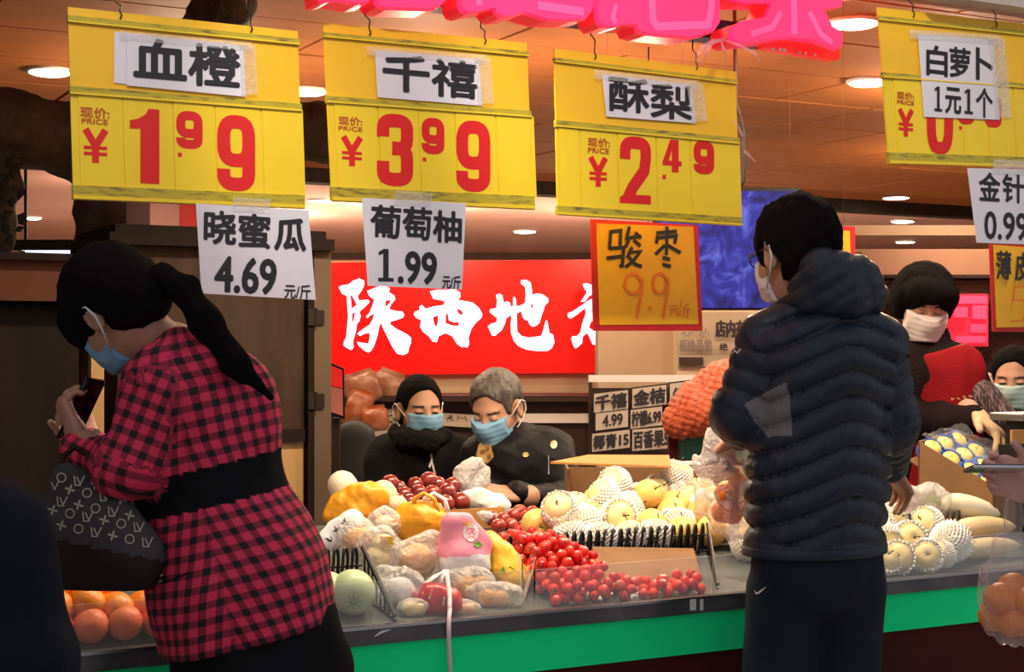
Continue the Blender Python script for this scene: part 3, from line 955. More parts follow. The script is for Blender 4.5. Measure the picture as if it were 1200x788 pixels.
# pale beam across the top right corner
mat('beam_pale', (.55, .49, .43), .6, noise=(12, (.40, .33, .28), .4, .7))
p0 = onY(1085, -8, 3.0); p1 = onY(1320, 30, 3.0)
bm_ = MB(); bm_.box(((p0[0]+p1[0])/2, 3.0, p0[2]+.012), ((p1[0]-p0[0])/2, .03, .022)); struct(bm_.build('trim_2', 'beam_pale'))
# ------------------------------------------------------------------ what stands behind the stall
CR = np.stack([RGT, FWD, UPV], 1)
def cbox(mb, x0, y0, x1, y1, d, th, mi=0, front=True):
    """box facing the camera direction whose front face fills pixels x0..x1, y0..y1 at depth d"""
    a = P(x0, y0, d); b = P(x1, y1, d)
    c = (a+b)/2+FWD*th/2
    w = abs((x1-x0)/FOC*d)/2; h = abs((y1-y0)/FOC*d)/2
    return mb.box(c, (w, th/2, h), CR, mi)
def cflat(d):
    return lambda p: tuple(P(p[0], p[1], d))
def marks(mb, x0, x1, y0, y1, d, n, seed):
    """rows of blurred pen marks too small to read"""
    r = random.Random(seed); w = (x1-x0)/n
    for i in range(n):
        cx = x0+(i+.5)*w
        for k in range(4):
            a = (cx+r.uniform(-.38, .38)*w, y0+r.random()*(y1-y0)); t_ = r.choice((0, 1))
            b = (a[0]+(w*.6 if t_ else w*.08)*r.choice((-1, 1)), a[1]+((y1-y0)*.08 if t_ else (y1-y0)*.5)*r.choice((-1, 1)))
            b = (min(max(b[0], x0), x1), min(max(b[1], y0), y1))
            if abs(b[0]-a[0])+abs(b[1]-a[1]) > .4: mb.strip([a, b], max(.5, (y1-y0)*.10), lambda p: tuple(P(p[0], p[1], d-.0001*k)))
def ctext(mb, body, x0, x1, y0, y1, d, bold=0.6, rot=0.0, copies=6):
    """lettering lying at depth d on a sheet that faces the camera direction; box in pixels"""
    text(mb, body, (x0, x1, -y1, -y0), bold, lambda p: tuple(P(p[0], -p[1], d)), rot=rot, copies=copies)

# timber cabinets behind the plaid customer
CY = 4.46
def cab_rect(mb, x0, y0, x1, y1, Y, th, mi=0):
    a = onY(x0, (y0+y1)/2, Y); b = onY(x1, (y0+y1)/2, Y)
    s0 = ppm((x0+x1)/2, Y)
    zc = onY((x0+x1)/2, (y0+y1)/2, Y)[2]; h = (y1-y0)/s0/2
    return mb.span(a[0], b[0], Y, Y+th, zc-h, zc+h, mi)
xa, xb = float(onY(138, 400, CY)[0]), float(onY(388, 400, CY)[0])
ztop = float(onY(300, 292, CY)[2])
cab = thing('wooden_cabinet', 'brown panelled wooden cabinet behind the plaid coat', 'cabinet', ((xa+xb)/2, CY, 0))
MB().span(xa, xb, CY+.03, CY+.48, 0, ztop).build('body', 'wood_mid', cab)
MB().span(xa-.03, xb+.0, CY-.03, CY+.5, ztop, ztop+.035).build('cornice', 'wood_dark', cab)
MB().span(xa-.01, xb-.02, CY-.01, CY+.48, ztop+.035, ztop+.06).build('cornice_cap', 'wood_dark', cab)
zr = float(onY(375, 510, CY)[2])
sw = .055
dx0 = (xa+xb)/2-.12
MB().span(xb-sw, xb, CY, CY+.03, .0, ztop).build('stile', 'wood_stile', cab)
MB().span(xb-sw-.022, xb-sw-.004, CY-.006, CY+.03, 0, ztop).build('stile_edge', 'wood_dark', cab)
MB().span(xa, xa+sw, CY, CY+.03, .0, ztop).build('stile', 'wood_mid', cab)
MB().span(xa+sw, xb-sw-.03, CY, CY+.03, zr-.02, zr+.02).build('rail', 'wood_dark', cab)
dr = MB().span(xa+sw, xb-sw-.03, CY+.012, CY+.03, zr+.02, ztop).build('door', 'wood_mid', cab)
MB().span(xa+sw+.06, xb-sw-.10, CY+.004, CY+.014, zr+.09, ztop-.09).build('door_panel', 'wood_mid', dr)
for za in (onY(372, 372, CY)[2], onY(372, 470, CY)[2]):
    mb = MB(); mb.box((xb-sw-.012, CY-.009, za), (.012, .004, .025)); mb.box((xb-sw+.018, CY-.004, za), (.012, .004, .022)); mb.tube([(xb-sw+.002, CY-.012, za-.028), (xb-sw+.002, CY-.012, za+.028)], .005, 8)
    mb.build('hinge', 'wire_dark', dr)
MB().span(xa+sw, xb-sw-.03, CY+.016, CY+.03, .2, zr-.02).build('lower_panel', 'wood_light', cab)  # lamp light on the lower panel put into its lighter wood
# left cupboard with a lighter drawer band
ya = 4.30
xl0, xl1 = float(onY(-170, 400, ya)[0]), float(onY(104, 400, ya)[0])
zt = float(onY(40, 304, ya)[2]); zb = float(onY(40, 352, ya)[2])
mat('wood_red', (.075, .022, .010), .6, spec=.2)
cup = thing('dark_cupboard', 'nearly black wooden cupboard with a brown drawer band, at far left', 'cupboard', ((xl0+xl1)/2, ya, 0))
MB().span(xl0, xl1, 4.44, ya+.55, 0, zt).build('body', 'wood_dark', cup)
MB().span(xl0, xl1, ya+.06, 4.44, zb, zt).build('drawer_band', 'wood_red', cup)
MB().span(xl0, xl1+.01, ya+.03, ya+.58, zt, zt+.02).build('top_board', 'wood_dark', cup)
MB().span(xl0, (xl0+xl1)/2-.004, 4.425, 4.44, .9, zb-.01).build('door', 'wood_dark', cup)
MB().span((xl0+xl1)/2+.004, xl1, 4.425, 4.44, .9, zb-.01).build('door', 'wood_dark', cup)
xs0, xs1 = float(onY(107, 450, 4.43)[0]), float(onY(122, 450, 4.43)[0])
pst = thing('lit_edge_post', 'narrow wooden post coloured pale for a lit cabinet edge, behind the bowed head and phone', 'post', ((xs0+xs1)/2, 4.44, 0))
MB().span(xs0, xs1, 4.43, 4.47, .85, float(onY(115, 405, 4.43)[2])).build('shaft', 'wood_light', pst)  # light on the cabinet edge put into the pale wood colour
MB().span(xs0+.002, xs1-.002, 4.432, 4.47, 0, .85).build('foot', 'wood_mid', pst)

# carton and cloth lying on the cabinet
mat('cloth_gold', (.55, .30, .03), .7, noise=(8, (.30, .12, .05), .4, .7)); mat('cloth_red', (.42, .015, .015), .6); mat('carton_mauve', (.38, .18, .16), .7)
c = onY(190, 292, 4.6)
t = thing('gift_carton', 'mauve and red carton with a gold lid, on the wooden cabinet', 'carton', (c[0], 4.6, ztop+.06))
mb = MB(); mb.box((0, 0, .05), (.085, .06, .05)); mb.build('carton', 'carton_mauve', t, loc=(0, 0, 0), rot=(0, 0, .35))
mb = MB(); mb.box((.055, 0, .052), (.035, .062, .052)); mb.build('end_flap', 'cloth_red', t, loc=(0, 0, 0), rot=(0, 0, .35))
mb = MB(); mb.box((.0, .0, .108), (.09, .064, .006)); mb.build('lid', 'cloth_gold', t, loc=(0, 0, 0), rot=(0, 0, .35))

FLOORP = lambda p: np.array([p[0], p[1], .12])
# imitation tree: trunk and boughs winding behind the signs
tr = thing('artificial_tree', 'imitation tree with thick brown bark boughs behind the signs', 'tree', (P(124, 300, 5.15)[0], P(124, 300, 5.15)[1], 0))
S = SDF()
S.chain([FLOORP(P(124, 420, 5.15)), P(124, 420, 5.15), P(124, 300, 5.1), P(126, 240, 5.05), P(130, 180, 5.0)], [.13, .11, .10, .095, .10], .05)
S.chain([P(-60, 130, 4.7), P(20, 150, 4.8), P(90, 165, 4.95), P(180, 150, 5.1), P(300, 150, 5.2), P(372, 155, 5.25), P(440, 175, 5.35)], [.10, .108, .115, .105, .095, .09, .08], .05)
S.chain([P(150, 160, 5.0), P(220, 60, 5.2), P(258, 12, 4.85), P(280, 4, 4.75)], [.09, .075, .085, .06], .04)
S.chain([P(-30, 150, 4.75), P(2, 215, 4.75), P(-6, 270, 4.75), P(-4, 285, 4.75)], [.07, .05, .055, .05], .04)
S.disp = lambda p: wob(p, 38, .006, 3)+wob(p, 110, .0035, 5)
V, Q = S.mesh(.014)
obj('trunk', mesh_np('trunk', V, Q, 'bark'), tr)
mat('leaf_dark', (.020, .016, .008), .7)
for i in range(26):
    a = P(random.uniform(-12, 22), random.uniform(195, 298), 4.68)
    d1 = unit(RGT*random.uniform(-.2, 1)+UPV*random.uniform(-.8, .8)); d2 = unit(np.cross(d1, FWD)+FWD*.4)
    L, W = random.uniform(.03, .055), random.uniform(.012, .02)
    MB().add([a, a+d1*L*.5+d2*W, a+d1*L, a+d1*L*.5-d2*W, a+d1*L*.5-FWD*.004], [(0, 4, 1), (1, 4, 2), (2, 4, 3), (3, 4, 0)]).build('leaf', 'leaf_dark', tr, fix=False)
# strip lamp far behind on the left
mat('tube_white', (1, 1, 1), .4, emit=(.62, .72, 1.0), estr=1.6)
t = thing('tube_light', 'bluish white tube light far behind at the left', 'lamp', P(60, 303, 9.5))
cbox(MB(), 26, 293.5, 92, 303, 9.5, .05).build('tube', 'tube_white', t)
cbox(MB(), 14, 281, 96, 293, 9.48, .16).build('housing', 'wood_dark', t)
MB().tube([P(30, 285, 9.55), P(30, 285, 9.55)+[0, 0, CZ-P(30, 285, 9.55)[2]]], .01, 6).build('hanger', 'wood_dark', t)

# partition that carries the lit board; it faces the street corner
PD = 8.2
def floor_py(d): return HY+CAMH*FOC/d
part = MB(); cbox(part, 372, 303, 1010, floor_py(PD), PD, .12); struct(part.build('wall_partition', 'plaster_beige'))
mb = MB(); cbox(mb, 372, 296, 1010, 304, PD-.02, .18); struct(mb.build('trim_3', 'wood_mid'))
mat('lightbox_red', (.55, .006, .004), .25, emit=(1.0, .010, .006), estr=.55, spec=.3)
mat('lightbox_white', (1, 1, 1), .3, emit=(1, .96, .97), estr=1.25)
mat('outline_violet', (.25, .05, .25), .4, emit=(.35, .02, .16), estr=.5)
lb = thing('lightbox_sign', 'red backlit shop board with white brush characters', 'sign', P(545, 440, PD-.05))
SD = PD-.06
mb = MB()
q = [(381, 308), (706, 304), (706, 437), (386, 440)]
mb.prism(q, lambda p: P(p[0], p[1], SD), lambda p: P(p[0], p[1], SD)+FWD*.055)
mb.build('panel', 'lightbox_red', lb)
def K1(*pts): return [(380+x/5.629, 300+y/5.629) for x, y in pts]
def K2(*pts): return [(540+x/5.629, 300+y/5.629) for x, y in pts]
brush = [
 ([K1((95, 205), (120, 195), (160, 190), (190, 165), (230, 150), (262, 165), (265, 190), (248, 225), (220, 265), (228, 295), (290, 290), (298, 305), (270, 335), (230, 370), (240, 395), (232, 430), (215, 450), (208, 500), (190, 560), (192, 605), (178, 622), (150, 608), (128, 592), (130, 565), (145, 540), (150, 480), (158, 400), (152, 320), (150, 265), (118, 250)),
   K1((170, 258), (182, 262), (205, 300), (215, 325), (180, 350), (176, 300)), K1((185, 380), (205, 372), (198, 410), (190, 450), (182, 420))]),
 ([K1((283, 232), (310, 222), (350, 205), (400, 198), (432, 215), (425, 240), (462, 262), (468, 288), (440, 320), (428, 352), (470, 365), (515, 368), (528, 390), (518, 408), (470, 425), (440, 432), (432, 450), (470, 480), (540, 515), (572, 540), (572, 575), (560, 600), (552, 640), (520, 655), (480, 645), (450, 600), (420, 540), (385, 470), (378, 440), (362, 465), (352, 520), (330, 590), (310, 625), (292, 638), (260, 622), (225, 590), (216, 568), (250, 575), (292, 580), (300, 540), (302, 510), (270, 512), (235, 528), (218, 515), (240, 495), (300, 455), (320, 420), (330, 380), (300, 395), (285, 412), (276, 402), (300, 375), (318, 330), (330, 290), (295, 262)),
   K1((405, 295), (432, 290), (440, 300), (415, 330), (400, 335))]),
 ([K1((697, 235), (740, 225), (800, 225), (860, 222), (895, 240), (898, 270), (880, 290), (930, 300), (960, 302))+K2((40, 302), (80, 310), (120, 345), (142, 385), (135, 410), (100, 440), (70, 480), (50, 540), (55, 580), (45, 605), (20, 600), (0, 585))+K1((915, 608), (880, 585), (862, 560), (845, 530), (800, 510), (755, 530), (742, 570), (715, 565), (690, 530), (650, 500), (632, 465), (640, 425), (605, 408), (590, 385), (600, 368), (630, 360), (628, 335), (645, 325), (668, 350), (720, 335), (790, 325), (795, 300), (760, 290), (720, 285)),
   K1((715, 405), (750, 392), (752, 430), (742, 470), (725, 455)), K1((800, 385), (815, 380), (822, 425), (860, 440), (890, 435), (885, 465), (840, 460), (800, 445)), K1((870, 345), (905, 360), (915, 380), (905, 395), (885, 380))]),
 ([K2((232, 260), (255, 250), (275, 262), (278, 295), (290, 310), (305, 300), (325, 310), (330, 340), (345, 330), (345, 280), (352, 268), (362, 285), (368, 335), (400, 325), (425, 310), (428, 260), (425, 205), (395, 182), (400, 160), (430, 158), (460, 175), (468, 215), (472, 260), (500, 248), (540, 255), (575, 280), (578, 305), (555, 325), (545, 360), (530, 400), (520, 440), (500, 460), (475, 468), (455, 455), (445, 430), (420, 420), (405, 395), (400, 365), (368, 380), (370, 440), (372, 500), (400, 530), (450, 540), (530, 530), (545, 490), (560, 430), (568, 425), (578, 470), (585, 510), (608, 520), (618, 570), (600, 610), (570, 628), (500, 628), (430, 618), (380, 595), (350, 560), (332, 510), (330, 450), (335, 390), (318, 400), (300, 410), (290, 450), (270, 490), (245, 510), (225, 528), (205, 525), (190, 490), (178, 465), (200, 448), (235, 440), (240, 410), (215, 392), (190, 370), (195, 352), (235, 345), (240, 300)),
   K2((462, 320), (478, 318), (476, 345), (464, 345))]),
 ([K2((805, 185), (830, 180), (882, 200), (882, 255), (850, 262), (820, 300), (790, 305), (810, 275), (832, 240), (812, 210))]),
 ([K2((705, 380), (740, 365), (800, 325), (840, 295), (884, 275), (884, 340), (862, 355), (880, 372), (884, 420), (855, 440), (845, 475), (870, 490), (905, 500), (907, 590), (870, 585), (850, 540), (835, 510), (805, 530), (800, 575), (775, 600), (755, 612), (740, 585), (728, 545), (735, 532), (765, 530), (790, 505), (800, 450), (825, 380), (820, 345), (770, 385), (725, 415), (708, 405))]),
]
for i, loops in enumerate(brush):
    mb = MB(); mb.poly(loops, cflat(SD-.012)); mb.build('brush_character', 'lightbox_white', lb, fix=False)
    mb = MB()
    for L in loops:
        LL = L+[L[0]]
        mb.strip(LL, 1.3, cflat(SD-.006))
    mb.build('character_outline', 'outline_violet', lb, fix=False)

# low shelf run under the board
mat('shelf_dark', (.035, .017, .012), .4)
sh = thing('back_shelf', 'dark shelf running below the red board', 'shelf', P(600, floor_py(7.6), 7.6))
cbox(MB(), 388, 470, 1010, floor_py(7.6), 7.6, .45).build('carcass', 'shelf_dark', sh)
cbox(MB(), 600, 485, 700, 496, 7.56, .03).build('shelf_highlight', 'lamp_trim', sh)  # grey highlight along the shelf, built as a pale bar
cbox(MB(), 388, 464, 1010, 471, 7.5, .5).build('shelf_board', 'shelf_dark', sh)

# beige column and notices
mat('column_cream', (.42, .31, .20), .7)
mb = MB(); cbox(mb, 701, 296, 792, floor_py(7.2), 7.2, .25); struct(mb.build('column_1', 'column_cream'))
mat('notice_cream', (.36, .30, .21), .7)
mb = MB(); cbox(mb, 793, 364, 915, floor_py(7.05), 7.05, .15); struct(mb.build('wall_low', 'plaster_beige'))
t = thing('notice_sheet', 'cream notice beside the black sleeve, with dark and grey writing', 'notice', P(835, 428, 7.0))
cbox(MB(), 794, 366, 900, 430, 7.03, .012).build('sheet', 'notice_cream', t)
mb = MB(); ctext(mb, '店内有监控', 838, 898, 375, 396, 7.0, .9); ctext(mb, '绝', 843, 853, 402, 411, 7.0, .4); mb.build('dark_lettering', 'ink_black', t, fix=False)
mb = MB(); marks(mb, 796, 833, 385, 395, 7.0, 4, 3); ctext(mb, '拒绝品尝', 796, 834, 398, 411, 7.0, .5); mb.build('grey_lettering', 'ink_grey', t, fix=False)
mb = MB(); cbox(mb, 796, 419, 824, 428, 7.015, .012); mb.build('dark_clip', 'shelf_dark', t)

# blue video wall
def screen_mat():
    m = bpy.data.materials.new('screen_blue'); m.use_nodes = True
    nt = m.node_tree; b = nt.nodes['Principled BSDF']
    tc = nt.nodes.new('ShaderNodeTexCoord'); vo = nt.nodes.new('ShaderNodeTexVoronoi'); vo.inputs['Scale'].default_value = 16
    no = nt.nodes.new('ShaderNodeTexNoise'); no.inputs['Scale'].default_value = 9; no.inputs['Detail'].default_value = 6; no.inputs['Distortion'].default_value = 1.2
    nt.links.new(tc.outputs['Object'], no.inputs['Vector'])
    r = nt.nodes.new('ShaderNodeValToRGB')
    e = r.color_ramp.elements
    e[0].position = .32; e[0].color = (.005, .008, .07, 1)
    e[1].position = .72; e[1].color = (.16, .20, .80, 1)
    x = e.new(.52); x.color = (.03, .04, .40, 1)
    nt.links.new(no.outputs['Fac'], r.inputs[0])
    nt.links.new(r.outputs[0], b.inputs['Emission Color'])
    b.inputs['Base Color'].default_value = (.01, .01, .03, 1); b.inputs['Emission Strength'].default_value = .85
    b.inputs['Roughness'].default_value = .4; b.inputs['Specular IOR Level'].default_value = .1
    MATS['screen_blue'] = m
screen_mat()
t = thing('video_screen', 'blue glowing video screen behind the puffer jacket wearer', 'screen', P(845, 362, 7.3))
cbox(MB(), 770, 224, 935, 361, 7.3, .01).build('display', 'screen_blue', t)
cbox(MB(), 766, 220, 939, 365, 7.312, .07).build('housing', 'black_matte', t)
MB().tube([P(850, 222, 7.35), P(850, 222, 7.35)+[0, 0, CZ-P(850, 222, 7.35)[2]]], .015, 8).build('hanger', 'black_matte', t)
# dark cable loop beside the pear sign
mb = MB(); mb.tube([P(860, 140, 4.6)*[1, 1, 0]+[0, 0, CZ-.014], P(862, 120, 4.6), P(868, 140, 4.6), P(872, 160, 4.6), P(873, 190, 4.6), P(871, 212, 4.6), P(866, 222, 4.6)], .006, 6)
c_ = mb.build('cable_loop', 'black_matte', smooth=True); tag(c_, 'thin black cable loop hanging at the right edge of the pear sign', 'cable')

# price papers on the back shelf, each in its dark frame
PPD = 6.3
def frame_paper(label, x0, y0, x1, y1, txt, bold, dark=True, slope=-.12, tb=None, sheet='paper_cream', d=PPD):
    t = thing('framed_price', label, 'price paper', P((x0+x1)/2, y1, d), group='framed price papers on the back shelf')
    def sk(p): return (p[0], p[1]+(p[0]-x0)*slope)
    def q(e): return [sk((x0-e, y0-e)), sk((x1+e, y0-e)), sk((x1+e, y1+e)), sk((x0-e, y1+e))]
    mb = MB(); mb.prism(q(0), lambda p: P(p[0], p[1], d), lambda p: P(p[0], p[1], d)+FWD*.004); s_ = mb.build('sheet', sheet, t)
    if dark:
        mb = MB(); mb.prism(q(1.6), lambda p: P(p[0], p[1], d)+FWD*.003, lambda p: P(p[0], p[1], d)+FWD*.012); mb.build('frame', 'black_metal', t)
    mb = MB()
    tx0, ty0, tx1, ty1 = tb or (x0+1, y0+2, x1-1, y1-2)
    if txt: text(mb, txt, (tx0, tx1, -ty1, -ty0), bold, lambda p: tuple(P(*sk((p[0], -p[1])), d-.004)), copies=6)
    else: marks(mb, tx0, tx1, ty0, ty1, d-.006, 4, int(x0))
    mb.build('lettering', 'ink_black', s_, fix=False)
frame_paper('black-framed paper naming cherry tomatoes, topmost at the left of the price cluster', 696, 462, 736, 484, '千禧', .9)
frame_paper('black-framed paper naming kumquats, topmost in the middle of the price cluster', 741, 456, 781, 479, '金桔', .9)
frame_paper('black-framed paper half hidden by the red mesh sack', 785, 450, 812, 478, '红', .6, tb=(788, 455, 803, 472))
frame_paper('small framed 4.99 card under the cherry tomato paper', 698, 485, 736, 505, '4.99', .5, tb=(706, 488, 730, 502))
frame_paper('cream lemon price paper under the kumquat paper', 739, 481, 776, 503, '柠檬6.99', .6, dark=False)
frame_paper('cream coconut price paper, lowest at the left of the cluster', 694, 509, 738, 530, '椰青15', .7, dark=False)
frame_paper('cream passion fruit price paper, lowest at the right of the cluster', 741, 504, 785, 529, '百香果5', .7, dark=False, slope=-.08)
mb = MB(); cbox(mb, 690, 440, 815, 448, 6.34, .03); 
o = mb.build('card_rail', 'lamp_trim'); tag(o, 'pale card rail above the cluster of price papers', 'rail')
mb = MB(); cbox(mb, 690, 448, 694, floor_py(6.42), 6.42, .03); cbox(mb, 790, 448, 800, floor_py(6.42), 6.42, .03); cbox(mb, 694, 455, 790, 540, 6.42, .02)
o = mb.build('display_stand', 'shelf_dark'); tag(o, 'dark display stand carrying the price paper cluster', 'stand')
frame_paper('small framed price card left of the seated man in black', 432, 481, 470, 512, '', .5, slope=-.05, d=7.57, tb=(438, 486, 464, 498))
frame_paper('low framed price card between the two masked men', 514, 484, 560, 499, '', .4, slope=.06, d=7.57, tb=(522, 487, 548, 494))
# leaning red-topped card in a black frame, just right of the cabinet
mat('card_pink', (.62, .20, .16), .5); mat('card_red_glow', (.8, .02, .02), .4, emit=(1, .02, .02), estr=.3)  # red sheet given a glow of its own to look lit
t = thing('leaning_card', 'red-topped card in a black frame beside the cabinet stile', 'price card', P(396, 492, 5.9))
Lc = [(384, 424), (403, 432), (404, 492), (386, 486)]
mb = MB(); mb.prism(Lc, lambda p: P(p[0], p[1], 5.9), lambda p: P(p[0], p[1], 5.9)+FWD*.01); mb.build('frame', 'black_metal', t)
mb = MB(); mb.prism([(386, 427.5), (401, 434), (401.5, 455), (387, 452)], lambda p: P(p[0], p[1], 5.894), lambda p: P(p[0], p[1], 5.9)); mb.build('red_sheet', 'card_red_glow', t)
mb = MB(); mb.prism([(387, 453), (401.5, 456), (402, 488), (388, 483)], lambda p: P(p[0], p[1], 5.894), lambda p: P(p[0], p[1], 5.9)); mb.build('pink_sheet', 'card_pink', t)
mb = MB(); cbox(mb, 390, 490, 398, floor_py(5.95), 5.95, .03); mb.build('stand', 'shelf_dark', t)
# packets heaped on the shelf at the left
mat('packet_orange', (.26, .060, .016), .35, noise=(14, (.36, .16, .09), .45, .65)); mat('packet_pink', (.24, .085, .045), .35, noise=(14, (.36, .20, .12), .45, .65))
def packet(label, cx, cy, w, h, tilt, m, d):
    t = thing('snack_packet', label, 'packet', P(cx, cy+h/2, d), group='snack packets on the back shelf')
    S = SDF(); c = P(cx, cy, d); s_ = d/FOC
    Rr = CR @ roty(tilt)
    S.ell(c, (w/2*s_*1.15, .05, h/2*s_*1.15), Rr, .01)
    for sg in (1, -1): S.cut(c+Rr[:, 2]*sg*h/2*s_*.9, Rr[:, 2]*sg)
    for sg in (1, -1): S.cut(c+Rr[:, 0]*sg*w/2*s_*.9, Rr[:, 0]*sg)
    S.disp = lambda p: wob(p, 60, .004, int(cx))
    V, Q = S.mesh(.011); obj('pouch', mesh_np('pouch', V, Q, m), t)
    mb = MB(); e = c+Rr[:, 2]*h/2*s_*.92; mb.box(e, (w/2*s_*.7, .004, .012), Rr); mb.build('seal', m, t)
packet('orange snack packet propped up lowest on the shelf left of the men', 420, 480, 34, 46, .3, 'packet_orange', 7.25)
packet('brownish orange snack packet leaning below the red board, at the left', 425, 456, 46, 40, -.3, 'packet_pink', 7.42)
packet('brownish snack packet right behind the seated man in black', 455, 452, 40, 34, .35, 'packet_pink', 7.55)
packet('small orange snack packet at the far left of the shelf', 440, 492, 34, 30, -.1, 'packet_orange', 7.1)
# dark chair back beside the first man
mat('pad_black', (.010, .009, .009), .6)
t = thing('office_chair', 'black padded chair back beside the seated man in black', 'chair', P(418, floor_py(6.2), 6.2))
S = SDF(); S.chain([P(413, 560, 6.45), P(416, 512, 6.45)], [.075, .07], .02, CR, (1.25, .5, 1)); V, Q = S.mesh(.012); obj('backrest', mesh_np('backrest', V, Q, 'pad_black'), t)
MB().tube([P(418, 560, 6.48), P(418, 620, 6.44)], .015, 8).build('back_bar', 'black_metal', t)
b0 = P(420, 620, 6.42); MB().lathe([(.15, -.03), (.17, 0), (.16, .03)], 20, b0).build('seat', 'pad_black', t)
MB().tube([b0, (b0[0], b0[1], .03)], .02, 8).build('post', 'black_metal', t)
for k in range(5):
    a = 2*math.pi*k/5; MB().tube([(b0[0], b0[1], .07), (b0[0]+.17*math.cos(a), b0[1]+.17*math.sin(a), .02)], .015, 6).build('foot', 'black_metal', t)

# back right: shelved wall and a blurred pink sign
mb = MB(); cbox(mb, 985, 292, 1400, floor_py(9.6), 9.6, .15); struct(mb.build('wall_shelved', 'plaster_brown'))
for y in (322, 352, 384, 420):
    mb = MB(); cbox(mb, 985, y, 1400, y+4, 9.3, .3); struct(mb.build('trim_4', 'wood_dark'))
mat('trim_tan', (.24, .155, .10), .7)
mb = MB(); cbox(mb, 985, 264, 1400, 276, 9.75, .08)
struct(mb.build('trim_5', 'trim_tan'))
mat('neon_pink', (.8, .05, .1), .3, emit=(1, .015, .05), estr=2.2); mat('neon_red', (.8, .02, .05), .3, emit=(1, .005, .02), estr=1.0)
t = thing('pink_glow_sign', 'pink lit sign on the back wall beside the red apron', 'sign', P(1136, 404, 9.2))
cbox(MB(), 1112, 345, 1158, 406, 9.25, .05).build('panel', 'neon_red', t)
for (x0, y0, x1, y1) in ((1114, 347, 1156, 356), (1140, 358, 1156, 374), (1138, 380, 1156, 390), (1118, 360, 1134, 372), (1120, 394, 1156, 402)):
    cbox(MB(), x0, y0, x1, y1, 9.22, .03).build('stroke', 'neon_pink', t)
# bulbs added to brighten the interior, hidden behind the signs
for i, (px, py, d, e) in enumerate(((215, 135, 6.4, 42), (500, 165, 6.2, 45), (760, 170, 6.0, 40), (1120, 130, 6.8, 70), (300, 280, 13.5, 200), (490, 273, 12.5, 200), (760, 280, 13.0, 240), (1165, 222, 9.0, 90), (150, 232, 10.8, 34))):
    c = P(px, py, d)
    t = thing('added_bulb', 'added bare bulb over the aisle, hidden behind the hanging signs', 'lamp', c, group='added bare bulbs over the aisle')
    MB().lathe([(.006, -.04), (.026, -.03), (.032, -.008), (.022, .018), (.014, .03), (.013, .05)], 16).build('bulb', 'lamp_white', t, loc=(0, 0, 0), smooth=True)
    MB().tube([(0, 0, .05), (0, 0, CZ-.014-c[2])], .003, 6).build('flex', 'black_matte', t, loc=(0, 0, 0))
    lamp('added_bulb_light', 'POINT', c+[0, 0, -.05], e, (1.0, .78, .52), .04)
# ------------------------------------------------------------------ people
mat('skin', (.47, .24, .15), .5, noise=(14, (.41, .20, .125), .4, .7))
mat('skin_pinklit', (.72, .40, .34), .5)  # pinkish light on the reaching hand put into the skin colour
mat('skin_pale', (.52, .29, .19), .5)
mat('lash', (.03, .018, .014), .6)
mat('brow', (.05, .03, .022), .8)
mat('lip', (.45, .16, .13), .5)
mat('hair_black', (.006, .005, .005), .92, bump=(200, .2), spec=.05)
mat('hair_grey', (.055, .045, .036), .5, noise=(60, (.16, .13, .10), .5, .75), bump=(160, .5), stretch=(1, 1, .2))
mat('mask_blue', (.17, .34, .50), .7)
mat('mask_white', (.66, .60, .58), .7)
mat('mask_green', (.36, .48, .44), .7)
mat('loop_white', (.72, .70, .68), .6)
mat('denim_navy', (.014, .019, .031), .8, bump=(220, .2), spec=.15)
mat('trim_leather', (.022, .011, .008), .6, spec=.15)
mat('cloth_black', (.008, .008, .009), .95, bump=(200, .2), spec=.12)

def head_ops(S, c, R, s=1.0, face=True, neck=None, nr=.052):
    L = lambda x, y, z: c+R @ (np.array([x, y, z])*s)
    e = lambda p, r, k=.02, sub=False: S.ell(L(*p), np.array(r)*s, R, k, sub)
    e((0, -.012, .035), (.075, .096, .088)); e((0, .022, -.030), (.063, .074, .096), .03); e((0, .045, -.078), (.043, .042, .034), .03)
    if face:
        e((0, .070, .022), (.048, .024, .012), .02)
        for g in (-1, 1):
            e((g*.042, .056, -.034), (.024, .026, .026), .03)
            e((g*.031, .099, .001), (.019, .014, .012), .014, True)
            e((g*.031, .083, .000), (.0150, .0140, .0125), .004)
        S.cone(L(0, .090, .012), L(0, .108, -.033), .008*s, .013*s, .014)
        e((0, .093, -.066), (.023, .012, .009), .010)
    for g in (-1, 1):
        Re = R @ rotz(-g*.35)
        S.ell(L(g*.082, -.012, -.008), np.array((.012, .022, .036))*s, Re, .008)
        S.ell(L(g*.094, -.004, -.004), np.array((.008, .012, .022))*s, Re, .006, True)
    if neck is not None:
        S.cone(L(0, -.022, -.07), neck, nr*s, nr*1.12*s, .03)
    return L

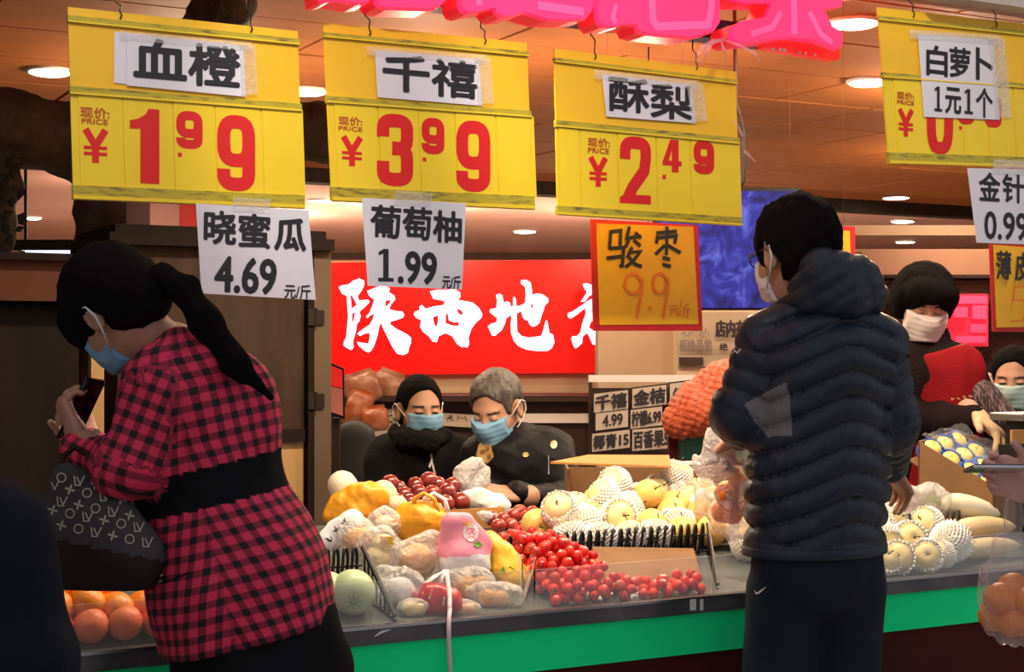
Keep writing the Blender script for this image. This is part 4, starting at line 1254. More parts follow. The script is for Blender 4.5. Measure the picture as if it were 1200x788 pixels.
def hand_ops(S, w, d, n, side, curl=(.5, .6, .6, .65), s=1.0, thumb=(.75, .62, -.25), bend=.9, fore=.045):
    """wrist point, pointing direction, back-of-hand normal, side=+1 when the thumb lies towards cross(d, n)"""
    d = unit(d); n = unit(np.array(n)-d*np.dot(n, d)); x = np.cross(d, n)*side
    L = lambda a, b, c_: w+(x*a+d*b+n*c_)*s
    Rm = np.stack([x, d, n], 1)
    S.cone(w-d*fore*s, L(0, .01, 0), .036*s, .026*s, .02)
    S.cone(L(.006, .015, 0), L(.010, .072, 0), .030*s, .034*s, .015, Rm, (1.15, 1, .48))
    S.cone(L(-.014, .015, 0), L(-.020, .070, 0), .024*s, .022*s, .015, Rm, (1.1, 1, .55))
    for i, (bx, by, ln, r) in enumerate(((.031, .082, .070, .0092), (.011, .088, .080, .0095), (-.010, .084, .074, .0090), (-.030, .074, .058, .0080))):
        p = L(bx, by-.012, 0); a = curl[i]*.55
        segs = (.46, .30, .24); rr = r*s
        for j, q in enumerate(segs):
            dirv = unit(d*math.cos(a)-n*math.sin(a)+x*bx*1.2)
            p2 = p+dirv*(ln+.012*(j == 0))*q*s*1.05
            S.cone(p, p2, rr, rr*.9, .005)
            p = p2; rr *= .92; a += curl[i]*bend
    p = L(.026, .022, -.004)
    d1 = unit(x*thumb[0]+d*thumb[1]+n*thumb[2]); p2 = p+d1*.042*s
    S.cone(p, p2, .0145*s, .0108*s, .012)
    d2 = unit(d1*.8+d*.55-n*.2); S.cone(p2, p2+d2*.034*s, .0104*s, .0085*s, .004)

def face_idx(V, Q, L_inv, s=1.0, eyes_open=True):
    """0 skin, 1 brow, 2 lash line, 3 lips, by place on the face"""
    c = V[Q].mean(1); q = L_inv(c)/s
    ax = np.abs(q[:, 0])
    mi = np.zeros(len(Q), int)
    mi[(q[:, 1] > .06) & (ax > .014) & (ax < .052) & (np.abs(q[:, 2]-.0205+.10*(ax-.032)**2*30) < .0040)] = 1
    mi[(q[:, 1] > .06) & (ax > .018) & (ax < .045) & (np.abs(q[:, 2]+(.002 if eyes_open else .005)) < (.0045 if eyes_open else .0024))] = 2
    mi[(q[:, 1] > .085) & (ax < .024) & (np.abs(q[:, 2]+.066) < .008)] = 3
    return mi

def person(label, head_c, R, neck, joints, hands, hair=None, scale=1.0, head_vox=.0042, skin='skin', face=True, eyes_open=True, base=None, hand_vox=.0042):
    """joints: pelvis, chest, arms[], legs[] as chains of points hidden under the clothes"""
    t = thing('person', label, 'person', base)
    S = SDF(); head_ops(S, head_c, R, scale, face, neck)
    Vh, Qh = S.mesh(head_vox)
    parts = [(Vh, Qh)]
    B = SDF()
    B.cone(neck+np.array([0, 0, .02]), joints['chest'], .05, .09, .05); B.cone(joints['chest'], joints['pelvis'], .10, .10, .05)
    for ch in joints['arms']: B.chain([joints['chest']*.3+ch[0]*.7]+ch, [.045, .04, .034, .026][:len(ch)+1], .03)
    for ch in joints['legs']:
        B.chain(ch, [.07, .055, .045, .035][:len(ch)], .03)
    parts.append(B.mesh(.018))
    for h in hands:
        H = SDF(); hand_ops(H, **h); parts.append(H.mesh(hand_vox))
    V, Q = join_np(parts)
    mi = face_idx(V, Q, lambda p: (p-head_c) @ R, scale, eyes_open) if face else np.zeros(len(Q), int)
    obj('body', mesh_np('body', V, Q, [skin, 'brow', 'lash', 'lip'], mi), t)
    return t

def mask_part(t, c, R, s, m, top=-.008, bot=-.112, side=.066, loops=True, loop_m='loop_white', grow=.0085):
    S = SDF(); head_ops(S, c, R, s*1.0, True)
    S.ops = [o for o in S.ops if not (o[-1] is True)][:8]+[o for o in S.ops if o[0] == 'c']
    L = lambda x, y, z: c+R @ (np.array([x, y, z])*s)
    S.cone(L(0, .098, -.02), L(0, .088, -.085), .016, .022, .05)
    S.disp = lambda p: grow+.0007*np.sin(((p-c) @ R)[:, 2]*330)
    S.cut(L(0, .1, top), R[:, 2]+R[:, 1]*.10); S.cut(L(0, .06, bot), -R[:, 2]+.35*R[:, 1]); S.cut(L(0, .030, 0), -R[:, 1])
    S.cut(L(side, 0, 0), R[:, 0]); S.cut(L(-side, 0, 0), -R[:, 0])
    V, Q = S.mesh(.0045)
    o = obj('face_mask', mesh_np('face_mask', V, Q, m), t)
    if loops:
        for g in (-1, 1):
            pts = [L(g*.066, .036, -.022), L(g*.080, .012, .004), L(g*.094, -.012, .026), L(g*.096, -.032, .012), L(g*.094, -.034, -.018), L(g*.086, -.012, -.046), L(g*.068, .034, -.078)]
            MB().tube(pts, .0022, 6).build('ear_loop', loop_m, o, smooth=True)
    return o

def cloth(name, S, vox, m, t, disp=None, midx=None, attr=None):
    if disp: S.disp = disp
    V, Q = S.mesh(vox)
    mi = midx(V[Q].mean(1)) if midx else None
    return obj(name, mesh_np(name, V, Q, m, mi, attr(V) if attr else None), t)

from mathutils.bvhtree import BVHTree
def bvh_of(o):
    me = o.data
    return BVHTree.FromPolygons([v.co.copy() for v in me.vertices], [tuple(p.vertices) for p in me.polygons])
def hit(b, px, py, off=.0015):
    """point of a surface that the camera sees at a pixel"""
    d = unit(P(px, py, 1)-P(600, 410, 0)); o = Vector((0, 0, CAMH))
    loc, nor, i, dist = b.ray_cast(o, Vector(d))
    if loc is None: return None
    return np.array(loc)-d*off
def decal(name, m, parent, b, paths=(), w=1.5, polys=(), off=.0015, mpp=None):
    mb = MB()
    for path in paths:
        pts = []
        for (x0, y0), (x1, y1) in zip(path[:-1], path[1:]):
            k = max(1, int(math.hypot(x1-x0, y1-y0)/3))
            pts += [(x0+(x1-x0)*i/k, y0+(y1-y0)*i/k) for i in range(k)]
        pts.append(path[-1])
        ws = w if not hasattr(w, '__len__') else list(np.interp(np.linspace(0, 1, len(pts)), np.linspace(0, 1, len(w)), w))
        ok = [p for p in pts if hit(b, *p) is not None]
        if len(ok) == len(pts):
            mb.strip(pts, ws, lambda p: (lambda h: h if h is not None else P(p[0], p[1], 3))(hit(b, p[0], p[1], off)))
    for L in polys:
        if all(hit(b, *p) is not None for p in L): mb.poly([L], lambda p: hit(b, p[0], p[1], off))
    if mb.v: return mb.build(name, m, parent, fix=False)

FLOORV = lambda p: np.array([p[0], p[1], 0.0])

# ============ man in the quilted puffer jacket, back to the camera
D0 = 3.75
A = lambda px, py, dd=0.0: P(px, py, D0+dd)
mat('puffer_black', (.020, .028, .044), .42, bump=(40, .14), spec=.30)
mat('puffer_grey', (.16, .155, .16), .6)
fa = unit(FWD*.90-RGT*.42)
Rt = frame(fa)
hc = A(932, 298, .02); fh = unit(-RGT*.42+FWD*.90-UPV*.14)
Rh = frame(fh)
neck = A(948, 362, .0)
lhand = dict(w=A(868, 508, .27), d=unit(FWD*.6-RGT*.35-UPV*.45), n=unit(UPV*.8-RGT*.3), side=1, curl=(1.0, 1.0, 1.0, 1.0))
rhand = dict(w=A(1044, 549, .30), d=unit(RGT*.45+FWD*.45-UPV*.6), n=unit(UPV*.75+RGT*.65), side=-1, curl=(.5, .55, .6, .7))
ank1, ank2 = FLOORV(A(925, 700, .02)), FLOORV(A(988, 700, .05))
man = person('person in a black quilted puffer jacket and dark trousers, back turned, holding a plastic bag', hc, Rh, neck,
             dict(pelvis=A(958, 630), chest=A(962, 430), arms=[[A(896, 402), A(866, 485), A(868, 508, .27)], [A(1030, 410), A(1046, 495, .06), A(1044, 549, .30)]],
                  legs=[[A(925, 660), A(921, 830, .02), ank1+[0, 0, .08]], [A(990, 660), A(992, 830, .05), ank2+[0, 0, .08]]]), [lhand, rhand], base=FLOORV(A(957, 700)))
# jacket
S = SDF()
S.cone(A(955, 650), A(958, 560), .168, .160, .05, Rt, (1.10, .80, 1)); S.cone(A(958, 560), A(966, 430), .160, .165, .05, Rt, (1.08, .80, 1))
S.cone(A(905, 398), A(1024, 402), .070, .072, .06)
S.cone(A(966, 420), A(950, 365), .13, .075, .06)
S.chain([A(898, 404), A(866, 486, -.01), A(868, 508, .25)], [.072, .066, .046], .03)
S.chain([A(1026, 408), A(1044, 494, .05), A(1043, 545, .29)], [.074, .066, .046], .03)
arms_seg = [(A(898, 404), A(866, 486, -.01)), (A(866, 486, -.01), A(868, 508, .25)), (A(1026, 408), A(1044, 494, .05)), (A(1044, 494, .05), A(1043, 545, .29))]
def seg_d(p, a, b):
    ba = b-a; t_ = np.clip(((p-a) @ ba)/ba.dot(ba), 0, 1)
    return np.linalg.norm(p-(a+t_[:, None]*ba), axis=1), t_*np.linalg.norm(ba)
back_c = A(985, 500)
def quilt(p):
    lat = (p-back_c) @ RGT
    v = p[:, 2]+.40*np.sqrt(lat*lat+.0012)+.006*np.sin(lat*15+p[:, 2]*3)
    sp = .059
    q = np.abs(np.sin(math.pi*v/sp))
    tor = (q**.48-.78)*.0165
    out = tor
    best = np.full(len(p), .082)
    acc = 0.0
    for i, (a, b) in enumerate(arms_seg):
        dd, t_ = seg_d(p, a, b)
        if i in (1, 3): t_ = t_+np.linalg.norm(arms_seg[i-1][1]-arms_seg[i-1][0])
        m = (dd < best) & ((np.abs((p-back_c) @ RGT) > .115) | (i in (1, 3)))
        best = np.where(m, dd, best)
        out = np.where(m, (np.abs(np.sin(math.pi*(t_+.02)/.052))**.55-.75)*.010, out)
    r = out+wob(p, 70, .0016, 11)+wob(p, 190, .0008, 12)
    lo = p[:, 2] < zhem+.028
    return np.where(lo, .004, r)
zhem = A(957, 645)[2]
S.cut(A(957, 645), -UPV)
grey_poly = [(872, 474), (893, 462), (922, 448), (926, 470), (929, 512), (900, 512), (884, 494)]
def inpoly(px, py, L):
    r = np.zeros(len(px), bool); n = len(L)
    for i in range(n):
        (x0, y0), (x1, y1) = L[i], L[i-1]
        c = ((y0 > py) != (y1 > py)) & (px < (x1-x0)*(py-y0)/(y1-y0+1e-9)+x0)
        r ^= c
    return r
def topx(p):
    d = p @ FWD; return 600+1800*(p @ RGT)/d, 410-1800*(p[:, 2]-CAMH)/d
def grey_idx(c):
    x, y = topx(c)
    return (inpoly(x, y, grey_poly) & ((c @ FWD) < D0+.03)).astype(int)
jk = cloth('puffer_jacket', S, .0052, ['puffer_black', 'puffer_grey'], man, quilt, grey_idx)
# hem band
S = SDF(); S.cone(A(955, 650), A(957, 600), .176, .172, .05, Rt, (1.10, .80, 1)); S.cut(A(957, 649), -UPV); S.cut(A(957, 636), UPV); S.disp = lambda p: np.full(len(p), -.001)
cloth('hem_band', S, .006, 'puffer_black', man)
# hood lying on the back and stand-up collar
S = SDF(); S.chain([A(935, 342, -.02), A(965, 322, -.085), A(1000, 330, -.07), A(1020, 345, -.01)], [.050, .056, .056, .045], .04)
S.chain([A(950, 352, -.09), A(990, 352, -.10), A(1016, 352, -.05)], [.035, .036, .032], .04)
S.cone(A(950, 385), A(944, 352), .088, .080, .03)
hx = A(975, 330, -.08)
def hoodq(p):
    q = np.abs(np.sin(math.pi*((p-hx) @ unit(UPV*.8-RGT*.5))/.036+.5))
    q2 = np.abs(np.sin(math.pi*((p-hx) @ unit(RGT*.9+UPV*.3))/.07))
    return (q**.5-.7)*.006+(q2**.5-.7)*.004+wob(p, 80, .0015, 3)
S.ell(A(930, 330, .0), (.070, .075, .055), None, .02, True)
cloth('hood', S, .006, 'puffer_black', man, hoodq)
# trousers
S = SDF()
S.cone(A(956, 660), A(957, 630), .160, .150, .05, Rt, (1.08, .80, 1))
S.chain([A(918, 694, -.01), A(916, 830, .0), ank1+[0, 0, .10]], [.097, .086, .062], .018)
S.chain([A(992, 694, .02), A(990, 830, .05), ank2+[0, 0, .10]], [.097, .087, .064], .018)
S.cut(A(957, 640), UPV)
tr_ = cloth('trousers', S, .0085, 'denim_navy', man, lambda p: wob(p*[1, 1, .5], 34, .006, 21))
bv = bvh_of(tr_)
decal('white_tick', 'mask_white', man, bv, [[(884, 692), (886, 696), (889, 695), (898, 688)]], [.4, 2.4, 2.0, .4])
for k, an in enumerate((ank1, ank2)):
    S = SDF(); S.cone(an+[0, 0, .05], an+fa*.14+[0, 0, .04], .05, .042, .03, None, None); S.cut(an, -UPV)
    cloth('shoe', S, .010, 'cloth_black', man)
bv = bvh_of(jk)
decal('sleeve_mark', 'mask_white', man, bv, [[(857, 415), (861, 411), (864, 414), (868, 409)]], 1.3)
# hair: short, full crown
def hair_short(t, c, R, s, m, name='hair', grow=.017, nape=-.085, fringe=.055, side=.01, vox=.0055, rough=.004):
    S = SDF(); L = lambda x, y, z: c+R @ (np.array([x, y, z])*s)
    S.ell(L(0, -.014, .036), np.array((.076+grow, .097+grow, .089+grow))*s, R, .02)
    S.ell(L(0, -.058, -.03), np.array((.062+grow*.5, .045+grow*.5, .075))*s, R, .03)
    S.ell(L(0, .092, -.035), np.array((.092, .066, .035+fringe))*s, R, .012, True)
    for g in (-1, 1):
        S.ell(L(g*.094, .002, -.045), np.array((.034, .046, .056+side))*s, R, .01, True)
    S.cut(L(0, -.06, nape), -R[:, 2]+.25*R[:, 1])
    S.disp = lambda p: wob((p-c) @ R*[1, 1, .45], 120, rough, 31)+wob((p-c) @ R*[1, 1, .4], 260, rough*.5, 32)
    V, Q = S.mesh(vox); return obj(name, mesh_np(name, V, Q, m), t)
hair_short(man, hc, Rh, 1.02, 'hair_black', grow=.021, nape=-.10, fringe=.05)
mask_part(man, hc, Rh, 1.0, 'mask_white')
L = lambda x, y, z: hc+Rh @ np.array([x, y, z])
mb = MB()
for g in (-1, 1):
    mb.tube([L(g*.032+.024*math.cos(a), .114, .002+.018*math.sin(a)) for a in np.linspace(0, 6.0, 14)], .0022, 6, True)
    mb.tube([L(g*.055, .112, .006), L(g*.078, .09, .010), L(g*.088, .0, .012), L(g*.086, -.015, .0)], .002, 6)
mb.build('glasses', 'black_metal', man, smooth=True)

# clear carrier bag with orange fruit, hanging from his left hand
film('bag_clear', (.90, .85, .82), .11, .12, (26, .9))
film('bag_misty', (.88, .78, .72), .34, .14, (24, .9))
film('bag_orange', (.85, .42, .22), .42, .2, (26, .8))
mat('orange_peel', (.86, .27, .012), .42, noise=(7, (.78, .20, .01), .35, .7), bump=(160, .15))
bg = thing('carrier_bag', 'clear plastic bag of orange fruit hanging in front of the puffer jacket', 'bag', A(858, 618, .33))
S = SDF(); S.chain([A(856, 512, .33), A(852, 545, .33), A(857, 590, .33), A(862, 605, .33)], [.050, .066, .072, .055], .03, CR, (1.05, .6, 1))
cloth('film', S, .008, 'bag_misty', bg, lambda p: .004*np.sin(((p-A(856, 512, .33)) @ RGT)*150+((p @ UPV)*9))+wob(p, 60, .004, 2))
for (x, y, dd) in ((850, 580, .31), (872, 588, .33), (858, 602, .33), (866, 566, .34), (846, 600, .35)):
    MB().lathe([(.001, -.030), (.017, -.026), (.028, -.012), (.030, .004), (.024, .019), (.010, .028), (.001, .029)], 14, A(x, y, dd)).build('tangerine', 'orange_peel', bg, smooth=True)

# ============ customer in the red and black checked coat
D1 = 3.0
KB = D1/3.45
B_ = lambda px, py, dd=0.0: P(px, py, D1+dd*KB)
def plaid_mat():
    m = bpy.data.materials.new('plaid_red'); m.use_nodes = True
    nt = m.node_tree; b = nt.nodes['Principled BSDF']; b.inputs['Roughness'].default_value = .85
    at = nt.nodes.new('ShaderNodeAttribute'); at.attribute_name = 'weave'
    sp = nt.nodes.new('ShaderNodeSeparateXYZ'); nt.links.new(at.outputs['Vector'], sp.inputs[0])
    fs = []
    for ax in ('X', 'Y'):
        mu = nt.nodes.new('ShaderNodeMath'); mu.operation = 'MULTIPLY'; mu.inputs[1].default_value = 1/.0300
        nt.links.new(sp.outputs[ax], mu.inputs[0])
        fr = nt.nodes.new('ShaderNodeMath'); fr.operation = 'FRACT'; nt.links.new(mu.outputs[0], fr.inputs[0])
        rp = nt.nodes.new('ShaderNodeValToRGB'); e = rp.color_ramp.elements
        e[0].position = .0; e[0].color = (1, 1, 1, 1); e[1].position = .05; e[1].color = (0, 0, 0, 1)
        x = e.new(.45); x.color = (0, 0, 0, 1); x = e.new(.50); x.color = (1, 1, 1, 1); x = e.new(1.0); x.color = (1, 1, 1, 1)
        nt.links.new(fr.outputs[0], rp.inputs[0]); fs.append(rp)
    ad = nt.nodes.new('ShaderNodeMath'); ad.operation = 'ADD'
    nt.links.new(fs[0].outputs[0], ad.inputs[0]); nt.links.new(fs[1].outputs[0], ad.inputs[1])
    hf = nt.nodes.new('ShaderNodeMath'); hf.operation = 'MULTIPLY'; hf.inputs[1].default_value = .5; nt.links.new(ad.outputs[0], hf.inputs[0])
    cr = nt.nodes.new('ShaderNodeValToRGB'); e = cr.color_ramp.elements
    e[0].position = .05; e[0].color = (.008, .006, .008, 1); e[1].position = .95; e[1].color = (.74, .030, .095, 1)
    x = e.new(.5); x.color = (.27, .012, .038, 1)
    nt.links.new(hf.outputs[0], cr.inputs[0]); nt.links.new(cr.outputs[0], b.inputs['Base Color'])
    MATS['plaid_red'] = m
plaid_mat()
hcB = B_(136, 362, .0); fB = unit(-RGT*.46+FWD*.52-UPV*.60)
RB = frame(fB, unit(UPV*.8-RGT*.45))
neckB = B_(205, 418, .02)
hipB = B_(285, 690)
lhB = dict(w=B_(92, 512, -.03), d=unit(-RGT*.45+UPV*.75+FWD*.25), n=unit(-RGT*.75-FWD*.35-UPV*.2), side=-1, curl=(.9, .95, 1.0, 1.0), s=.84)
rhB = dict(w=B_(100, 520, .17), d=unit(-RGT*.35+UPV*.8), n=unit(-RGT*.6+FWD*.6), side=1, curl=(.9, .95, 1.0, 1.0), s=.84)
a1, a2 = FLOORV(B_(265, 700, -.08)), FLOORV(B_(300, 700, .12))
wom = person('person in a red and black checked coat with a ponytail, bent over a phone', hcB, RB, neckB,
             dict(pelvis=hipB, chest=B_(232, 480, .02), arms=[[B_(190, 455, -.13), B_(152, 556, -.16), B_(92, 512, -.03)], [B_(210, 455, .17), B_(165, 560, .20), B_(100, 520, .17)]],
                  legs=[[B_(275, 720, -.06), B_(262, 860, -.08), a1+[0, 0, .08]], [B_(300, 720, .10), B_(298, 860, .12), a2+[0, 0, .08]]]), [lhB, rhB], scale=.88, skin='skin', base=FLOORV(B_(285, 700)))
ax0, ax1 = B_(296, 745), B_(222, 430)
axd = unit(ax1-ax0)
S = SDF()
S.chain([B_(294, 760), B_(280, 680), B_(252, 590), B_(240, 540), B_(238, 480), B_(222, 432)], [KB*q for q in (.196, .188, .158, .150, .150, .092)], .06)
S.cone(B_(196, 455, -.11), B_(222, 455, .15), .085*KB, .085*KB, .06)
armL = [B_(192, 458, -.13), B_(150, 555, -.16), B_(97, 528, -.04)]; armR = [B_(215, 455, .16), B_(165, 560, .20), B_(104, 525, .17)]
S.chain(armL, [KB*q for q in (.082, .064, .048)], .035); S.chain(armR, [KB*q for q in (.082, .064, .048)], .035)
S.chain([B_(212, 402, -.07), B_(248, 425, -.09), B_(288, 452, -.03), B_(288, 452, .08), B_(240, 420, .10)], [KB*q for q in (.034, .045, .042, .042, .034)], .035)
S.cut(ax0+axd*.0, -axd)
S.ell(B_(190, 385, .02), (.06, .075, .07), None, .02, True)
segsB = [(armL[0], armL[1], 0), (armL[1], armL[2], 1), (armR[0], armR[1], 0), (armR[1], armR[2], 1)]
vside = unit(np.cross(axd, -FWD))
def weave(V):
    q = V-ax0
    v = q @ axd
    base = ax0+v[:, None]*axd
    # local centre of the coat follows its curved spine
    w1 = q @ vside; w2 = q @ np.cross(axd, vside)
    ctr = np.interp(v, [0, .155, .31, .39, .50, .59], [0.0, .0, -.010, -.010, .010, .0])
    u = np.arctan2(w1-ctr, w2)*.172*np.interp(v, [0, .26, .39, .56], [1, .85, .8, .75])
    out = np.stack([u, v, np.zeros(len(v))], 1)
    for k, (a, b, off) in enumerate(segsB):
        dd, t_ = seg_d(V, a, b)
        m = dd < np.interp(t_, [0, np.linalg.norm(b-a)], [.076, .065] if off == 0 else [.065, .054])
        ba = unit(b-a); s1 = unit(np.cross(ba, -FWD))
        out[m] = np.stack([(V-a) @ s1, (V-a) @ ba+off*np.linalg.norm(segsB[k-off][1]-segsB[k-off][0]), np.zeros(len(v))], 1)[m]
    return out
band0 = ((B_(156, 618)-ax0) @ axd); band1 = ((B_(156, 583)-ax0) @ axd)
def coat_idx(c):
    v = (c-ax0) @ axd
    x, y = topx(c)
    far = np.ones(len(c), bool)
    for a, b, off in segsB:
        dd, t_ = seg_d(c, a, b); far &= dd > .076
    lo = (B_(325, 560)-ax0) @ axd; hi = (B_(322, 516)-ax0) @ axd
    m = far & (v > min(band0, lo)*.5+max(band0, lo)*.5-.004) & (v < (band1+hi)/2+.004)
    return m.astype(int)
def coat_disp(p):
    v = (p-ax0) @ axd
    r = wob(p*[1, 1, .6], 26, .007, 41)+wob(p, 80, .002, 42)
    g = .012*np.exp(-((v-(band0+band1)/2-.01)/.05)**2)
    return r-g
coat = cloth('checked_coat', S, .0075, ['plaid_red', 'cloth_black'], wom, coat_disp, coat_idx, lambda V: {'weave': weave(V)})
# black hem and skirt below the coat
S = SDF(); S.chain([B_(296, 735), B_(303, 800, .0)], [KB*q for q in (.182, .200)], .05); S.cone(B_(350, 745), B_(378, 775), .08*KB, .06*KB, .06)
S.cut(ax0+axd*.03, axd); S.cut(B_(300, 830), -UPV)
cloth('black_hem', S, .010, 'cloth_black', wom, lambda p: wob(p, 30, .006, 44))
S = SDF(); S.chain([B_(275, 770, -.06), B_(262, 880, -.08), a1+[0, 0, .06]], [KB*q for q in (.11, .085, .055)], .04); S.chain([B_(300, 770, .08), B_(298, 880, .12), a2+[0, 0, .06]], [KB*q for q in (.11, .085, .055)], .04)
cloth('trousers', S, .014, 'denim_navy', wom)
for an in (a1, a2):
    S = SDF(); S.cone(an+[0, 0, .05], an+unit([fB[0], fB[1], 0])*.14+[0, 0, .04], .045, .04, .03); S.cut(an, -UPV); cloth('shoe', S, .012, 'cloth_black', wom)
for ch in (armL, armR):
    e = unit(ch[2]-ch[1]); MB().tube([ch[2]-e*.01, ch[2]+e*.035], [.035, .031], 16).build('cuff', 'cloth_black', wom, smooth=True)
# toggles on the pocket
mat('brass_dull', (.45, .38, .30), .3, metal=.9)
bv = bvh_of(coat)
h = hit(bv, 186, 675, .004)
if h is not None:
    mb = MB(); mb.tube([h+RGT*.011*math.cos(a)+UPV*.011*math.sin(a) for a in np.linspace(0, 6.28, 13)[:-1]], .003, 6, True); mb.tube([h-RGT*.009-UPV*.004, h+RGT*.009+UPV*.002], .003, 6); mb.build('buckle', 'brass_dull', wom, smooth=True)
decal('pocket_edge', 'cloth_black', wom, bv, [[(193, 683), (206, 678), (220, 672)]], 1.6)
# hair with ponytail
S = SDF(); L = lambda x, y, z: hcB+RB @ (np.array([x, y, z])*.90)
S.ell(L(0, -.014, .036), (.088, .108, .098), RB, .02); S.ell(L(0, -.07, -.03), (.070, .056, .068), RB, .04)
S.ell(L(0, .085, .035), (.072, .034, .066), RB, .03); S.ell(L(0, .100, -.08), (.068, .078, .055), RB, .012, True)
for g in (-1, 1): S.ell(L(g*.095, -.002, -.040), (.031, .038, .047), RB, .012, True)
S.ell(B_(200, 395, -.05), (.05, .05, .03), None, .02, True)
hd = lambda p: wob((p-hcB) @ RB*[1, .35, 1], 140, .0022, 5)+wob((p-hcB) @ RB*[1, .3, 1], 330, .0012, 6)
cloth('hair', S, .0055, 'hair_black', wom, hd)
S = SDF(); S.chain([B_(172, 340, -.03), B_(192, 322, -.05), B_(216, 338, -.08), B_(240, 378, -.12), B_(276, 424, -.15), B_(318, 466, -.15)], [KB*q for q in (.034, .021, .026, .031, .026, .007)], .03)
cloth('ponytail', S, .0055, 'hair_black', wom, lambda p: .0012*np.sin(p @ unit(np.cross(unit(RGT-UPV), FWD))*420)+wob(p, 60, .003, 9))
MB().tube([B_(189, 324, -.045)+unit(UPV*.8+RGT*.3)*.021*math.cos(a)+FWD*.021*math.sin(a) for a in np.linspace(0, 6.28, 17)[:-1]], .005, 8, True).build('hair_tie', 'trim_leather', wom, smooth=True)
mask_part(wom, hcB, RB, .88, 'mask_blue')
# phone held to her face
mat('phone_glass', (.008, .008, .010), .08, coat=.5)
ph = thing('mobile_phone', 'dark mobile phone in the hands of the checked coat wearer', 'phone', B_(100, 508, .03))
c = B_(95, 480, .035); Rp = frame(unit(-RGT*.6+UPV*.30+FWD*.25), unit(UPV+RGT*.35))
MB().box(c, (.033, .004, .068), Rp).build('case', 'phone_glass', ph, bevel=.004)
MB().box(c+Rp[:, 1]*-.0045, (.030, .0006, .062), Rp).build('display', 'phone_glass', ph)
# monogram shopper on her arm
mat('monogram_canvas', (.055, .050, .052), .65, spec=.15, noise=(10, (.028, .025, .027), .4, .7))
mat('monogram_tan', (.40, .35, .24), .6)
hb = thing('monogram_bag', 'dark handbag with pale repeated monogram, held beside the checked coat', 'handbag', P(115, 690, 2.86))
S = SDF(); Dm = 2.86
S.chain([P(75, 560, Dm), P(95, 610, Dm), P(118, 665, Dm)], [.026, .054, .074], .05, CR, (1.0, .55, 1)); S.cone(P(110, 600, Dm), P(150, 650, Dm), .044, .06, .04, CR, (1, .55, 1))
S.cone(P(98, 660, Dm), P(150, 668, Dm), .048, .048, .03, CR, (1, .6, 1))
S.cut(P(100, 690, Dm), -UPV)
def bag_idx(c):
    x, y = topx(c); return (y > 640+.2*(x-100)).astype(int)
bago = cloth('shopper', S, .0075, ['monogram_canvas', 'trim_leather'], hb, lambda p: wob(p, 50, .004, 8), bag_idx)
MB().tube([P(72, 556, Dm), P(74, 535, Dm+.01), P(88, 524, Dm+.03), P(105, 535, Dm+.02), P(112, 570, Dm)], .006, 8).build('handle', 'trim_leather', hb, smooth=True)
bv = bvh_of(bago)
def flower(x, y, r):
    return [[(x+r*(.55+.45*math.cos(4*a))*math.cos(a+.3), y+r*(.55+.45*math.cos(4*a))*math.sin(a+.3)) for a in np.linspace(0, 2*math.pi, 17)[:-1]]]
k = 0
for iy in range(9):
    for ix in range(8):
        x = 52+ix*20+(10 if iy % 2 else 0); y = 556+iy*14+ix*4
        if y > 632+.2*(x-100): continue
        k += 1
        sel = (ix+2*iy) % 3
        if sel == 0: decal('monogram_flower', 'monogram_tan', bago, bv, polys=flower(x, y, 7.0))
        elif sel == 1: decal('monogram_ring', 'monogram_tan', bago, bv, [[(x+5.2*math.cos(a), y+5.2*math.sin(a)) for a in np.linspace(0, 2*math.pi, 13)]], 1.4)
        else: decal('monogram_letters', 'monogram_tan', bago, bv, [[(x-5, y-6), (x-4, y+5), (x+3, y+5)], [(x-2, y-5), (x+2, y+4), (x+7, y-6)]], 1.5)

# ============ shoulder of a passer-by in navy, lower left corner
D2 = 2.3
C_ = lambda px, py, dd=0.0: P(px, py, D2+dd)
hcC = C_(-120, 470); RC = frame(unit(FWD*.9+RGT*.2))
b1, b2 = FLOORV(C_(-150, 700, -.02)), FLOORV(C_(-60, 700, .1))
pas = person('person in a navy coat, only the shoulder showing in the lower left corner', hcC, RC, C_(-110, 560),
             dict(pelvis=C_(-110, 900), chest=C_(-105, 680), arms=[[C_(0, 640), C_(30, 800), C_(30, 930, .06)], [C_(-210, 640), C_(-230, 800), C_(-230, 930)]],
                  legs=[[C_(-150, 950), C_(-150, 1200), b1+[0, 0, .08]], [C_(-70, 950), C_(-60, 1200), b2+[0, 0, .08]]]), [], head_vox=.007, base=FLOORV(C_(-110, 700)))
mat('coat_navy', (.006, .009, .016), .85, bump=(180, .2), spec=.12)
S = SDF(); S.chain([C_(-110, 980), C_(-108, 760), C_(-105, 660)], [.20, .185, .15], .06, frame(FWD), (1.1, .75, 1)); S.cone(C_(-190, 655), C_(-20, 655), .085, .088, .06)
S.chain([C_(-12, 655), C_(16, 790), C_(18, 940, .06)], [.088, .075, .06], .05); S.chain([C_(-200, 655), C_(-235, 790), C_(-235, 940)], [.085, .07, .055], .05)
S.cone(C_(-110, 620), C_(-112, 560), .09, .075, .05)
cloth('coat', S, .011, 'coat_navy', pas, lambda p: wob(p, 24, .006, 14))
S = SDF(); S.chain([C_(-150, 960), C_(-150, 1200), b1+[0, 0, .05]], [.10, .08, .06], .04); S.chain([C_(-70, 960), C_(-60, 1200), b2+[0, 0, .05]], [.10, .08, .06], .04)
S.cut(b1, -UPV); cloth('trousers', S, .016, 'cloth_black', pas)
hair_short(pas, hcC, RC, 1.0, 'hair_black', vox=.009)

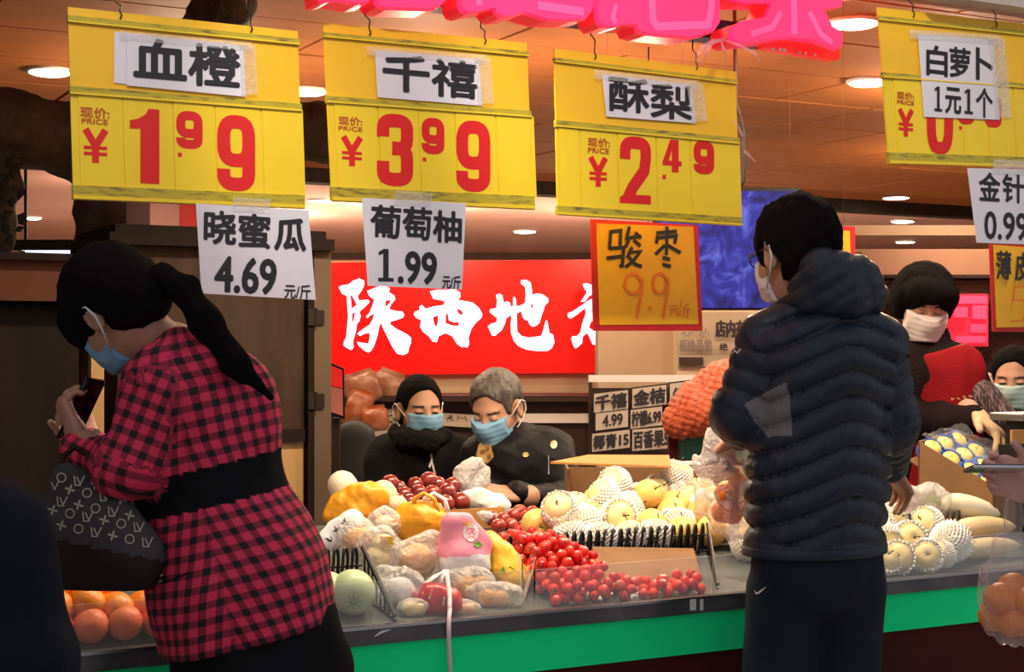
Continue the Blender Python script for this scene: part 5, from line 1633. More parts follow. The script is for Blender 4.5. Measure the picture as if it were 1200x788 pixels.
# ============ seller in the red apron
D3 = 5.28
E_ = lambda px, py, dd=0.0: P(px, py, D3+dd)
hcE = E_(1082, 356); fE = unit(-FWD*.93-RGT*.02-UPV*.36)
RE = frame(fE, unit(UPV+RGT*.06))
f1, f2 = FLOORV(E_(1065, 700)), FLOORV(E_(1115, 700))
glove = dict(w=E_(1146, 490, -.20), d=unit(RGT*.42-UPV*.45-FWD*.62), n=unit(RGT*.6+UPV*.6-FWD*.2), side=1, curl=(.5, .5, .55, .6), s=1.05)
sel = person('person in a red apron and white mask with black bobbed hair, behind the stall', hcE, RE, E_(1085, 408, .05),
             dict(pelvis=E_(1088, 610), chest=E_(1088, 450, .04), arms=[[E_(1052, 440, .02), E_(1046, 500, -.04), E_(1140, 490, -.20)], [E_(1132, 440, .02), E_(1165, 490, -.02), E_(1180, 520, -.10)]],
                  legs=[[E_(1070, 620), E_(1068, 760), f1+[0, 0, .08]], [E_(1108, 620), E_(1110, 760), f2+[0, 0, .08]]]), [glove], skin='skin_pale', eyes_open=False, base=FLOORV(E_(1088, 700)), head_vox=.0045)
mat('jacket_brown', (.014, .008, .008), .9, bump=(120, .5), spec=.1); mat('apron_red', (.26, .006, .010), .8, bump=(90, .2), spec=.15); mat('jacket_black', (.008, .006, .006), .8, spec=.12)
mat('apron_gold', (.60, .36, .16), .5)
S = SDF(); S.chain([E_(1088, 620), E_(1088, 520), E_(1090, 450)], [.150, .145, .150], .05, frame(-FWD), (1.1, .78, 1)); S.cone(E_(1060, 430, .02), E_(1124, 430, .02), .068, .068, .05)
S.cone(E_(1088, 430), E_(1084, 402, .02), .095, .072, .04)
S.chain([E_(1056, 436, .02), E_(1050, 500, -.04), E_(1140, 491, -.19)], [.070, .062, .048], .04); S.chain([E_(1128, 436, .02), E_(1158, 485, -.02), E_(1176, 512, -.10)], [.066, .056, .045], .04)
jo = cloth('jacket', S, .0085, ['jacket_brown', 'jacket_black'], sel, lambda p: wob(p, 40, .004, 51))
# high collar, open in a V
S = SDF(); S.cone(E_(1086, 428, .01), E_(1083, 398, .02), .100, .088, .03)
S.cone(E_(1084, 440, -.02), E_(1083, 385, .0), .066, .070, .02, sub=True); S.cone(E_(1092, 436, -.16), E_(1088, 392, -.15), .012, .060, .03, sub=True)
cloth('collar', S, .0065, 'jacket_black', sel, lambda p: wob(p, 45, .004, 53))
# apron over the front of the jacket
S = SDF(); S.chain([E_(1092, 640), E_(1092, 520), E_(1096, 440)], [.158, .153, .150], .05, frame(-FWD), (1.1, .78, 1))
S.cut(E_(1088, 440, .0), FWD); S.cut(E_(1128, 400), unit(UPV*1+RGT*.75)); S.cut(E_(1090, 412), unit(UPV-RGT*.25)); S.cut(E_(1073, 430), unit(-RGT+UPV*.12)); S.cut(E_(1152, 470), RGT)
apo = cloth('apron', S, .0075, 'apron_red', sel, lambda p: wob(p, 34, .005, 52)+.003)
bv = bvh_of(apo)
for i in range(5):
    r_ = random.Random(60+i); x0_, y0_ = 1114+i*7, 471-i*1.2
    decal('apron_lettering', 'apron_gold', apo, bv, [[(x0_+r_.uniform(0, 2), y0_-r_.uniform(0, 5)), (x0_+r_.uniform(2, 5), y0_-r_.uniform(0, 5))] for k in range(4)], .9, off=.004)
mat('sleeve_stripe', (.028, .016, .018), .8, noise=(30, (.20, .12, .12), .5, .56), stretch=(6, 1, 1))
S = SDF(); S.chain([E_(1150, 466, -.05), E_(1172, 492, -.08)], [.062, .058], .03); cloth('sleeve_cover', S, .009, 'sleeve_stripe', sel)
mat('glove_tan', (.62, .42, .25), .8, bump=(120, .3))
S = SDF(); hand_ops(S, **{**glove, 's': 1.12}); S.cut(glove['w']-unit(glove['d'])*.02, -unit(glove['d'])); cloth('work_glove', S, .0055, 'glove_tan', sel, lambda p: np.full(len(p), .002))
S = SDF(); S.chain([E_(1070, 640), E_(1068, 770), f1+[0, 0, .05]], [.10, .08, .06], .04); S.chain([E_(1108, 640), E_(1110, 770), f2+[0, 0, .05]], [.10, .08, .06], .04); S.cut(f1, -UPV)
cloth('trousers', S, .016, 'cloth_black', sel)
S = SDF(); L = lambda x, y, z: hcE+RE @ np.array([x, y, z])
S.ell(L(0, -.012, .045), (.104, .116, .100), RE, .02); S.ell(L(0, -.045, -.02), (.102, .080, .080), RE, .05)
for g in (-1, 1): S.cone(L(g*.078, .020, .03), L(g*.082, .008, -.030), .032, .014, .03)
S.ell(L(0, .085, .066), (.080, .045, .048), RE, .03)
S.ell(L(0, .114, -.070), (.074, .090, .106), RE, .012, True)
S.cut(L(0, 0, -.060), -RE[:, 2]+.15*RE[:, 1])
cloth('hair', S, .0065, 'hair_black', sel, lambda p: wob((p-hcE) @ RE*[1, 1, .3], 130, .0028, 5))
mask_part(sel, hcE, RE, 1.04, 'mask_white', loops=False)

# ============ two masked men sitting behind the fruit
def sitting_man(label, D, head_px, f, hs, jacket_m, shoulders, elbows, wrists, hands, hair, mask_m, extra=None, vox=.0085):
    Q_ = lambda px, py, dd=0.0: P(px, py, D+dd)
    hx_, hy_ = head_px
    c = Q_(hx_, hy_); R = frame(f)
    neck_ = Q_((shoulders[0][0]+shoulders[1][0])/2, hy_+52, .03)
    s0, s1 = Q_(*shoulders[0], .02), Q_(*shoulders[1], .02)
    ch = (s0+s1)/2+[0, 0, -.05]
    pel = Q_((shoulders[0][0]+shoulders[1][0])/2, hy_+220, .08); pel[2] = .5
    arms = [[s0]+[Q_(*elbows[0])]+[Q_(*wrists[0])], [s1]+[Q_(*elbows[1])]+[Q_(*wrists[1])]]
    legs = []
    for g in (-1, 1):
        k = pel-FWD*.36+RGT*g*.12; k[2] = .48; an = FLOORV(k+FWD*.05); legs.append([pel+RGT*g*.09, k, an+np.array([0, 0, .06])])
    t = person(label, c, R, neck_, dict(pelvis=pel, chest=ch, arms=arms, legs=legs), hands, scale=hs, eyes_open=(f[2] > -.2), base=FLOORV(pel), head_vox=.0048, hand_vox=.0048)
    S = SDF(); mid = (s0+s1)/2
    S.chain([pel, pel*.5+mid*.5, mid+[0, 0, -.07]], [.16, .155, .150], .05, frame(-FWD), (1.1, .8, 1)); S.cone(s0+[0, 0, -.03], s1+[0, 0, -.03], .075, .075, .06)
    S.cone(mid+[0, 0, -.02], neck_+[0, 0, .005], .10, .072, .05)
    for a in arms: S.chain([a[0]+np.array([0, 0, -.02]), a[1], a[2]], [.078, .064, .046], .04)
    jk_ = cloth('jacket', S, vox, jacket_m, t, lambda p: wob(p, 42, .005, int(hx_))+wob(p, 100, .002, 7))
    S = SDF()
    for l in legs: S.chain(l, [.095, .08, .06], .05)
    S.cut([0, 0, .0], -UPV)
    cloth('trousers', S, .017, 'cloth_black', t)
    hair(t, c, R)
    mask_part(t, c, R, hs, mask_m)
    return t, jk_, c, R
mat('jacket_fleece', (.009, .008, .008), .95, bump=(140, .6), spec=.1); mat('jacket_satin', (.006, .005, .006), .55, bump=(30, .3), spec=.16)
t1, j1, c1, R1 = sitting_man('person in a plain black jacket and blue mask, the left one of two sitting men', 5.75, (492, 481), unit(-FWD*.90+RGT*.34-UPV*.05), 1.0, 'jacket_fleece',
    ((455, 530), (535, 530)), ((446, 585, -.05), (540, 585, -.05)), ((480, 615, -.25), (520, 615, -.25)), [],
    lambda t, c, R: hair_short(t, c, R, 1.0, 'hair_black', grow=.010, fringe=.088, side=.030, nape=-.06, vox=.006, rough=.002), 'mask_blue')
bv = bvh_of(j1); decal('white_cord', 'mask_white', t1, bv, [[(505, 529), (506, 540), (503, 548)], [(506, 542), (510, 556)]], 2.2, off=.004)
S = SDF(); P5 = lambda x, y, dd=0: P(x, y, 5.75+dd); S.chain([P5(466, 508, .02), P5(478, 516, -.08), P5(500, 518, -.12), P5(518, 510, -.04)], [.04, .042, .04, .035], .03); cloth('fleece_collar', S, .009, 'jacket_fleece', t1, lambda p: wob(p, 120, .005, 3))
g2 = lambda x, y, dd=0: P(x, y, 5.45+dd)
handD = dict(w=g2(604, 580, -.30), d=unit(-RGT*.9+UPV*.12-FWD*.2), n=unit(UPV*.85-FWD*.35), side=1, curl=(.55, .6, .65, .7), s=1.05)
t2, j2, c2, R2 = sitting_man('person in a shiny black jacket with a gold badge, looking down, masked', 5.45, (582, 478), unit(-FWD*.80-RGT*.42-UPV*.40), 1.03, 'jacket_satin',
    ((568, 528), (646, 522)), ((560, 590, -.04), (668, 592, -.10)), ((575, 600, -.3), (606, 580, -.29)), [handD],
    lambda t, c, R: hair_short(t, c, R, 1.02, 'hair_grey', grow=.012, fringe=.080, side=.034, nape=-.04, vox=.006, rough=.003), 'mask_blue')
mat('badge_gold', (.72, .45, .16), .35, metal=.5, noise=(40, (.22, .10, .03), .45, .6))
bv = bvh_of(j2)
decal('gold_badge', 'badge_gold', t2, bv, polys=[[(568+10*math.cos(a)*(1+.12*math.sin(5*a)), 531+14*math.sin(a)*(1+.1*math.cos(4*a))) for a in np.linspace(0, 6.28, 20)[:-1]]], off=.008)
decal('small_badge', 'badge_gold', t2, bv, polys=[[(616+4*math.cos(a), 533+3*math.sin(a)) for a in np.linspace(0, 6.28, 10)[:-1]]], off=.008)
decal('sleeve_badge', 'badge_gold', t2, bv, polys=[[(649+4*math.cos(a), 521+5*math.sin(a)) for a in np.linspace(0, 6.28, 10)[:-1]]], off=.008)
decal('zip_pull', 'steel', t2, bv, [[(643, 534), (643, 556)]], 1.2, off=.008)
# third masked man at the right edge
t3, j3, c3, R3 = sitting_man('person with a pale green mask, half cut off by the right edge', 5.9, (1188, 446), unit(-FWD*.86-RGT*.38-UPV*.1), 1.0, 'jacket_fleece',
    ((1160, 505), (1240, 505)), ((1150, 560, -.05), (1250, 560, -.05)), ((1180, 590, -.22), (1220, 590, -.22)), [],
    lambda t, c, R: hair_short(t, c, R, 1.0, 'hair_black', grow=.010, fringe=.085, side=.03, nape=-.06, vox=.0065, rough=.002), 'mask_green')

# ============ customer outside the right edge, reaching in with phone and bag
D6 = 2.95
G_ = lambda px, py, dd=0.0: P(px, py, D6+dd)
hcG = G_(1345, 250, -.1); RG = frame(unit(FWD*.8-RGT*.5))
wG = G_(1212, 570, .02)
h6 = dict(w=wG, d=unit(-RGT*.75+UPV*.25+FWD*.25), n=unit(RGT*.10+FWD*.8-UPV*.1), side=-1, curl=(.9, 1.0, 1.05, 1.1), s=.86, thumb=(.9, .6, -.4), bend=1.0)
o1, o2 = FLOORV(G_(1320, 700)), FLOORV(G_(1390, 700))
rt = person('person reaching in from the right edge with a phone and a bag of oranges', hcG, RG, G_(1350, 330, -.08),
            dict(pelvis=G_(1355, 700), chest=G_(1352, 430), arms=[[G_(1270, 400), G_(1262, 560, -.05), wG], [G_(1430, 400), G_(1450, 560), G_(1440, 690)]],
                 legs=[[G_(1325, 720), G_(1322, 900), o1+[0, 0, .08]], [G_(1385, 720), G_(1388, 900), o2+[0, 0, .08]]]), [h6], head_vox=.007, skin='skin_pinklit', hand_vox=.0036, base=FLOORV(G_(1355, 700)))
mat('coat_plum', (.22, .05, .08), .7)
S = SDF(); S.chain([G_(1355, 720), G_(1354, 560), G_(1352, 430)], [.165, .15, .155], .05, frame(FWD), (1.1, .75, 1)); S.cone(G_(1285, 395), G_(1420, 395), .07, .07, .05); S.cone(G_(1350, 390), G_(1350, 335, -.05), .09, .07, .04)
S.chain([G_(1278, 400), G_(1266, 556, -.05), wG-unit(h6['d'])*.03], [.072, .062, .048], .04); S.chain([G_(1425, 400), G_(1450, 556), G_(1440, 690)], [.07, .06, .045], .04)
cloth('coat', S, .010, 'coat_plum', rt, lambda p: wob(p, 36, .004, 61))
S = SDF(); S.chain([G_(1325, 730), G_(1322, 900), o1+[0, 0, .05]], [.10, .08, .06], .04); S.chain([G_(1385, 730), G_(1388, 900), o2+[0, 0, .05]], [.10, .08, .06], .04); S.cut(o1, -UPV)
cloth('trousers', S, .016, 'cloth_black', rt)
hair_short(rt, hcG, RG, 1.0, 'hair_black', vox=.009)
pg = thing('mobile_phone', 'phone gripped edge-on in the hand reaching in at the right', 'phone', G_(1165, 552, -.01))
c = G_(1167, 550, -.015); Rp = frame(unit(UPV*.97+FWD*.22), unit(-RGT*.97+UPV*.20))
MB().box(c, (.030, .004, .054), Rp).build('case', 'steel', pg, bevel=.003)
MB().box(c+Rp[:, 1]*.0048, (.027, .0006, .050), Rp).build('display', 'phone_glass', pg)
# her bag of oranges
bo = thing('carrier_bag', 'clear plastic bag of oranges hanging from the hand at the right edge', 'bag', G_(1188, 755, .02))
S = SDF(); S.chain([G_(1187, 600, .02), G_(1183, 650, .02), G_(1188, 700, .02), G_(1190, 722, .02)], [.012, .030, .066, .058], .03, CR, (1, .85, 1))
S.chain([G_(1187, 610, .02), G_(1181, 585, .02)], [.018, .008], .02); S.chain([G_(1190, 610, .02), G_(1194, 585, .02)], [.018, .008], .02)
cloth('film', S, .0065, 'bag_clear', bo, lambda p: .0042*np.sin(((p-G_(1187, 600)) @ RGT)*190*np.clip((1.55-p[:, 2])/.5, .5, 2))+wob(p, 50, .003, 4))
for (x, y, dd) in ((1172, 702, .0), (1206, 706, -.01), (1186, 728, .0), (1188, 690, .03), (1166, 722, .03), (1208, 732, .02)):
    MB().lathe([(.001, -.031), (.018, -.027), (.031, -.012), (.033, .004), (.026, .020), (.011, .029), (.001, .030)], 16, G_(x, y, dd+.02)).build('orange', 'orange_peel', bo, smooth=True)
# ------------------------------------------------------------------ fruit on the stall
def onTray(px, py):
    """ray meets the sloping tray"""
    o = np.array([0, 0, CAMH]); d = P(px, py, 1)-o
    k = (.765-.20*3.24-o[2]+.20*o[1])/(d[2]-.20*d[1])
    return o+d*k
def lathe_data(name, prof, n, m, smooth=True): return MB().lathe(prof, n).data(name, m, smooth)
def sphere_prof(r, n=8, sq=1.0, dip=0.0):
    out = []
    for i in range(n+1):
        a = -math.pi/2+math.pi*i/n
        z = r*sq*math.sin(a)
        if i == n: z -= dip
        if i == n-1: z -= dip*.2
        out.append((max(.0006, r*math.cos(a)), z))
    return out
def rrot(): return (random.uniform(0, 6.28), random.uniform(0, 6.28), random.uniform(0, 6.28))

ORD = ('first', 'second', 'third', 'fourth', 'fifth', 'sixth', 'seventh', 'eighth', 'ninth', 'tenth', 'eleventh', 'twelfth', 'thirteenth', 'fourteenth')
def pix(o):
    p = np.array(o.location); d = p @ FWD
    return 600+1800*(p @ RGT)/d, 410-1800*(p[2]-CAMH)/d
def label_rows(objs, cuts, names, what):
    """names each piece by its row in the pile and its place from the left"""
    rows = {}
    for o in objs:
        x, y = pix(o); k = sum(y > c for c in cuts); rows.setdefault(k, []).append((x, o))
    for k, L in rows.items():
        for i, (x, o) in enumerate(sorted(L, key=lambda q: q[0])):
            o['label'] = what(o, ORD[min(i, 13)], names[k])
# ---- cherry tomatoes
mat('tomato_red', (.76, .018, .012), .16, noise=(30, (.80, .05, .02), .4, .75), coat=.5)
mat('tomato_dark', (.58, .012, .012), .16, coat=.5)
mat('stem_green', (.10, .17, .03), .6)
tmesh = [lathe_data('cherry_tomato', sphere_prof(.0140, 8, 1.0, .002), 12, 'tomato_red'), lathe_data('cherry_tomato', sphere_prof(.0132, 8, 1.12, .002), 12, 'tomato_dark'), lathe_data('cherry_tomato', sphere_prof(.0146, 8, .94, .002), 12, 'tomato_red')]
xt0, xt1, xt2 = float(onTray(622, 690)[0]), float(onTray(706, 690)[0]), float(onTray(812, 690)[0])
pts = []
def yback(x):
    if x < xt1: return 3.515
    return 3.335
def drop(n, region, r, ground, tries=14, cap=None):
    """lets balls fall one by one onto the slope and onto each other"""
    out = np.zeros((0, 3))
    for i in range(n):
        best = None
        for k in range(tries):
            x, y = region()
            z = ground(x, y)+r
            if len(out):
                d2 = (out[:, 0]-x)**2+(out[:, 1]-y)**2
                m = d2 < (2*r)**2
                if m.any(): z = max(z, float((out[m, 2]+np.sqrt((2*r)**2-d2[m])).max()))
            pref = z-ground(x, y)-(cap(x, y) if cap else 0)
            if best is None or pref < best[0]: best = (pref, x, y, z)
        if best[0] < .0: out = np.vstack([out, best[1:]])
    return out
def tom_region():
    while True:
        x = random.uniform(xt0, xt2); y = random.uniform(3.264, 3.52)
        if y < yback(x)-.015: return x, y
def tom_cap(x, y):
    return .036+.070*max(0, min(1, (xt1+.06-x)/.12))*max(.25, min(1, (y-3.24)/.16))
pts = [tuple(p) for p in drop(460, tom_region, .0140, lambda x, y: tray_z(y), cap=tom_cap)][:268]
# a few behind the wire divider at the left
xq0, xq1 = float(onY(574, 630, 3.62)[0]), float(onY(640, 630, 3.62)[0])
pts += [tuple(p) for p in drop(46, lambda: (random.uniform(xq0, xq1), random.uniform(3.585, 3.70)), .0140, lambda x, y: tray_z(y), cap=lambda x, y: .075)]
pts = pts[:299]
cal = MB()
for k in range(5):
    a = 2*math.pi*k/5; cal.add([(0, 0, .0128), (.0022*math.cos(a+1.2), .0022*math.sin(a+1.2), .0130), (.0075*math.cos(a), .0075*math.sin(a), .0132), (.0022*math.cos(a-1.2), .0022*math.sin(a-1.2), .0130)], [(0, 1, 2, 3)])
cal.tube([(0, 0, .012), (0, 0, .018)], .0008, 5)
cald = cal.data('calyx', 'stem_green', False, False)
for i, p in enumerate(pts):
    o = obj('cherry_tomato', tmesh[i % 3], None, loc=p, rot=rrot())
    tag(o, 'shiny red cherry tomato in the heap between the wire dividers', 'tomato', 'cherry tomatoes heaped on the tray')
    if i % 4 == 0: obj('calyx', cald, o, loc=(0, 0, 0), rot=(0, 0, 0))

# ---- pears, many in white foam nets
b_end = float(onY(832, 660, 3.555)[0])
mat('pear_gold', (.80, .50, .13), .42, noise=(40, (.70, .40, .09), .45, .7), sss=.05)
mat('pear_pale', (.86, .70, .34), .42, noise=(40, (.80, .58, .22), .45, .7), sss=.05)
mat('foam_white', (.93, .90, .85), .7)
mat('stem_brown', (.05, .03, .02), .8)
PR = .046
pear_prof = [(.0006, -.040), (.010, -.043), (.024, -.040), (.038, -.026), (.0455, -.006), (.045, .012), (.038, .028), (.026, .039), (.012, .0435), (.006, .041), (.0008, .036)]
pear_d = [lathe_data('pear', pear_prof, 20, 'pear_gold'), lathe_data('pear', pear_prof, 20, 'pear_pale')]
stem_d = MB().tube([(0, 0, .036), (.002, 0, .048), (.006, 0, .060)], [.0022, .0016, .0022], 6).data('stem', 'stem_brown', True)
def net_data(name, m, r0=1.06, lo=-.040, hi=.034, rows=11, n=26, w=.0030, fray=.006):
    """diamond foam lattice stretched over the fruit"""
    bm = bmesh.new()
    zs = [p[1] for p in pear_prof]; rs = [p[0] for p in pear_prof]
    V = []
    for i in range(rows+1):
        z = lo+(hi-lo)*i/rows
        r = float(np.interp(z, zs, rs))*r0+.0022
        if i in (0, rows): r += fray*random.uniform(.2, 1)*0+fray*.5
        row = []
        for k in range(n):
            a = 2*math.pi*(k+(.5 if i % 2 else 0))/n
            rr = r+(random.uniform(0, fray) if i in (0, rows) else 0)
            row.append(bm.verts.new((rr*math.cos(a), rr*math.sin(a), z*1.03+(random.uniform(-.003, .003) if i in (0, rows) else 0))))
        V.append(row)
    for i in range(rows-1):
        for k in range(n):
            if i % 2 == 0: f = (V[i][k], V[i+1][k], V[i+2][k], V[i+1][k-1])
            else: f = (V[i][k], V[i+1][(k+1) % n], V[i+2][k], V[i+1][k])
            bm.faces.new(f)
    bmesh.ops.recalc_face_normals(bm, faces=bm.faces)
    me = bpy.data.meshes.new(name); bm.to_mesh(me); bm.free()
    me.materials.append(MATS[m])
    o = bpy.data.objects.new(name, me); COL.objects.link(o)
    md = o.modifiers.new('strands', 'WIREFRAME'); md.thickness = w; md.use_replace = True; md.use_even_offset = False
    dg = bpy.context.evaluated_depsgraph_get(); dg.update()
    me2 = bpy.data.meshes.new_from_object(o.evaluated_get(dg)); me2.name = name
    bpy.data.objects.remove(o); bpy.data.meshes.remove(me)
    return me2
nets = [net_data('foam_net', 'foam_white', w=.0062), net_data('foam_net', 'foam_white', lo=-.042, hi=.026, rows=10, w=.0066, fray=.010)]
def pear(pos, kind, axis=None, label=None, scale=1.0, group='pears heaped on the stall'):
    """kind 0 bare gold, 1 netted, 2 netted pale"""
    ax = unit(axis if axis is not None else (random.uniform(-1, 1), random.uniform(-1, .2), random.uniform(-.3, 1)))
    q = Vector(ax).to_track_quat('Z', 'Y').to_euler()
    o = obj('pear', pear_d[0 if kind == 0 else 1], None, loc=pos, rot=q)
    o.scale = (scale,)*3
    tag(o, label or ('golden pear without a net in the heap behind the wire divider' if kind == 0 else 'pale pear in a white foam net, heaped behind the wire divider'), 'pear', group)
    obj('stem', stem_d, o, loc=(0, 0, 0), rot=(0, 0, 0))
    if kind: obj('foam_net', nets[kind-1], o, loc=(0, 0, 0), rot=(0, 0, random.uniform(0, 1)))
    return o
def z2(x, y): return 560+x/3.58, 520+y/3.58
toc = -FWD
pear_list = [  # zoom x, zoom y, shop depth Y, kind, axis
 (590, 180, 3.93, 1, (-.6, -.2, .3)), (505, 240, 3.86, 2, (-.5, .2, .5)), (735, 210, 3.95, 2, (.3, -.6, .5)), (855, 152, 3.98, 1, (.2, -.3, .9)),
 (718, 252, 3.84, 0, (.1, -.8, .5)), (828, 268, 3.84, 0, (-.2, -.5, .6)), (930, 205, 3.95, 2, (-.3, -.2, .8)), (345, 335, 3.68, 1, (-.5, -.5, .4)),
 (440, 275, 3.84, 2, (0, -.3, .9)), (488, 325, 3.72, 1, (.6, .1, .6)), (597, 338, 3.66, 2, (-.1, -.95, .15)), (640, 280, 3.80, 1, (.7, -.2, .3)),
 (725, 345, 3.68, 0, (.5, -.3, .5)), (838, 338, 3.68, 1, (.2, .3, .8)), (958, 318, 3.74, 0, (.3, -.4, .7)), (1068, 425, 3.56, 1, (.4, -.3, .5)),
 (985, 400, 3.66, 0, (.4, .2, .6)), (1075, 350, 3.74, 2, (.2, -.2, .8)), (1020, 255, 3.90, 2, (.2, 0, .9)), (410, 365, 3.64, 2, (.1, .5, .6)), (545, 400, 3.60, 1, (.3, .2, .9)), (680, 400, 3.60, 2, (0, .2, .9)), (780, 405, 3.60, 1, (.2, .1, .9)), (900, 400, 3.60, 0, (.2, .3, .8)), (1060, 520, 3.42, 0, (.6, -.2, .4)), (1120, 480, 3.50, 1, (0, -.2, .9)), (1130, 395, 3.66, 2, (.1, 0, 1))]
pp = []
for x, y, Y, kd, ax in pear_list:
    px, py = z2(x, y); p = onY(px, py, Y)
    p[2] = max(p[2], tray_z(Y)+.045)
    pp.append((p, kd, ax))
for x, Y in ((640, 3.72), (690, 3.78), (735, 3.76), (780, 3.80), (825, 3.80), (860, 3.76), (700, 3.90), (750, 3.90), (800, 3.92), (845, 3.90)):
    px = x; p = onY(px, 600, Y); p[2] = tray_z(Y)+.046
    pp.append((p, random.choice((0, 1, 2)), None))
PX = np.array([q[0] for q in pp])
for it in range(120):
    for i in range(len(PX)):
        d_ = PX[i]-PX; L_ = np.linalg.norm(d_, axis=1); L_[i] = 9
        m = L_ < .090
        if m.any(): PX[i] += (d_[m]/L_[m][:, None]*(.090-L_[m])[:, None]).sum(0)*.25
    PX[:, 1] = np.clip(PX[:, 1], 3.30, 3.985)
    nearr = (PX[:, 0] < b_end) & (PX[:, 1] < 3.605); PX[nearr, 1] = 3.605
    PX[:, 2] = np.maximum(PX[:, 2], .765+.2*(PX[:, 1]-3.24)+.045)
made = [pear(q, kd, ax) for q, (p, kd, ax) in zip(PX, pp)]
for o in made[len(pear_list):]: o['label'] = 'pear buried low in the heap behind the wire divider'
label_rows(made[:len(pear_list)], (572, 594, 612), ('top', 'upper', 'middle', 'lowest'), lambda o, n, r: ('foam-netted pear' if len(o.children) > 1 else 'bare golden pear')+', '+n+' from the left in the '+r+' row of the heap')

# ---- wire dividers
def divider(label, path, h, pitch, lean=None):
    """path: floor points; a coil of loops stands along it between two rails"""
    t = thing('wire_divider', label, 'wire divider', path[0], group='black wire dividers')
    pts = [np.array(p, float) for p in path]
    for a, b in zip(pts[:-1], pts[1:]):
        L = np.linalg.norm(b-a); e = (b-a)/L; n = int(L/pitch)
        nrm = unit(np.cross(e, UPV))
        for k in range(n):
            c = a+e*(k+.5)*pitch
            q = []
            for s_ in np.linspace(0, 1, 11):
                ang = math.pi*s_
                q.append(c-e*pitch*.42*math.cos(ang)*(1 if True else 0)+UPV*(h*.74+h*.26*math.sin(ang))+nrm*.010*math.cos(ang))
            q = [c-e*pitch*.95+nrm*.012]+q+[c+e*pitch*.25-nrm*.012]
            MB().tube(q, .0042, 6).build('wire_loop', 'black_metal', t, smooth=True)
        MB().tube([a+UPV*h*.08, b+UPV*h*.08], .003, 6).build('rail', 'black_metal', t)
        MB().tube([a+UPV*h*.62-nrm*.006, b+UPV*h*.62-nrm*.006], .0026, 6).build('rail', 'black_metal', t)
    return t
q0, q1 = onY(592, 660, 3.555), onY(829, 660, 3.555)
a = np.array([q0[0], 3.555, tray_z(3.555)]); b = np.array([q1[0], 3.555, tray_z(3.555)])
ztop_ = onY(720, 621, 3.555)[2]-tray_z(3.555)
divider('long black wire divider between the cherry tomatoes and the pears', [a, b, ], ztop_, .0245)
p1 = onTray(843, 692)
MBs = thing('wire_divider', 'black wire end panel sloping to the lip beside the pear heap', 'wire divider', b, group='black wire dividers')
bb = b+UPV*ztop_; ff = np.array([p1[0], 3.29, tray_z(3.29)])
MB().tube([bb, ff+UPV*.012], .005, 8).build('top_rail', 'black_metal', MBs); MB().tube([b, ff], .004, 8).build('bottom_rail', 'black_metal', MBs)
for k in range(9):
    u = (k+.5)/9; MB().tube([b*(1-u)+ff*u, bb*(1-u)+(ff+UPV*.012)*u], .0026, 6).build('wire', 'black_metal', MBs)
q0, q1 = onY(366, 690, 3.44), onY(425, 690, 3.44)
a = np.array([q0[0], 3.44, tray_z(3.44)]); b = np.array([q1[0], 3.44, tray_z(3.44)]); h2 = onY(400, 643, 3.44)[2]-tray_z(3.44)
divider('short black wire divider beside the green melons', [a, b], h2, .024)
Ms = thing('wire_divider', 'black wire end panel sloping down right of the green melons', 'wire divider', b, group='black wire dividers')
bb = b+UPV*h2; p1 = onTray(456, 722); ff = np.array([p1[0], 3.27, tray_z(3.27)])
MB().tube([bb, ff+UPV*.012], .006, 8).build('top_rail', 'black_metal', Ms); MB().tube([b, ff], .004, 8).build('bottom_rail', 'black_metal', Ms)
for k in range(8):
    u = (k+.5)/8; MB().tube([b*(1-u)+ff*u, bb*(1-u)+(ff+UPV*.012)*u], .0028, 6).build('wire', 'black_metal', Ms)
q0, q1 = onY(1040, 640, 3.46), onY(1128, 640, 3.46)
a = np.array([q0[0], 3.46, tray_z(3.46)]); b = np.array([q1[0], 3.46, tray_z(3.46)])
divider('black wire divider behind the netted pears at the right', [a, b], onY(1100, 601, 3.46)[2]-tray_z(3.46), .0245)

# cardboard sheet and card holder by the tomatoes
t = thing('cardboard_sheet', 'brown cardboard sheet leaning on the wire divider behind the tomatoes', 'cardboard', onY(760, 690, 3.5))
c4 = [onY(694, 641, 3.535), onY(812, 643, 3.535), onTray(826, 691), onTray(700, 694)]
c4[0][2] += .0
mb = MB(); n_ = np.array([0, -.004, .001]); mb.add([*c4, *[p+n_ for p in c4]], [(0, 1, 2, 3), (7, 6, 5, 4), (0, 4, 5, 1), (1, 5, 6, 2), (2, 6, 7, 3), (3, 7, 4, 0)]); mb.build('sheet', 'cardboard', t, bevel=.0015)
t = thing('card_holder', 'clear folded card holder left of the cherry tomatoes', 'card holder', onTray(614, 706))
f_ = onTray(613, 706); g1 = onY(612, 655, 3.32); g2_ = onY(629, 654, 3.40)
for e0, e1, nm in ((g1, f_, 'front_leaf'), (g2_, f_, 'rear_leaf')):
    w_ = np.array([.012, .05, .01]); mb = MB(); mb.add([e0, e0+w_, e1+w_, e1], [(0, 1, 2, 3)]); o = mb.build(nm, 'acrylic', t); md = o.modifiers.new('t', 'SOLIDIFY'); md.thickness = .002
    MB().tube([e0, e1], .0022, 6).build('edge', 'wood_light', t)

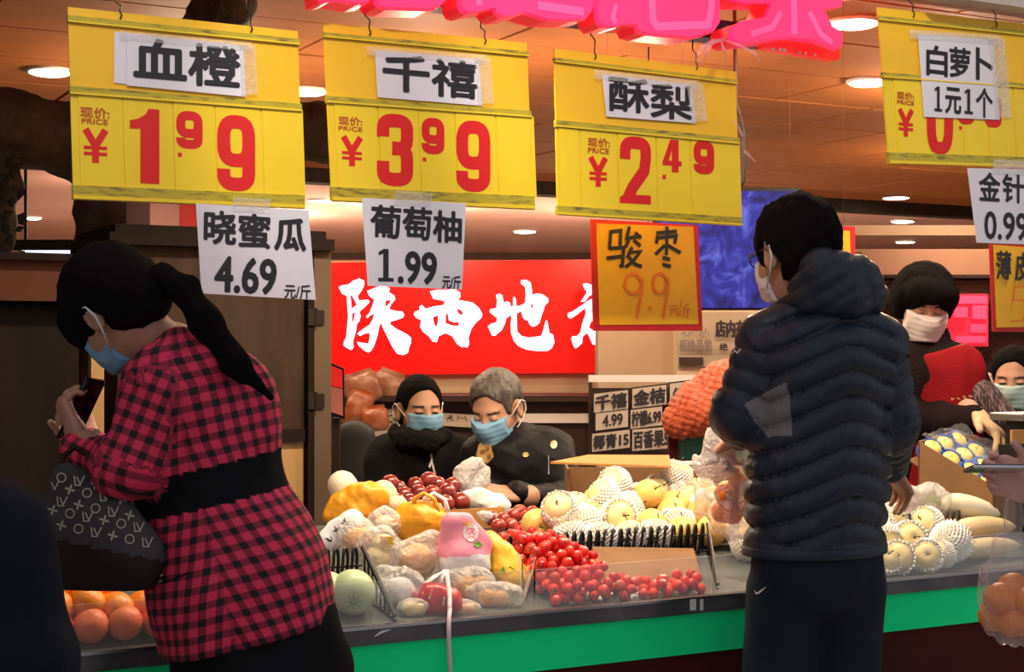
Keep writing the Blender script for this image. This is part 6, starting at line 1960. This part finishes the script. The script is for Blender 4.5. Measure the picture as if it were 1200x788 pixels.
# ---- carton behind the pears
t = thing('open_carton', 'large open brown carton behind the heaped pears', 'carton', P(765, 610, 4.86))
CD = 4.70; zb_ = .885
def cwall(nm, x0, x1, d0, d1, ytop, m='cardboard'):
    a_ = P(x0, ytop, d0); b_ = P(x1, ytop, d1) if d0 == d1 else a_+FWD*(d1-d0)
    e_ = unit((b_-a_)*[1, 1, 0]); n_ = np.array([-e_[1], e_[0], 0])*.006
    lo_ = lambda p: np.array([p[0], p[1], zb_])
    mb = MB(); V = [lo_(a_), lo_(b_), b_, a_]; mb.add(V+[v+n_ for v in V], [(0, 1, 2, 3), (7, 6, 5, 4), (0, 4, 5, 1), (1, 5, 6, 2), (2, 6, 7, 3), (3, 7, 4, 0)]); mb.build(nm, m, t)
cwall('side', 668, 668, CD, CD+.30, 552); cwall('side', 868, 868, CD, CD+.30, 556); cwall('back', 664, 862, CD+.30, CD+.30, 548)
zf = float(P(715, 541, CD)[2])
fa_, fb_, fc_, fd_ = P(645, 541.5, CD-.02), P(786, 546.5, CD-.06), P(784, 533.5, CD+.16), P(690, 533, CD+.16)
mb = MB(); V = [fa_, fb_, fc_, fd_]; mb.add(V+[v-UPV*.006 for v in V], [(0, 1, 2, 3), (7, 6, 5, 4), (0, 4, 5, 1), (1, 5, 6, 2), (2, 6, 7, 3), (3, 7, 4, 0)]); mb.build('flap', 'carton_orange', t)  # light from above on the flap put into its orange colour
mat('slip_white', (.8, .76, .70), .6)
p = P(803, 543, 4.68); MB().box(p, (.035, .02, .004)).build('paper_slip', 'slip_white', t)

# ---- back row: dark red plums in a low carton, small red fruit
mat('plum_red', (.16, .014, .012), .2, coat=.4, noise=(20, (.26, .03, .02), .4, .7))
mat('date_red', (.34, .030, .014), .22, coat=.4, noise=(25, (.22, .015, .010), .4, .7))
pl_d = lathe_data('plum', sphere_prof(.029, 10, .92, .004), 16, 'plum_red'); dt_d = lathe_data('small_red_fruit', sphere_prof(.0235, 9, .9, .003), 14, 'date_red')
def z8(x, y): return 370+x/3.636, 420+y/3.636
YP = 4.16
ctn = thing('low_carton', 'low brown carton holding the dark red plums', 'carton', (onY(505, 600, YP)[0], YP, tray_z(YP)))
cx0, cx1 = float(onY(440, 600, YP)[0]), float(onY(566, 600, YP)[0])
zc0 = tray_z(4.0); zc1 = float(onY(540, 597, 4.03)[2])
MB().span(cx0, cx1, 4.02, 4.027, zc0, zc1).build('front', 'carton_orange', ctn); MB().span(cx0, cx1, 4.34, 4.347, zc0, zc1+.02).build('back', 'cardboard', ctn)
MB().span(cx0, cx0+.006, 4.03, 4.34, zc0, zc1).build('side', 'cardboard', ctn); MB().span(cx1-.006, cx1, 4.03, 4.34, zc0, zc1).build('side', 'cardboard', ctn)
plums = []; reds = []; ors = []; ends = []; blues = []
for x, y, Y in ((482, 523, 4.24), (440, 578, 4.14), (497, 580, 4.14), (560, 574, 4.14), (378, 585, 4.16), (318, 535, 4.24), (408, 618, 4.08), (620, 612, 4.09), (552, 622, 4.07), (520, 540, 4.24), (425, 545, 4.24), (480, 620, 4.07), (350, 560, 4.24), (585, 545, 4.22), (345, 615, 4.10)):
    px, py = z8(x, y); o = obj('plum', pl_d, None, loc=onY(px, py, Y), rot=rrot()); tag(o, 'dark red plum', 'plum', 'dark red plums'); plums.append(o)
for x, y, Y in ((750, 682, 3.98), (800, 690, 3.94), (845, 672, 3.98), (900, 682, 3.97), (950, 690, 3.96), (985, 690, 4.0), (835, 716, 3.88), (895, 718, 3.88), (945, 722, 3.88), (870, 655, 4.05), (780, 715, 3.88), (925, 660, 4.05)):
    px, py = z8(x, y); o = obj('small_red_fruit', dt_d, None, loc=onY(px, py, Y), rot=rrot()); tag(o, 'small brown-red fruit', 'fruit', 'small brown-red fruit'); reds.append(o)

label_rows(plums, (573, 583), ('back', 'middle', 'front'), lambda o, n, r: 'dark red plum, '+n+' from the left in the '+r+' row of the low carton')
label_rows(reds, (604, 612), ('back', 'middle', 'front'), lambda o, n, r: 'small brown-red fruit, '+n+' from the left in the '+r+' row by the pears')
# ---- bags and wrapped fruit in the middle of the stall
film('wrap_clear', (.90, .86, .80), .30, .14, (30, 1.0))
mat('bag_saffron', (.80, .33, .012), .38, bump=(22, .8)); mat('bag_pink', (.92, .30, .40), .35, bump=(16, .5)); mat('bag_red', (.55, .012, .018), .3, bump=(22, .7)); mat('bag_lemon', (.88, .50, .03), .32, bump=(22, .7))
mat('bag_white', (.82, .78, .74), .4, bump=(20, .6)); mat('pomelo_tan', (.78, .42, .10), .5, noise=(30, (.70, .34, .07), .4, .7), bump=(140, .2)); mat('pomelo_cream', (.82, .64, .40), .5, bump=(120, .2)); mat('leaf_print', (.10, .30, .04), .5); mat('gold_print', (.75, .42, .08), .4); mat('foam_block', (.80, .66, .48), .6)
def ridge(p, f, amp, seed):
    """sharp creases of crumpled plastic"""
    r = np.random.default_rng(seed); s_ = np.zeros(len(p)); w = wob(p, f*.8, 1.3, seed+5)
    for i in range(4):
        d = r.normal(size=3); d /= np.linalg.norm(d)
        s_ += (.6-np.abs(np.sin(p @ d*f*(1+.5*i)+w+r.uniform(0, 6))))/(1+.4*i)
    return s_*amp*.6
def blob(name, label, cat, px, py, rx, ry, Y, m, tilt=0.0, dep=.8, crump=.006, freq=45, fruit=None, fruit_m='pomelo_tan', knot=None, seed=1, extra=None, group=None, vox=.0062):
    s_ = ppm(px, Y); c = onY(px, py, Y); Rr = CR @ roty(tilt)
    t = thing(name, label, cat, (c[0], c[1], c[2]-ry/s_), group=group)
    S = SDF(); S.ell(c, (rx/s_, dep*min(rx, ry)/s_, ry/s_), Rr, .02)
    if knot:
        kx, ky = knot; k1 = onY(px+kx*.65, py+ky*.65, Y-.01); k2 = onY(px+kx, py+ky, Y-.015); k3 = onY(px+kx*1.3, py+ky*1.25, Y-.015)
        S.chain([c, k1, k2, k3], [min(rx, ry)/s_*.7, min(rx, ry)/s_*.42, .010, .018], .03)
    if extra: extra(S, c, s_)
    S.disp = lambda p: wob(p, freq, crump, seed)+ridge(p, freq*1.1, crump*.9, seed+9)
    V, Q = S.mesh(vox); o = obj('film' if fruit else 'skin', mesh_np(name, V, Q, m), t)
    if fruit:
        for (fx, fy, fr) in fruit:
            MB().lathe(sphere_prof(fr/s_, 10, .95, .004), 18, onY(px+fx, py+fy, Y)).build('wrapped_fruit', fruit_m, t, smooth=True)
    return t, o
blob('wrapped_pomelo', 'big saffron bag of fruit at the upper left of the heap', 'bag', 418, 593, 40, 26, 3.86, 'bag_saffron', tilt=-.35, crump=.007, seed=3)
blob('pomelo', 'cream pomelo directly behind the upper saffron bag', 'fruit', 448, 580, 18, 17, 3.95, 'pomelo_cream', crump=.002, seed=4)
blob('pomelo', 'cream pomelo half sunk beside the clear crumpled bag', 'fruit', 465, 593, 14, 13, 3.86, 'pomelo_cream', crump=.002, seed=5)
blob('foam_block', 'pale rounded foam block at the foot of the cabinet', 'block', 402, 569, 16, 14, 4.1, 'foam_block', crump=.003, seed=6, extra=lambda S, c, s_: S.cone(c, np.array([c[0], c[1], .93]), .036, .04, .02))
blob('fruit_bag', 'small clear bag of fruit wedged between the two saffron bags', 'bag', 450, 614, 21, 19, 3.74, 'wrap_clear', fruit=[(0, 1, 12)], fruit_m='pomelo_cream', crump=.004, seed=7)
t, o = blob('fruit_bag', 'saffron carrier bag of fruit with looped handles', 'bag', 494, 614, 35, 28, 3.72, 'bag_saffron', crump=.008, seed=8)
for dx, lift in ((6, 0), (18, 3)):
    h0 = onY(488+dx, 596, 3.70); MB().tube([h0+RGT*-.022, h0+RGT*-.018+UPV*.026, h0+UPV*.040+RGT*.006, h0+RGT*.034+UPV*.024, h0+RGT*.044+UPV*-.018], [.008, .006, .0055, .006, .009], 8).build('handle', 'bag_white' if dx == 18 else 'bag_saffron', t, smooth=True)
t, o = blob('fruit_bag', 'white printed bag with black script, leftmost of the heap', 'bag', 398, 624, 34, 17, 3.60, 'bag_white', tilt=-.62, dep=.9, crump=.005, seed=9)
bvw = bvh_of(o)
for i in range(3):
    cx_, cy_ = 404-i*9, 611+i*11; r_ = random.Random(80+i)
    paths = []
    for k in range(6):
        a_ = r_.uniform(0, 3.14); x_, y_ = cx_+r_.uniform(-3, 3), cy_+r_.uniform(-3.5, 3.5); l_ = r_.uniform(1.6, 3.4)
        paths.append([(x_-l_*math.cos(a_), y_-l_*math.sin(a_)), (x_+l_*math.cos(a_), y_+l_*math.sin(a_))])
    decal('script_mark', 'ink_black', o, bvw, paths, 1.2, off=.002)
mb = decal('orange_print', 'bag_saffron', o, bvw, polys=[[(368, 628), (376, 622), (381, 634), (372, 640)]], off=.002)
blob('fruit_bag', 'clear bag of tan fruit just right of the white printed bag', 'bag', 420, 632, 27, 26, 3.56, 'wrap_clear', fruit=[(0, 2, 18)], crump=.005, seed=10)
blob('fruit_bag', 'tall clear bag of pale yellow fruit above the wire end panel', 'bag', 445, 646, 26, 31, 3.50, 'wrap_clear', tilt=-.3, fruit=[(-3, 8, 15), (3, -8, 13)], fruit_m='pear_pale', crump=.006, seed=11)
blob('fruit_bag', 'clear bag with one big orange pomelo in the middle of the heap', 'bag', 488, 657, 33, 29, 3.50, 'wrap_clear', fruit=[(0, 2, 23)], crump=.005, seed=12, knot=(14, -20))
blob('fruit_bag', 'crumpled clear bag with white foam inside, near the lip', 'bag', 466, 690, 31, 28, 3.36, 'wrap_clear', fruit=[(2, 4, 19)], fruit_m='foam_white', crump=.010, freq=60, seed=13)
mb = MB(); p = onY(453, 634, 3.46); mb.box(p, (.016, .0015, .010), CR); o = mb.build('price_ticket', 'bag_lemon'); tag(o, 'tiny yellow ticket stuck among the clear bags', 'ticket')
# pink bag with white band and round print
t = thing('gift_bag', 'pink plastic bag with a white waistband and round print', 'bag', onY(545, 690, 3.40))
S = SDF(); yb_ = 3.44
S.chain([onY(541, 612, yb_), onY(546, 640, yb_), onY(546, 664, yb_-.02)], [.030, .055, .062], .03, CR, (1, .75, 1)); S.cone(onY(530, 616, yb_), onY(535, 640, yb_), .018, .035, .03)
S.cut(onY(541, 601, yb_), UPV); S.cut(onY(546, 672, yb_), -UPV+.15*RGT)
S.disp = lambda p: wob(p, 38, .006, 15)
V, Q = S.mesh(.0055); x_, y_ = topx(V[Q].mean(1))
pk = obj('sack', mesh_np('sack', V, Q, ['bag_pink', 'bag_white'], (y_ > 652-.08*(x_-545)).astype(int)), t)
bvp = bvh_of(pk)
decal('round_print', 'bag_white', pk, bvp, polys=[[(552+9*math.cos(a), 624+11*math.sin(a)) for a in np.linspace(0, 6.28, 16)[:-1]]], off=.002)
decal('flower_print', 'bag_lemon', pk, bvp, polys=[flower(548, 614, 6)[0]], off=.003)
decal('pink_script', 'bag_pink', pk, bvp, [[(545, 625), (548, 620), (550, 627), (554, 621), (556, 628), (559, 623)], [(546, 631), (553, 629), (558, 632)]], 1.4, off=.003)
decal('leaf_print', 'leaf_print', pk, bvp, polys=[[(554, 638), (561, 634), (566, 640), (559, 642)]], off=.003)
blob('fruit_bag', 'brown bag with a white mark below the pink bag', 'bag', 551, 686, 32, 24, 3.38, 'wrap_clear', fruit=[(-6, 2, 16), (10, 0, 14)], crump=.006, seed=16)
blob('fruit_bag', 'clear bag of tan fruit right below the lemon yellow bag', 'bag', 578, 699, 31, 20, 3.32, 'wrap_clear', fruit=[(-6, 3, 12), (8, 3, 11)], crump=.008, seed=17)
t, o = blob('fruit_bag', 'red bag with gold print, lowest in the heap by the ribbon', 'bag', 511, 704, 31, 21, 3.31, 'bag_red', tilt=.12, crump=.007, seed=18)
bvr = bvh_of(o); decal('gold_print', 'gold_print', o, bvr, polys=[[(494, 694), (507, 690), (504, 702), (495, 708)]], off=.002); decal('white_print', 'bag_white', o, bvr, [[(521, 700), (519, 710)], [(526, 698), (525, 709)]], 2, off=.002)
t, o = blob('fruit_bag', 'lemon yellow bag draped over the right end of the heap', 'bag', 583, 655, 18, 34, 3.44, 'bag_lemon', tilt=-.45, dep=.9, crump=.008, seed=19, extra=lambda S, c, s_: S.chain([c, onY(600, 676, 3.40), onY(604, 684, 3.38)], [.035, .034, .022], .03))
bvr = bvh_of(o); decal('leaf_print', 'leaf_print', o, bvr, polys=[[(590, 672), (597, 664), (604, 668), (598, 672)], [(586, 670), (590, 664), (593, 672)]], off=.002)
blob('fruit_bag', 'clear bag of pale fruit pressed against the clear panel, left of the red bag', 'bag', 484, 712, 20, 13, 3.30, 'wrap_clear', fruit=[(-4, 2, 10), (7, 2, 9)], fruit_m='pear_pale', crump=.005, seed=28)
blob('fruit_bag', 'small clear bag of tan fruit by the ribbon tail, right of the red bag', 'bag', 543, 714, 20, 12, 3.29, 'wrap_clear', fruit=[(-5, 1, 9), (6, 1, 9)], crump=.005, seed=29)
# ribbon
mat('ribbon_pale', (.78, .62, .62), .5)
t = thing('ribbon', 'pale pink ribbon tied round the bag and hanging over the lip', 'ribbon', onY(527, 740, 3.19))
def rib(name, path, w):
    mb = MB(); n = len(path); V = []
    for i, (px, py, Y) in enumerate(path):
        p = onY(px, py, Y); s_ = ppm(px, Y); V += [p-RGT*w/s_/2, p+RGT*w/s_/2]
    mb.add(V, [(2*i, 2*i+1, 2*i+3, 2*i+2) for i in range(n-1)]); o = mb.build(name, 'ribbon_pale', t, fix=False, smooth=True); md = o.modifiers.new('t', 'SOLIDIFY'); md.thickness = .0008
rib('tail', [(523, 668, 3.35), (525, 682, 3.30), (527, 700, 3.26), (527, 716, 3.215), (526, 728, 3.192), (526, 750, 3.190), (527, 775, 3.188), (529, 800, 3.188)], 5)
rib('loop', [(522, 668, 3.35), (517, 676, 3.33), (516, 690, 3.31), (521, 690, 3.31)], 6)
rib('knot_end', [(522, 670, 3.35), (512, 674, 3.33), (502, 682, 3.31), (497, 684, 3.31)], 7)

# ---- melons, oranges at the left
mat('melon_green', (.46, .56, .32), .4, noise=(10, (.38, .48, .24), .4, .7)); mat('melon_rib', (.16, .26, .10), .5)
for (px, py, r, lb) in ((413, 709, 27, 'pale green melon with a star-shaped tip behind the clear panel'), (384, 716, 24, 'pale green melon mostly hidden behind the checked coat')):
    Y = 3.33 if px > 400 else 3.36; c = onY(px, py, Y); rr = r/ppm(px, Y)
    c[2] = max(c[2], tray_z(Y)+rr*.98)
    t = thing('melon', lb, 'melon', (c[0], c[1], c[2]-rr), group='green melons')
    ax = unit(-FWD*.9+RGT*.15-UPV*.25); q = Vector(ax).to_track_quat('Z', 'Y').to_euler()
    MB().lathe(sphere_prof(rr, 12, 1.02, .003), 24).build('skin', 'melon_green', t, loc=(0, 0, rr), rot=q, smooth=True)
    mb = MB()
    for k in range(8):
        a = 2*math.pi*k/8; mb.tube([(rr*math.sin(u)*math.cos(a)*1.004, rr*math.sin(u)*math.sin(a)*1.004, rr*1.022*math.cos(u)) for u in (.08, .2, .34, .46)], [.0016, .0014, .0010, .0004], 5)
    mb.build('star_tip', 'melon_rib', t, loc=(0, 0, rr), rot=q)
mat('orange_film_haze', (.66, .12, .045), .5, noise=(12, (.74, .20, .05), .4, .7), bump=(150, .12))  # pinkish haze of the covering film put into the peel colour
og = [lathe_data('orange', sphere_prof(.041, 10, .95, .004), 18, 'orange_peel'), lathe_data('orange', sphere_prof(.039, 10, .95, .004), 18, 'orange_film_haze')]
for (px, py, Y, kd) in ((64, 742, 3.29, 1), (106, 740, 3.29, 1), (146, 738, 3.29, 1), (186, 738, 3.29, 1), (84, 735, 3.36, 0), (128, 730, 3.36, 0), (168, 730, 3.36, 0), (102, 708, 3.325, 0), (136, 716, 3.32, 0), (66, 714, 3.325, 0), (85, 690, 3.38, 0), (168, 714, 3.34, 0), (205, 735, 3.34, 0), (120, 694, 3.42, 0)):
    p = onY(px, py, Y); p[2] = max(p[2], tray_z(Y)+.040)
    o = obj('orange', og[kd], None, loc=p, rot=rrot()); tag(o, 'orange tinted for film haze in the front row under the handbag' if kd else 'bright orange in the pile under the handbag', 'orange', 'oranges at the left end of the stall'); ors.append(o)

label_rows(ors, (704, 726), ('top', 'middle', 'lowest'), lambda o, n, r: 'orange, '+n+' from the left in the '+r+' row under the monogram handbag')
# ---- right end: netted pears, radishes, blue-netted fruit
def z5(x, y): return 1020+x/3.94, 500+y/3.94
for i, (x, y, Y, sc_) in enumerate(((95, 425, 3.44, .9), (172, 520, 3.34, 1.0), (262, 450, 3.44, 1.0), (368, 535, 3.34, 1.16), (255, 600, 3.29, .98), (125, 615, 3.30, .95), (65, 520, 3.36, .95), (60, 620, 3.30, .9), (330, 625, 3.31, .8), (20, 470, 3.42, .9))):
    px, py = z5(x, y); p = onY(px, py, Y); p[2] = max(p[2], tray_z(Y)+.042*sc_)
    ends.append(pear(p, 1 + (i % 2), (-FWD*.8+RGT*(.3-.1*i)+UPV*.2) if i in (1, 4, 5) else None, label='pear in a white foam net at the right end beside the radishes', scale=sc_, group='netted pears at the right end'))
label_rows(ends, (622, 642), ('top', 'middle', 'lowest'), lambda o, n, r: 'foam-netted pear, '+n+' from the left in the '+r+' row beside the radishes')
mat('radish_white', (.84, .74, .46), .4, noise=(8, (.88, .80, .58), .4, .7)); mat('radish_tan', (.70, .52, .28), .45, noise=(8, (.62, .44, .22), .4, .7)); mat('leaf_fresh', (.30, .42, .06), .5)
for i, (x0, y0, x1, y1, r, Y, m_, lb) in enumerate(((1104, 590, 1172, 604, 14, 3.50, 'radish_white', 'white radish with green stalk stubs, topmost of the radishes'), (1118, 622, 1190, 618, 13, 3.42, 'radish_tan', 'tan radish in the middle of the radish pile'), (1124, 650, 1196, 640, 12, 3.33, 'radish_tan', 'lowest tan radish just behind the lip'), (1128, 604, 1200, 600, 12, 3.56, 'radish_tan', 'tan radish behind the topmost white one'))):
    a = onY(x0, y0, Y); b = onY(x1, y1, Y); rr = r/ppm(x0, Y)
    a[2] = max(a[2], tray_z(Y)+rr); b[2] = max(b[2], tray_z(Y)+rr*.9)
    t = thing('white_radish', lb, 'radish', (a+b)/2-UPV*rr, group='radishes at the right end')
    u = np.linspace(0, 1, 12); prf = np.array([.25, .75, .95, 1, 1, .98, .94, .88, .80, .68, .45, .1])
    MB().tube([a*(1-k)+b*k+UPV*.006*math.sin(k*3.1) for k in u], list(rr*prf), 16).build('root', m_, t, smooth=True)
    if i == 0:
        for g in range(6):
            e = a+unit(a-b)*.01; MB().tube([e+UPV*random.uniform(-.012, .012), e+unit(a-b)*random.uniform(.03, .06)+UPV*random.uniform(-.012, .03)-FWD*.02*random.random()], [.006, .003], 6).build('stalk', 'leaf_fresh', t, smooth=True)
blob('clear_wrap', 'crumpled clear wrapping lying behind the netted pears', 'wrapping', 1080, 588, 34, 20, 3.52, 'wrap_clear', tilt=-.2, crump=.012, freq=50, seed=22)
# carton of blue-netted fruit, tipped towards the street
t = thing('fruit_carton', 'brown carton of blue-netted fruit under clear wrap, beside the seller', 'carton', (onY(1120, 590, 3.45)[0], 3.45, tray_z(3.45)))
cA, cB, cD = P(1076, 517, 4.82), P(1165, 571, 4.72), P(1121, 504, 5.02)
cC = cB+cD-cA
low = lambda p: np.array([p[0], p[1], tray_z(p[1])+.002])
nrm_ = unit(np.cross(cB-cA, cD-cA)); nrm_ = nrm_*(1 if nrm_[2] > 0 else -1)
for nm, p, q in (('front_side', cA, cB), ('right_side', cB, cC), ('rear_side', cC, cD), ('left_side', cD, cA)):
    inn = unit((cA+cC)/2-(p+q)/2)*.005
    mb = MB(); V = [low(p), low(q), q, p]; mb.add(V+[v+inn for v in V], [(0, 1, 2, 3), (7, 6, 5, 4), (0, 4, 5, 1), (1, 5, 6, 2), (2, 6, 7, 3), (3, 7, 4, 0)]); mb.build(nm, 'cardboard', t)
mb = MB(); q = [p-nrm_*.075 for p in (cA, cB, cC, cD)]; mb.add(q, [(0, 1, 2, 3)]); o = mb.build('liner', 'cardboard', t); md = o.modifiers.new('t', 'SOLIDIFY'); md.thickness = .004
mat('net_blue', (.02, .13, .55), .5); mat('fruit_yellow', (.80, .62, .16), .4, noise=(30, (.62, .40, .08), .5, .7))
bn = [net_data('blue_net', 'net_blue', lo=-.042, hi=.034, rows=11, n=24, w=.0075, fray=.006)]
fy = lathe_data('netted_fruit', pear_prof, 18, 'fruit_yellow')
for i in range(4):
    for j in range(3):
        u_, v_ = (i+.5)/4, (j+.5)/3
        p = cA+(cB-cA)*u_+(cD-cA)*v_-nrm_*.028
        o = obj('netted_fruit', fy, None, loc=p, rot=Vector(unit(nrm_+np.array([random.uniform(-.3, .3), random.uniform(-.3, .1), 0])-FWD*.35)).to_track_quat('Z', 'Y').to_euler()); o.scale = (.80,)*3
        tag(o, 'blue-netted yellow fruit, '+ORD[i]+' from the left in the carton\'s '+('near', 'middle', 'far')[j]+' row', 'fruit', 'blue-netted fruit'); obj('blue_net', bn[0], o, loc=(0, 0, 0), rot=(0, 0, 0))
film('wrap_thin', (.95, .95, .95), .03, .08, (34, .7), edge=.14)
mb = MB(); n_ = 14; Gd = np.zeros((n_+1, n_+1, 3))
for i in range(n_+1):
    for j in range(n_+1):
        Gd[i, j] = cA+(cB-cA)*i/n_+(cD-cA)*j/n_+nrm_*(.024+.010*math.sin(i*1.3+j*.7)*math.sin(j*1.7))
mb.grid(Gd); mb.build('clear_wrap', 'wrap_thin', t, smooth=True)

# ---- right edge: steel scale and a carton lid
mat('steel_dull', (.30, .28, .27), .35, metal=.8)
t = thing('weighing_scale', 'dull steel scale pan at the right edge beside the glove', 'scale', onY(1210, 540, 3.56))
p = onY(1208, 488, 3.56); MB().box(p, (.11, .07, .012)).build('pan', 'steel_dull', t, bevel=.004); MB().box(p+[0, 0, -.05], (.06, .05, .04)).build('neck', 'black_metal', t)
MB().span(p[0]-.09, p[0]+.09, 3.50, 3.61, tray_z(3.56), p[2]-.09).build('body', 'black_metal', t)
p = onY(1200, 512, 3.49); MB().box(p, (.055, .004, .022)).build('display_card', 'carton_orange', t)
# ---- red mesh sack on its stand with a green crate
mat('mesh_red', (.55, .10, .035), .6, noise=(60, (.30, .04, .015), .42, .62), stretch=(1, 1, 3))
t = thing('mesh_sack', 'orange-red mesh sack of produce left of the black sleeve', 'sack', P(815, 520, 5.2))
S = SDF(); S.chain([P(796, 495, 5.2), P(818, 480, 5.2), P(850, 455, 5.2), P(870, 440, 5.2)], [.055, .085, .085, .06], .04)
S.disp = lambda p: .006*np.abs(np.sin(((p-P(815, 480, 5.2)) @ unit(UPV+RGT*.35))*150+.4*np.sin(p @ RGT*60)))+.003*np.sin(p @ unit(RGT-UPV*.4)*210)
V, Q = S.mesh(.007); obj('mesh', mesh_np('mesh', V, Q, 'mesh_red'), t)
mat('crate_green', (.02, .16, .09), .5)
t = thing('green_crate', 'dark green crate under the orange-red mesh sack', 'crate', P(836, 540, 5.25))
cbox(MB(), 797, 508, 879, 539, 5.25, .18).build('wall', 'crate_green', t); cbox(MB(), 797, 502, 879, 508, 5.24, .20).build('rim', 'steel_dull', t)
cbox(MB(), 798, 517, 878, 519, 5.245, .01).build('ridge', 'crate_green', t)
t = thing('crate_stand', 'dark red stand carrying the green crate', 'stand', P(838, floor_py(5.3), 5.3))
cbox(MB(), 784, 505, 795, floor_py(5.3), 5.25, .05).build('post', 'base_maroon', t); cbox(MB(), 881, 505, 891, floor_py(5.3), 5.25, .05).build('post', 'base_maroon', t)
cbox(MB(), 786, 539, 890, 546, 5.23, .24).build('shelf', 'base_maroon', t)
# ---- what the looking-down man is packing
film('bag_milky', (.85, .80, .78), .45, .2, (24, .9))
t, o = blob('packed_bag', 'white foam-wrapped bundle in the hand of the looking-down man', 'bundle', 566, 588, 26, 15, 4.10, 'bag_white', tilt=.25, crump=.008, seed=25, extra=lambda S, c, s_: S.cone(c, onY(582, 594, 4.08), .03, .035, .03))
blob('plastic_bag', 'open milky plastic bag standing between the two masked men', 'bag', 552, 562, 22, 26, 4.22, 'bag_milky', tilt=.5, dep=.5, crump=.010, seed=26)
blob('plastic_bag', 'bluish clear bag scrap by the small brown-red fruit', 'bag', 570, 606, 16, 9, 3.98, 'bag_milky', tilt=.3, crump=.006, seed=27)
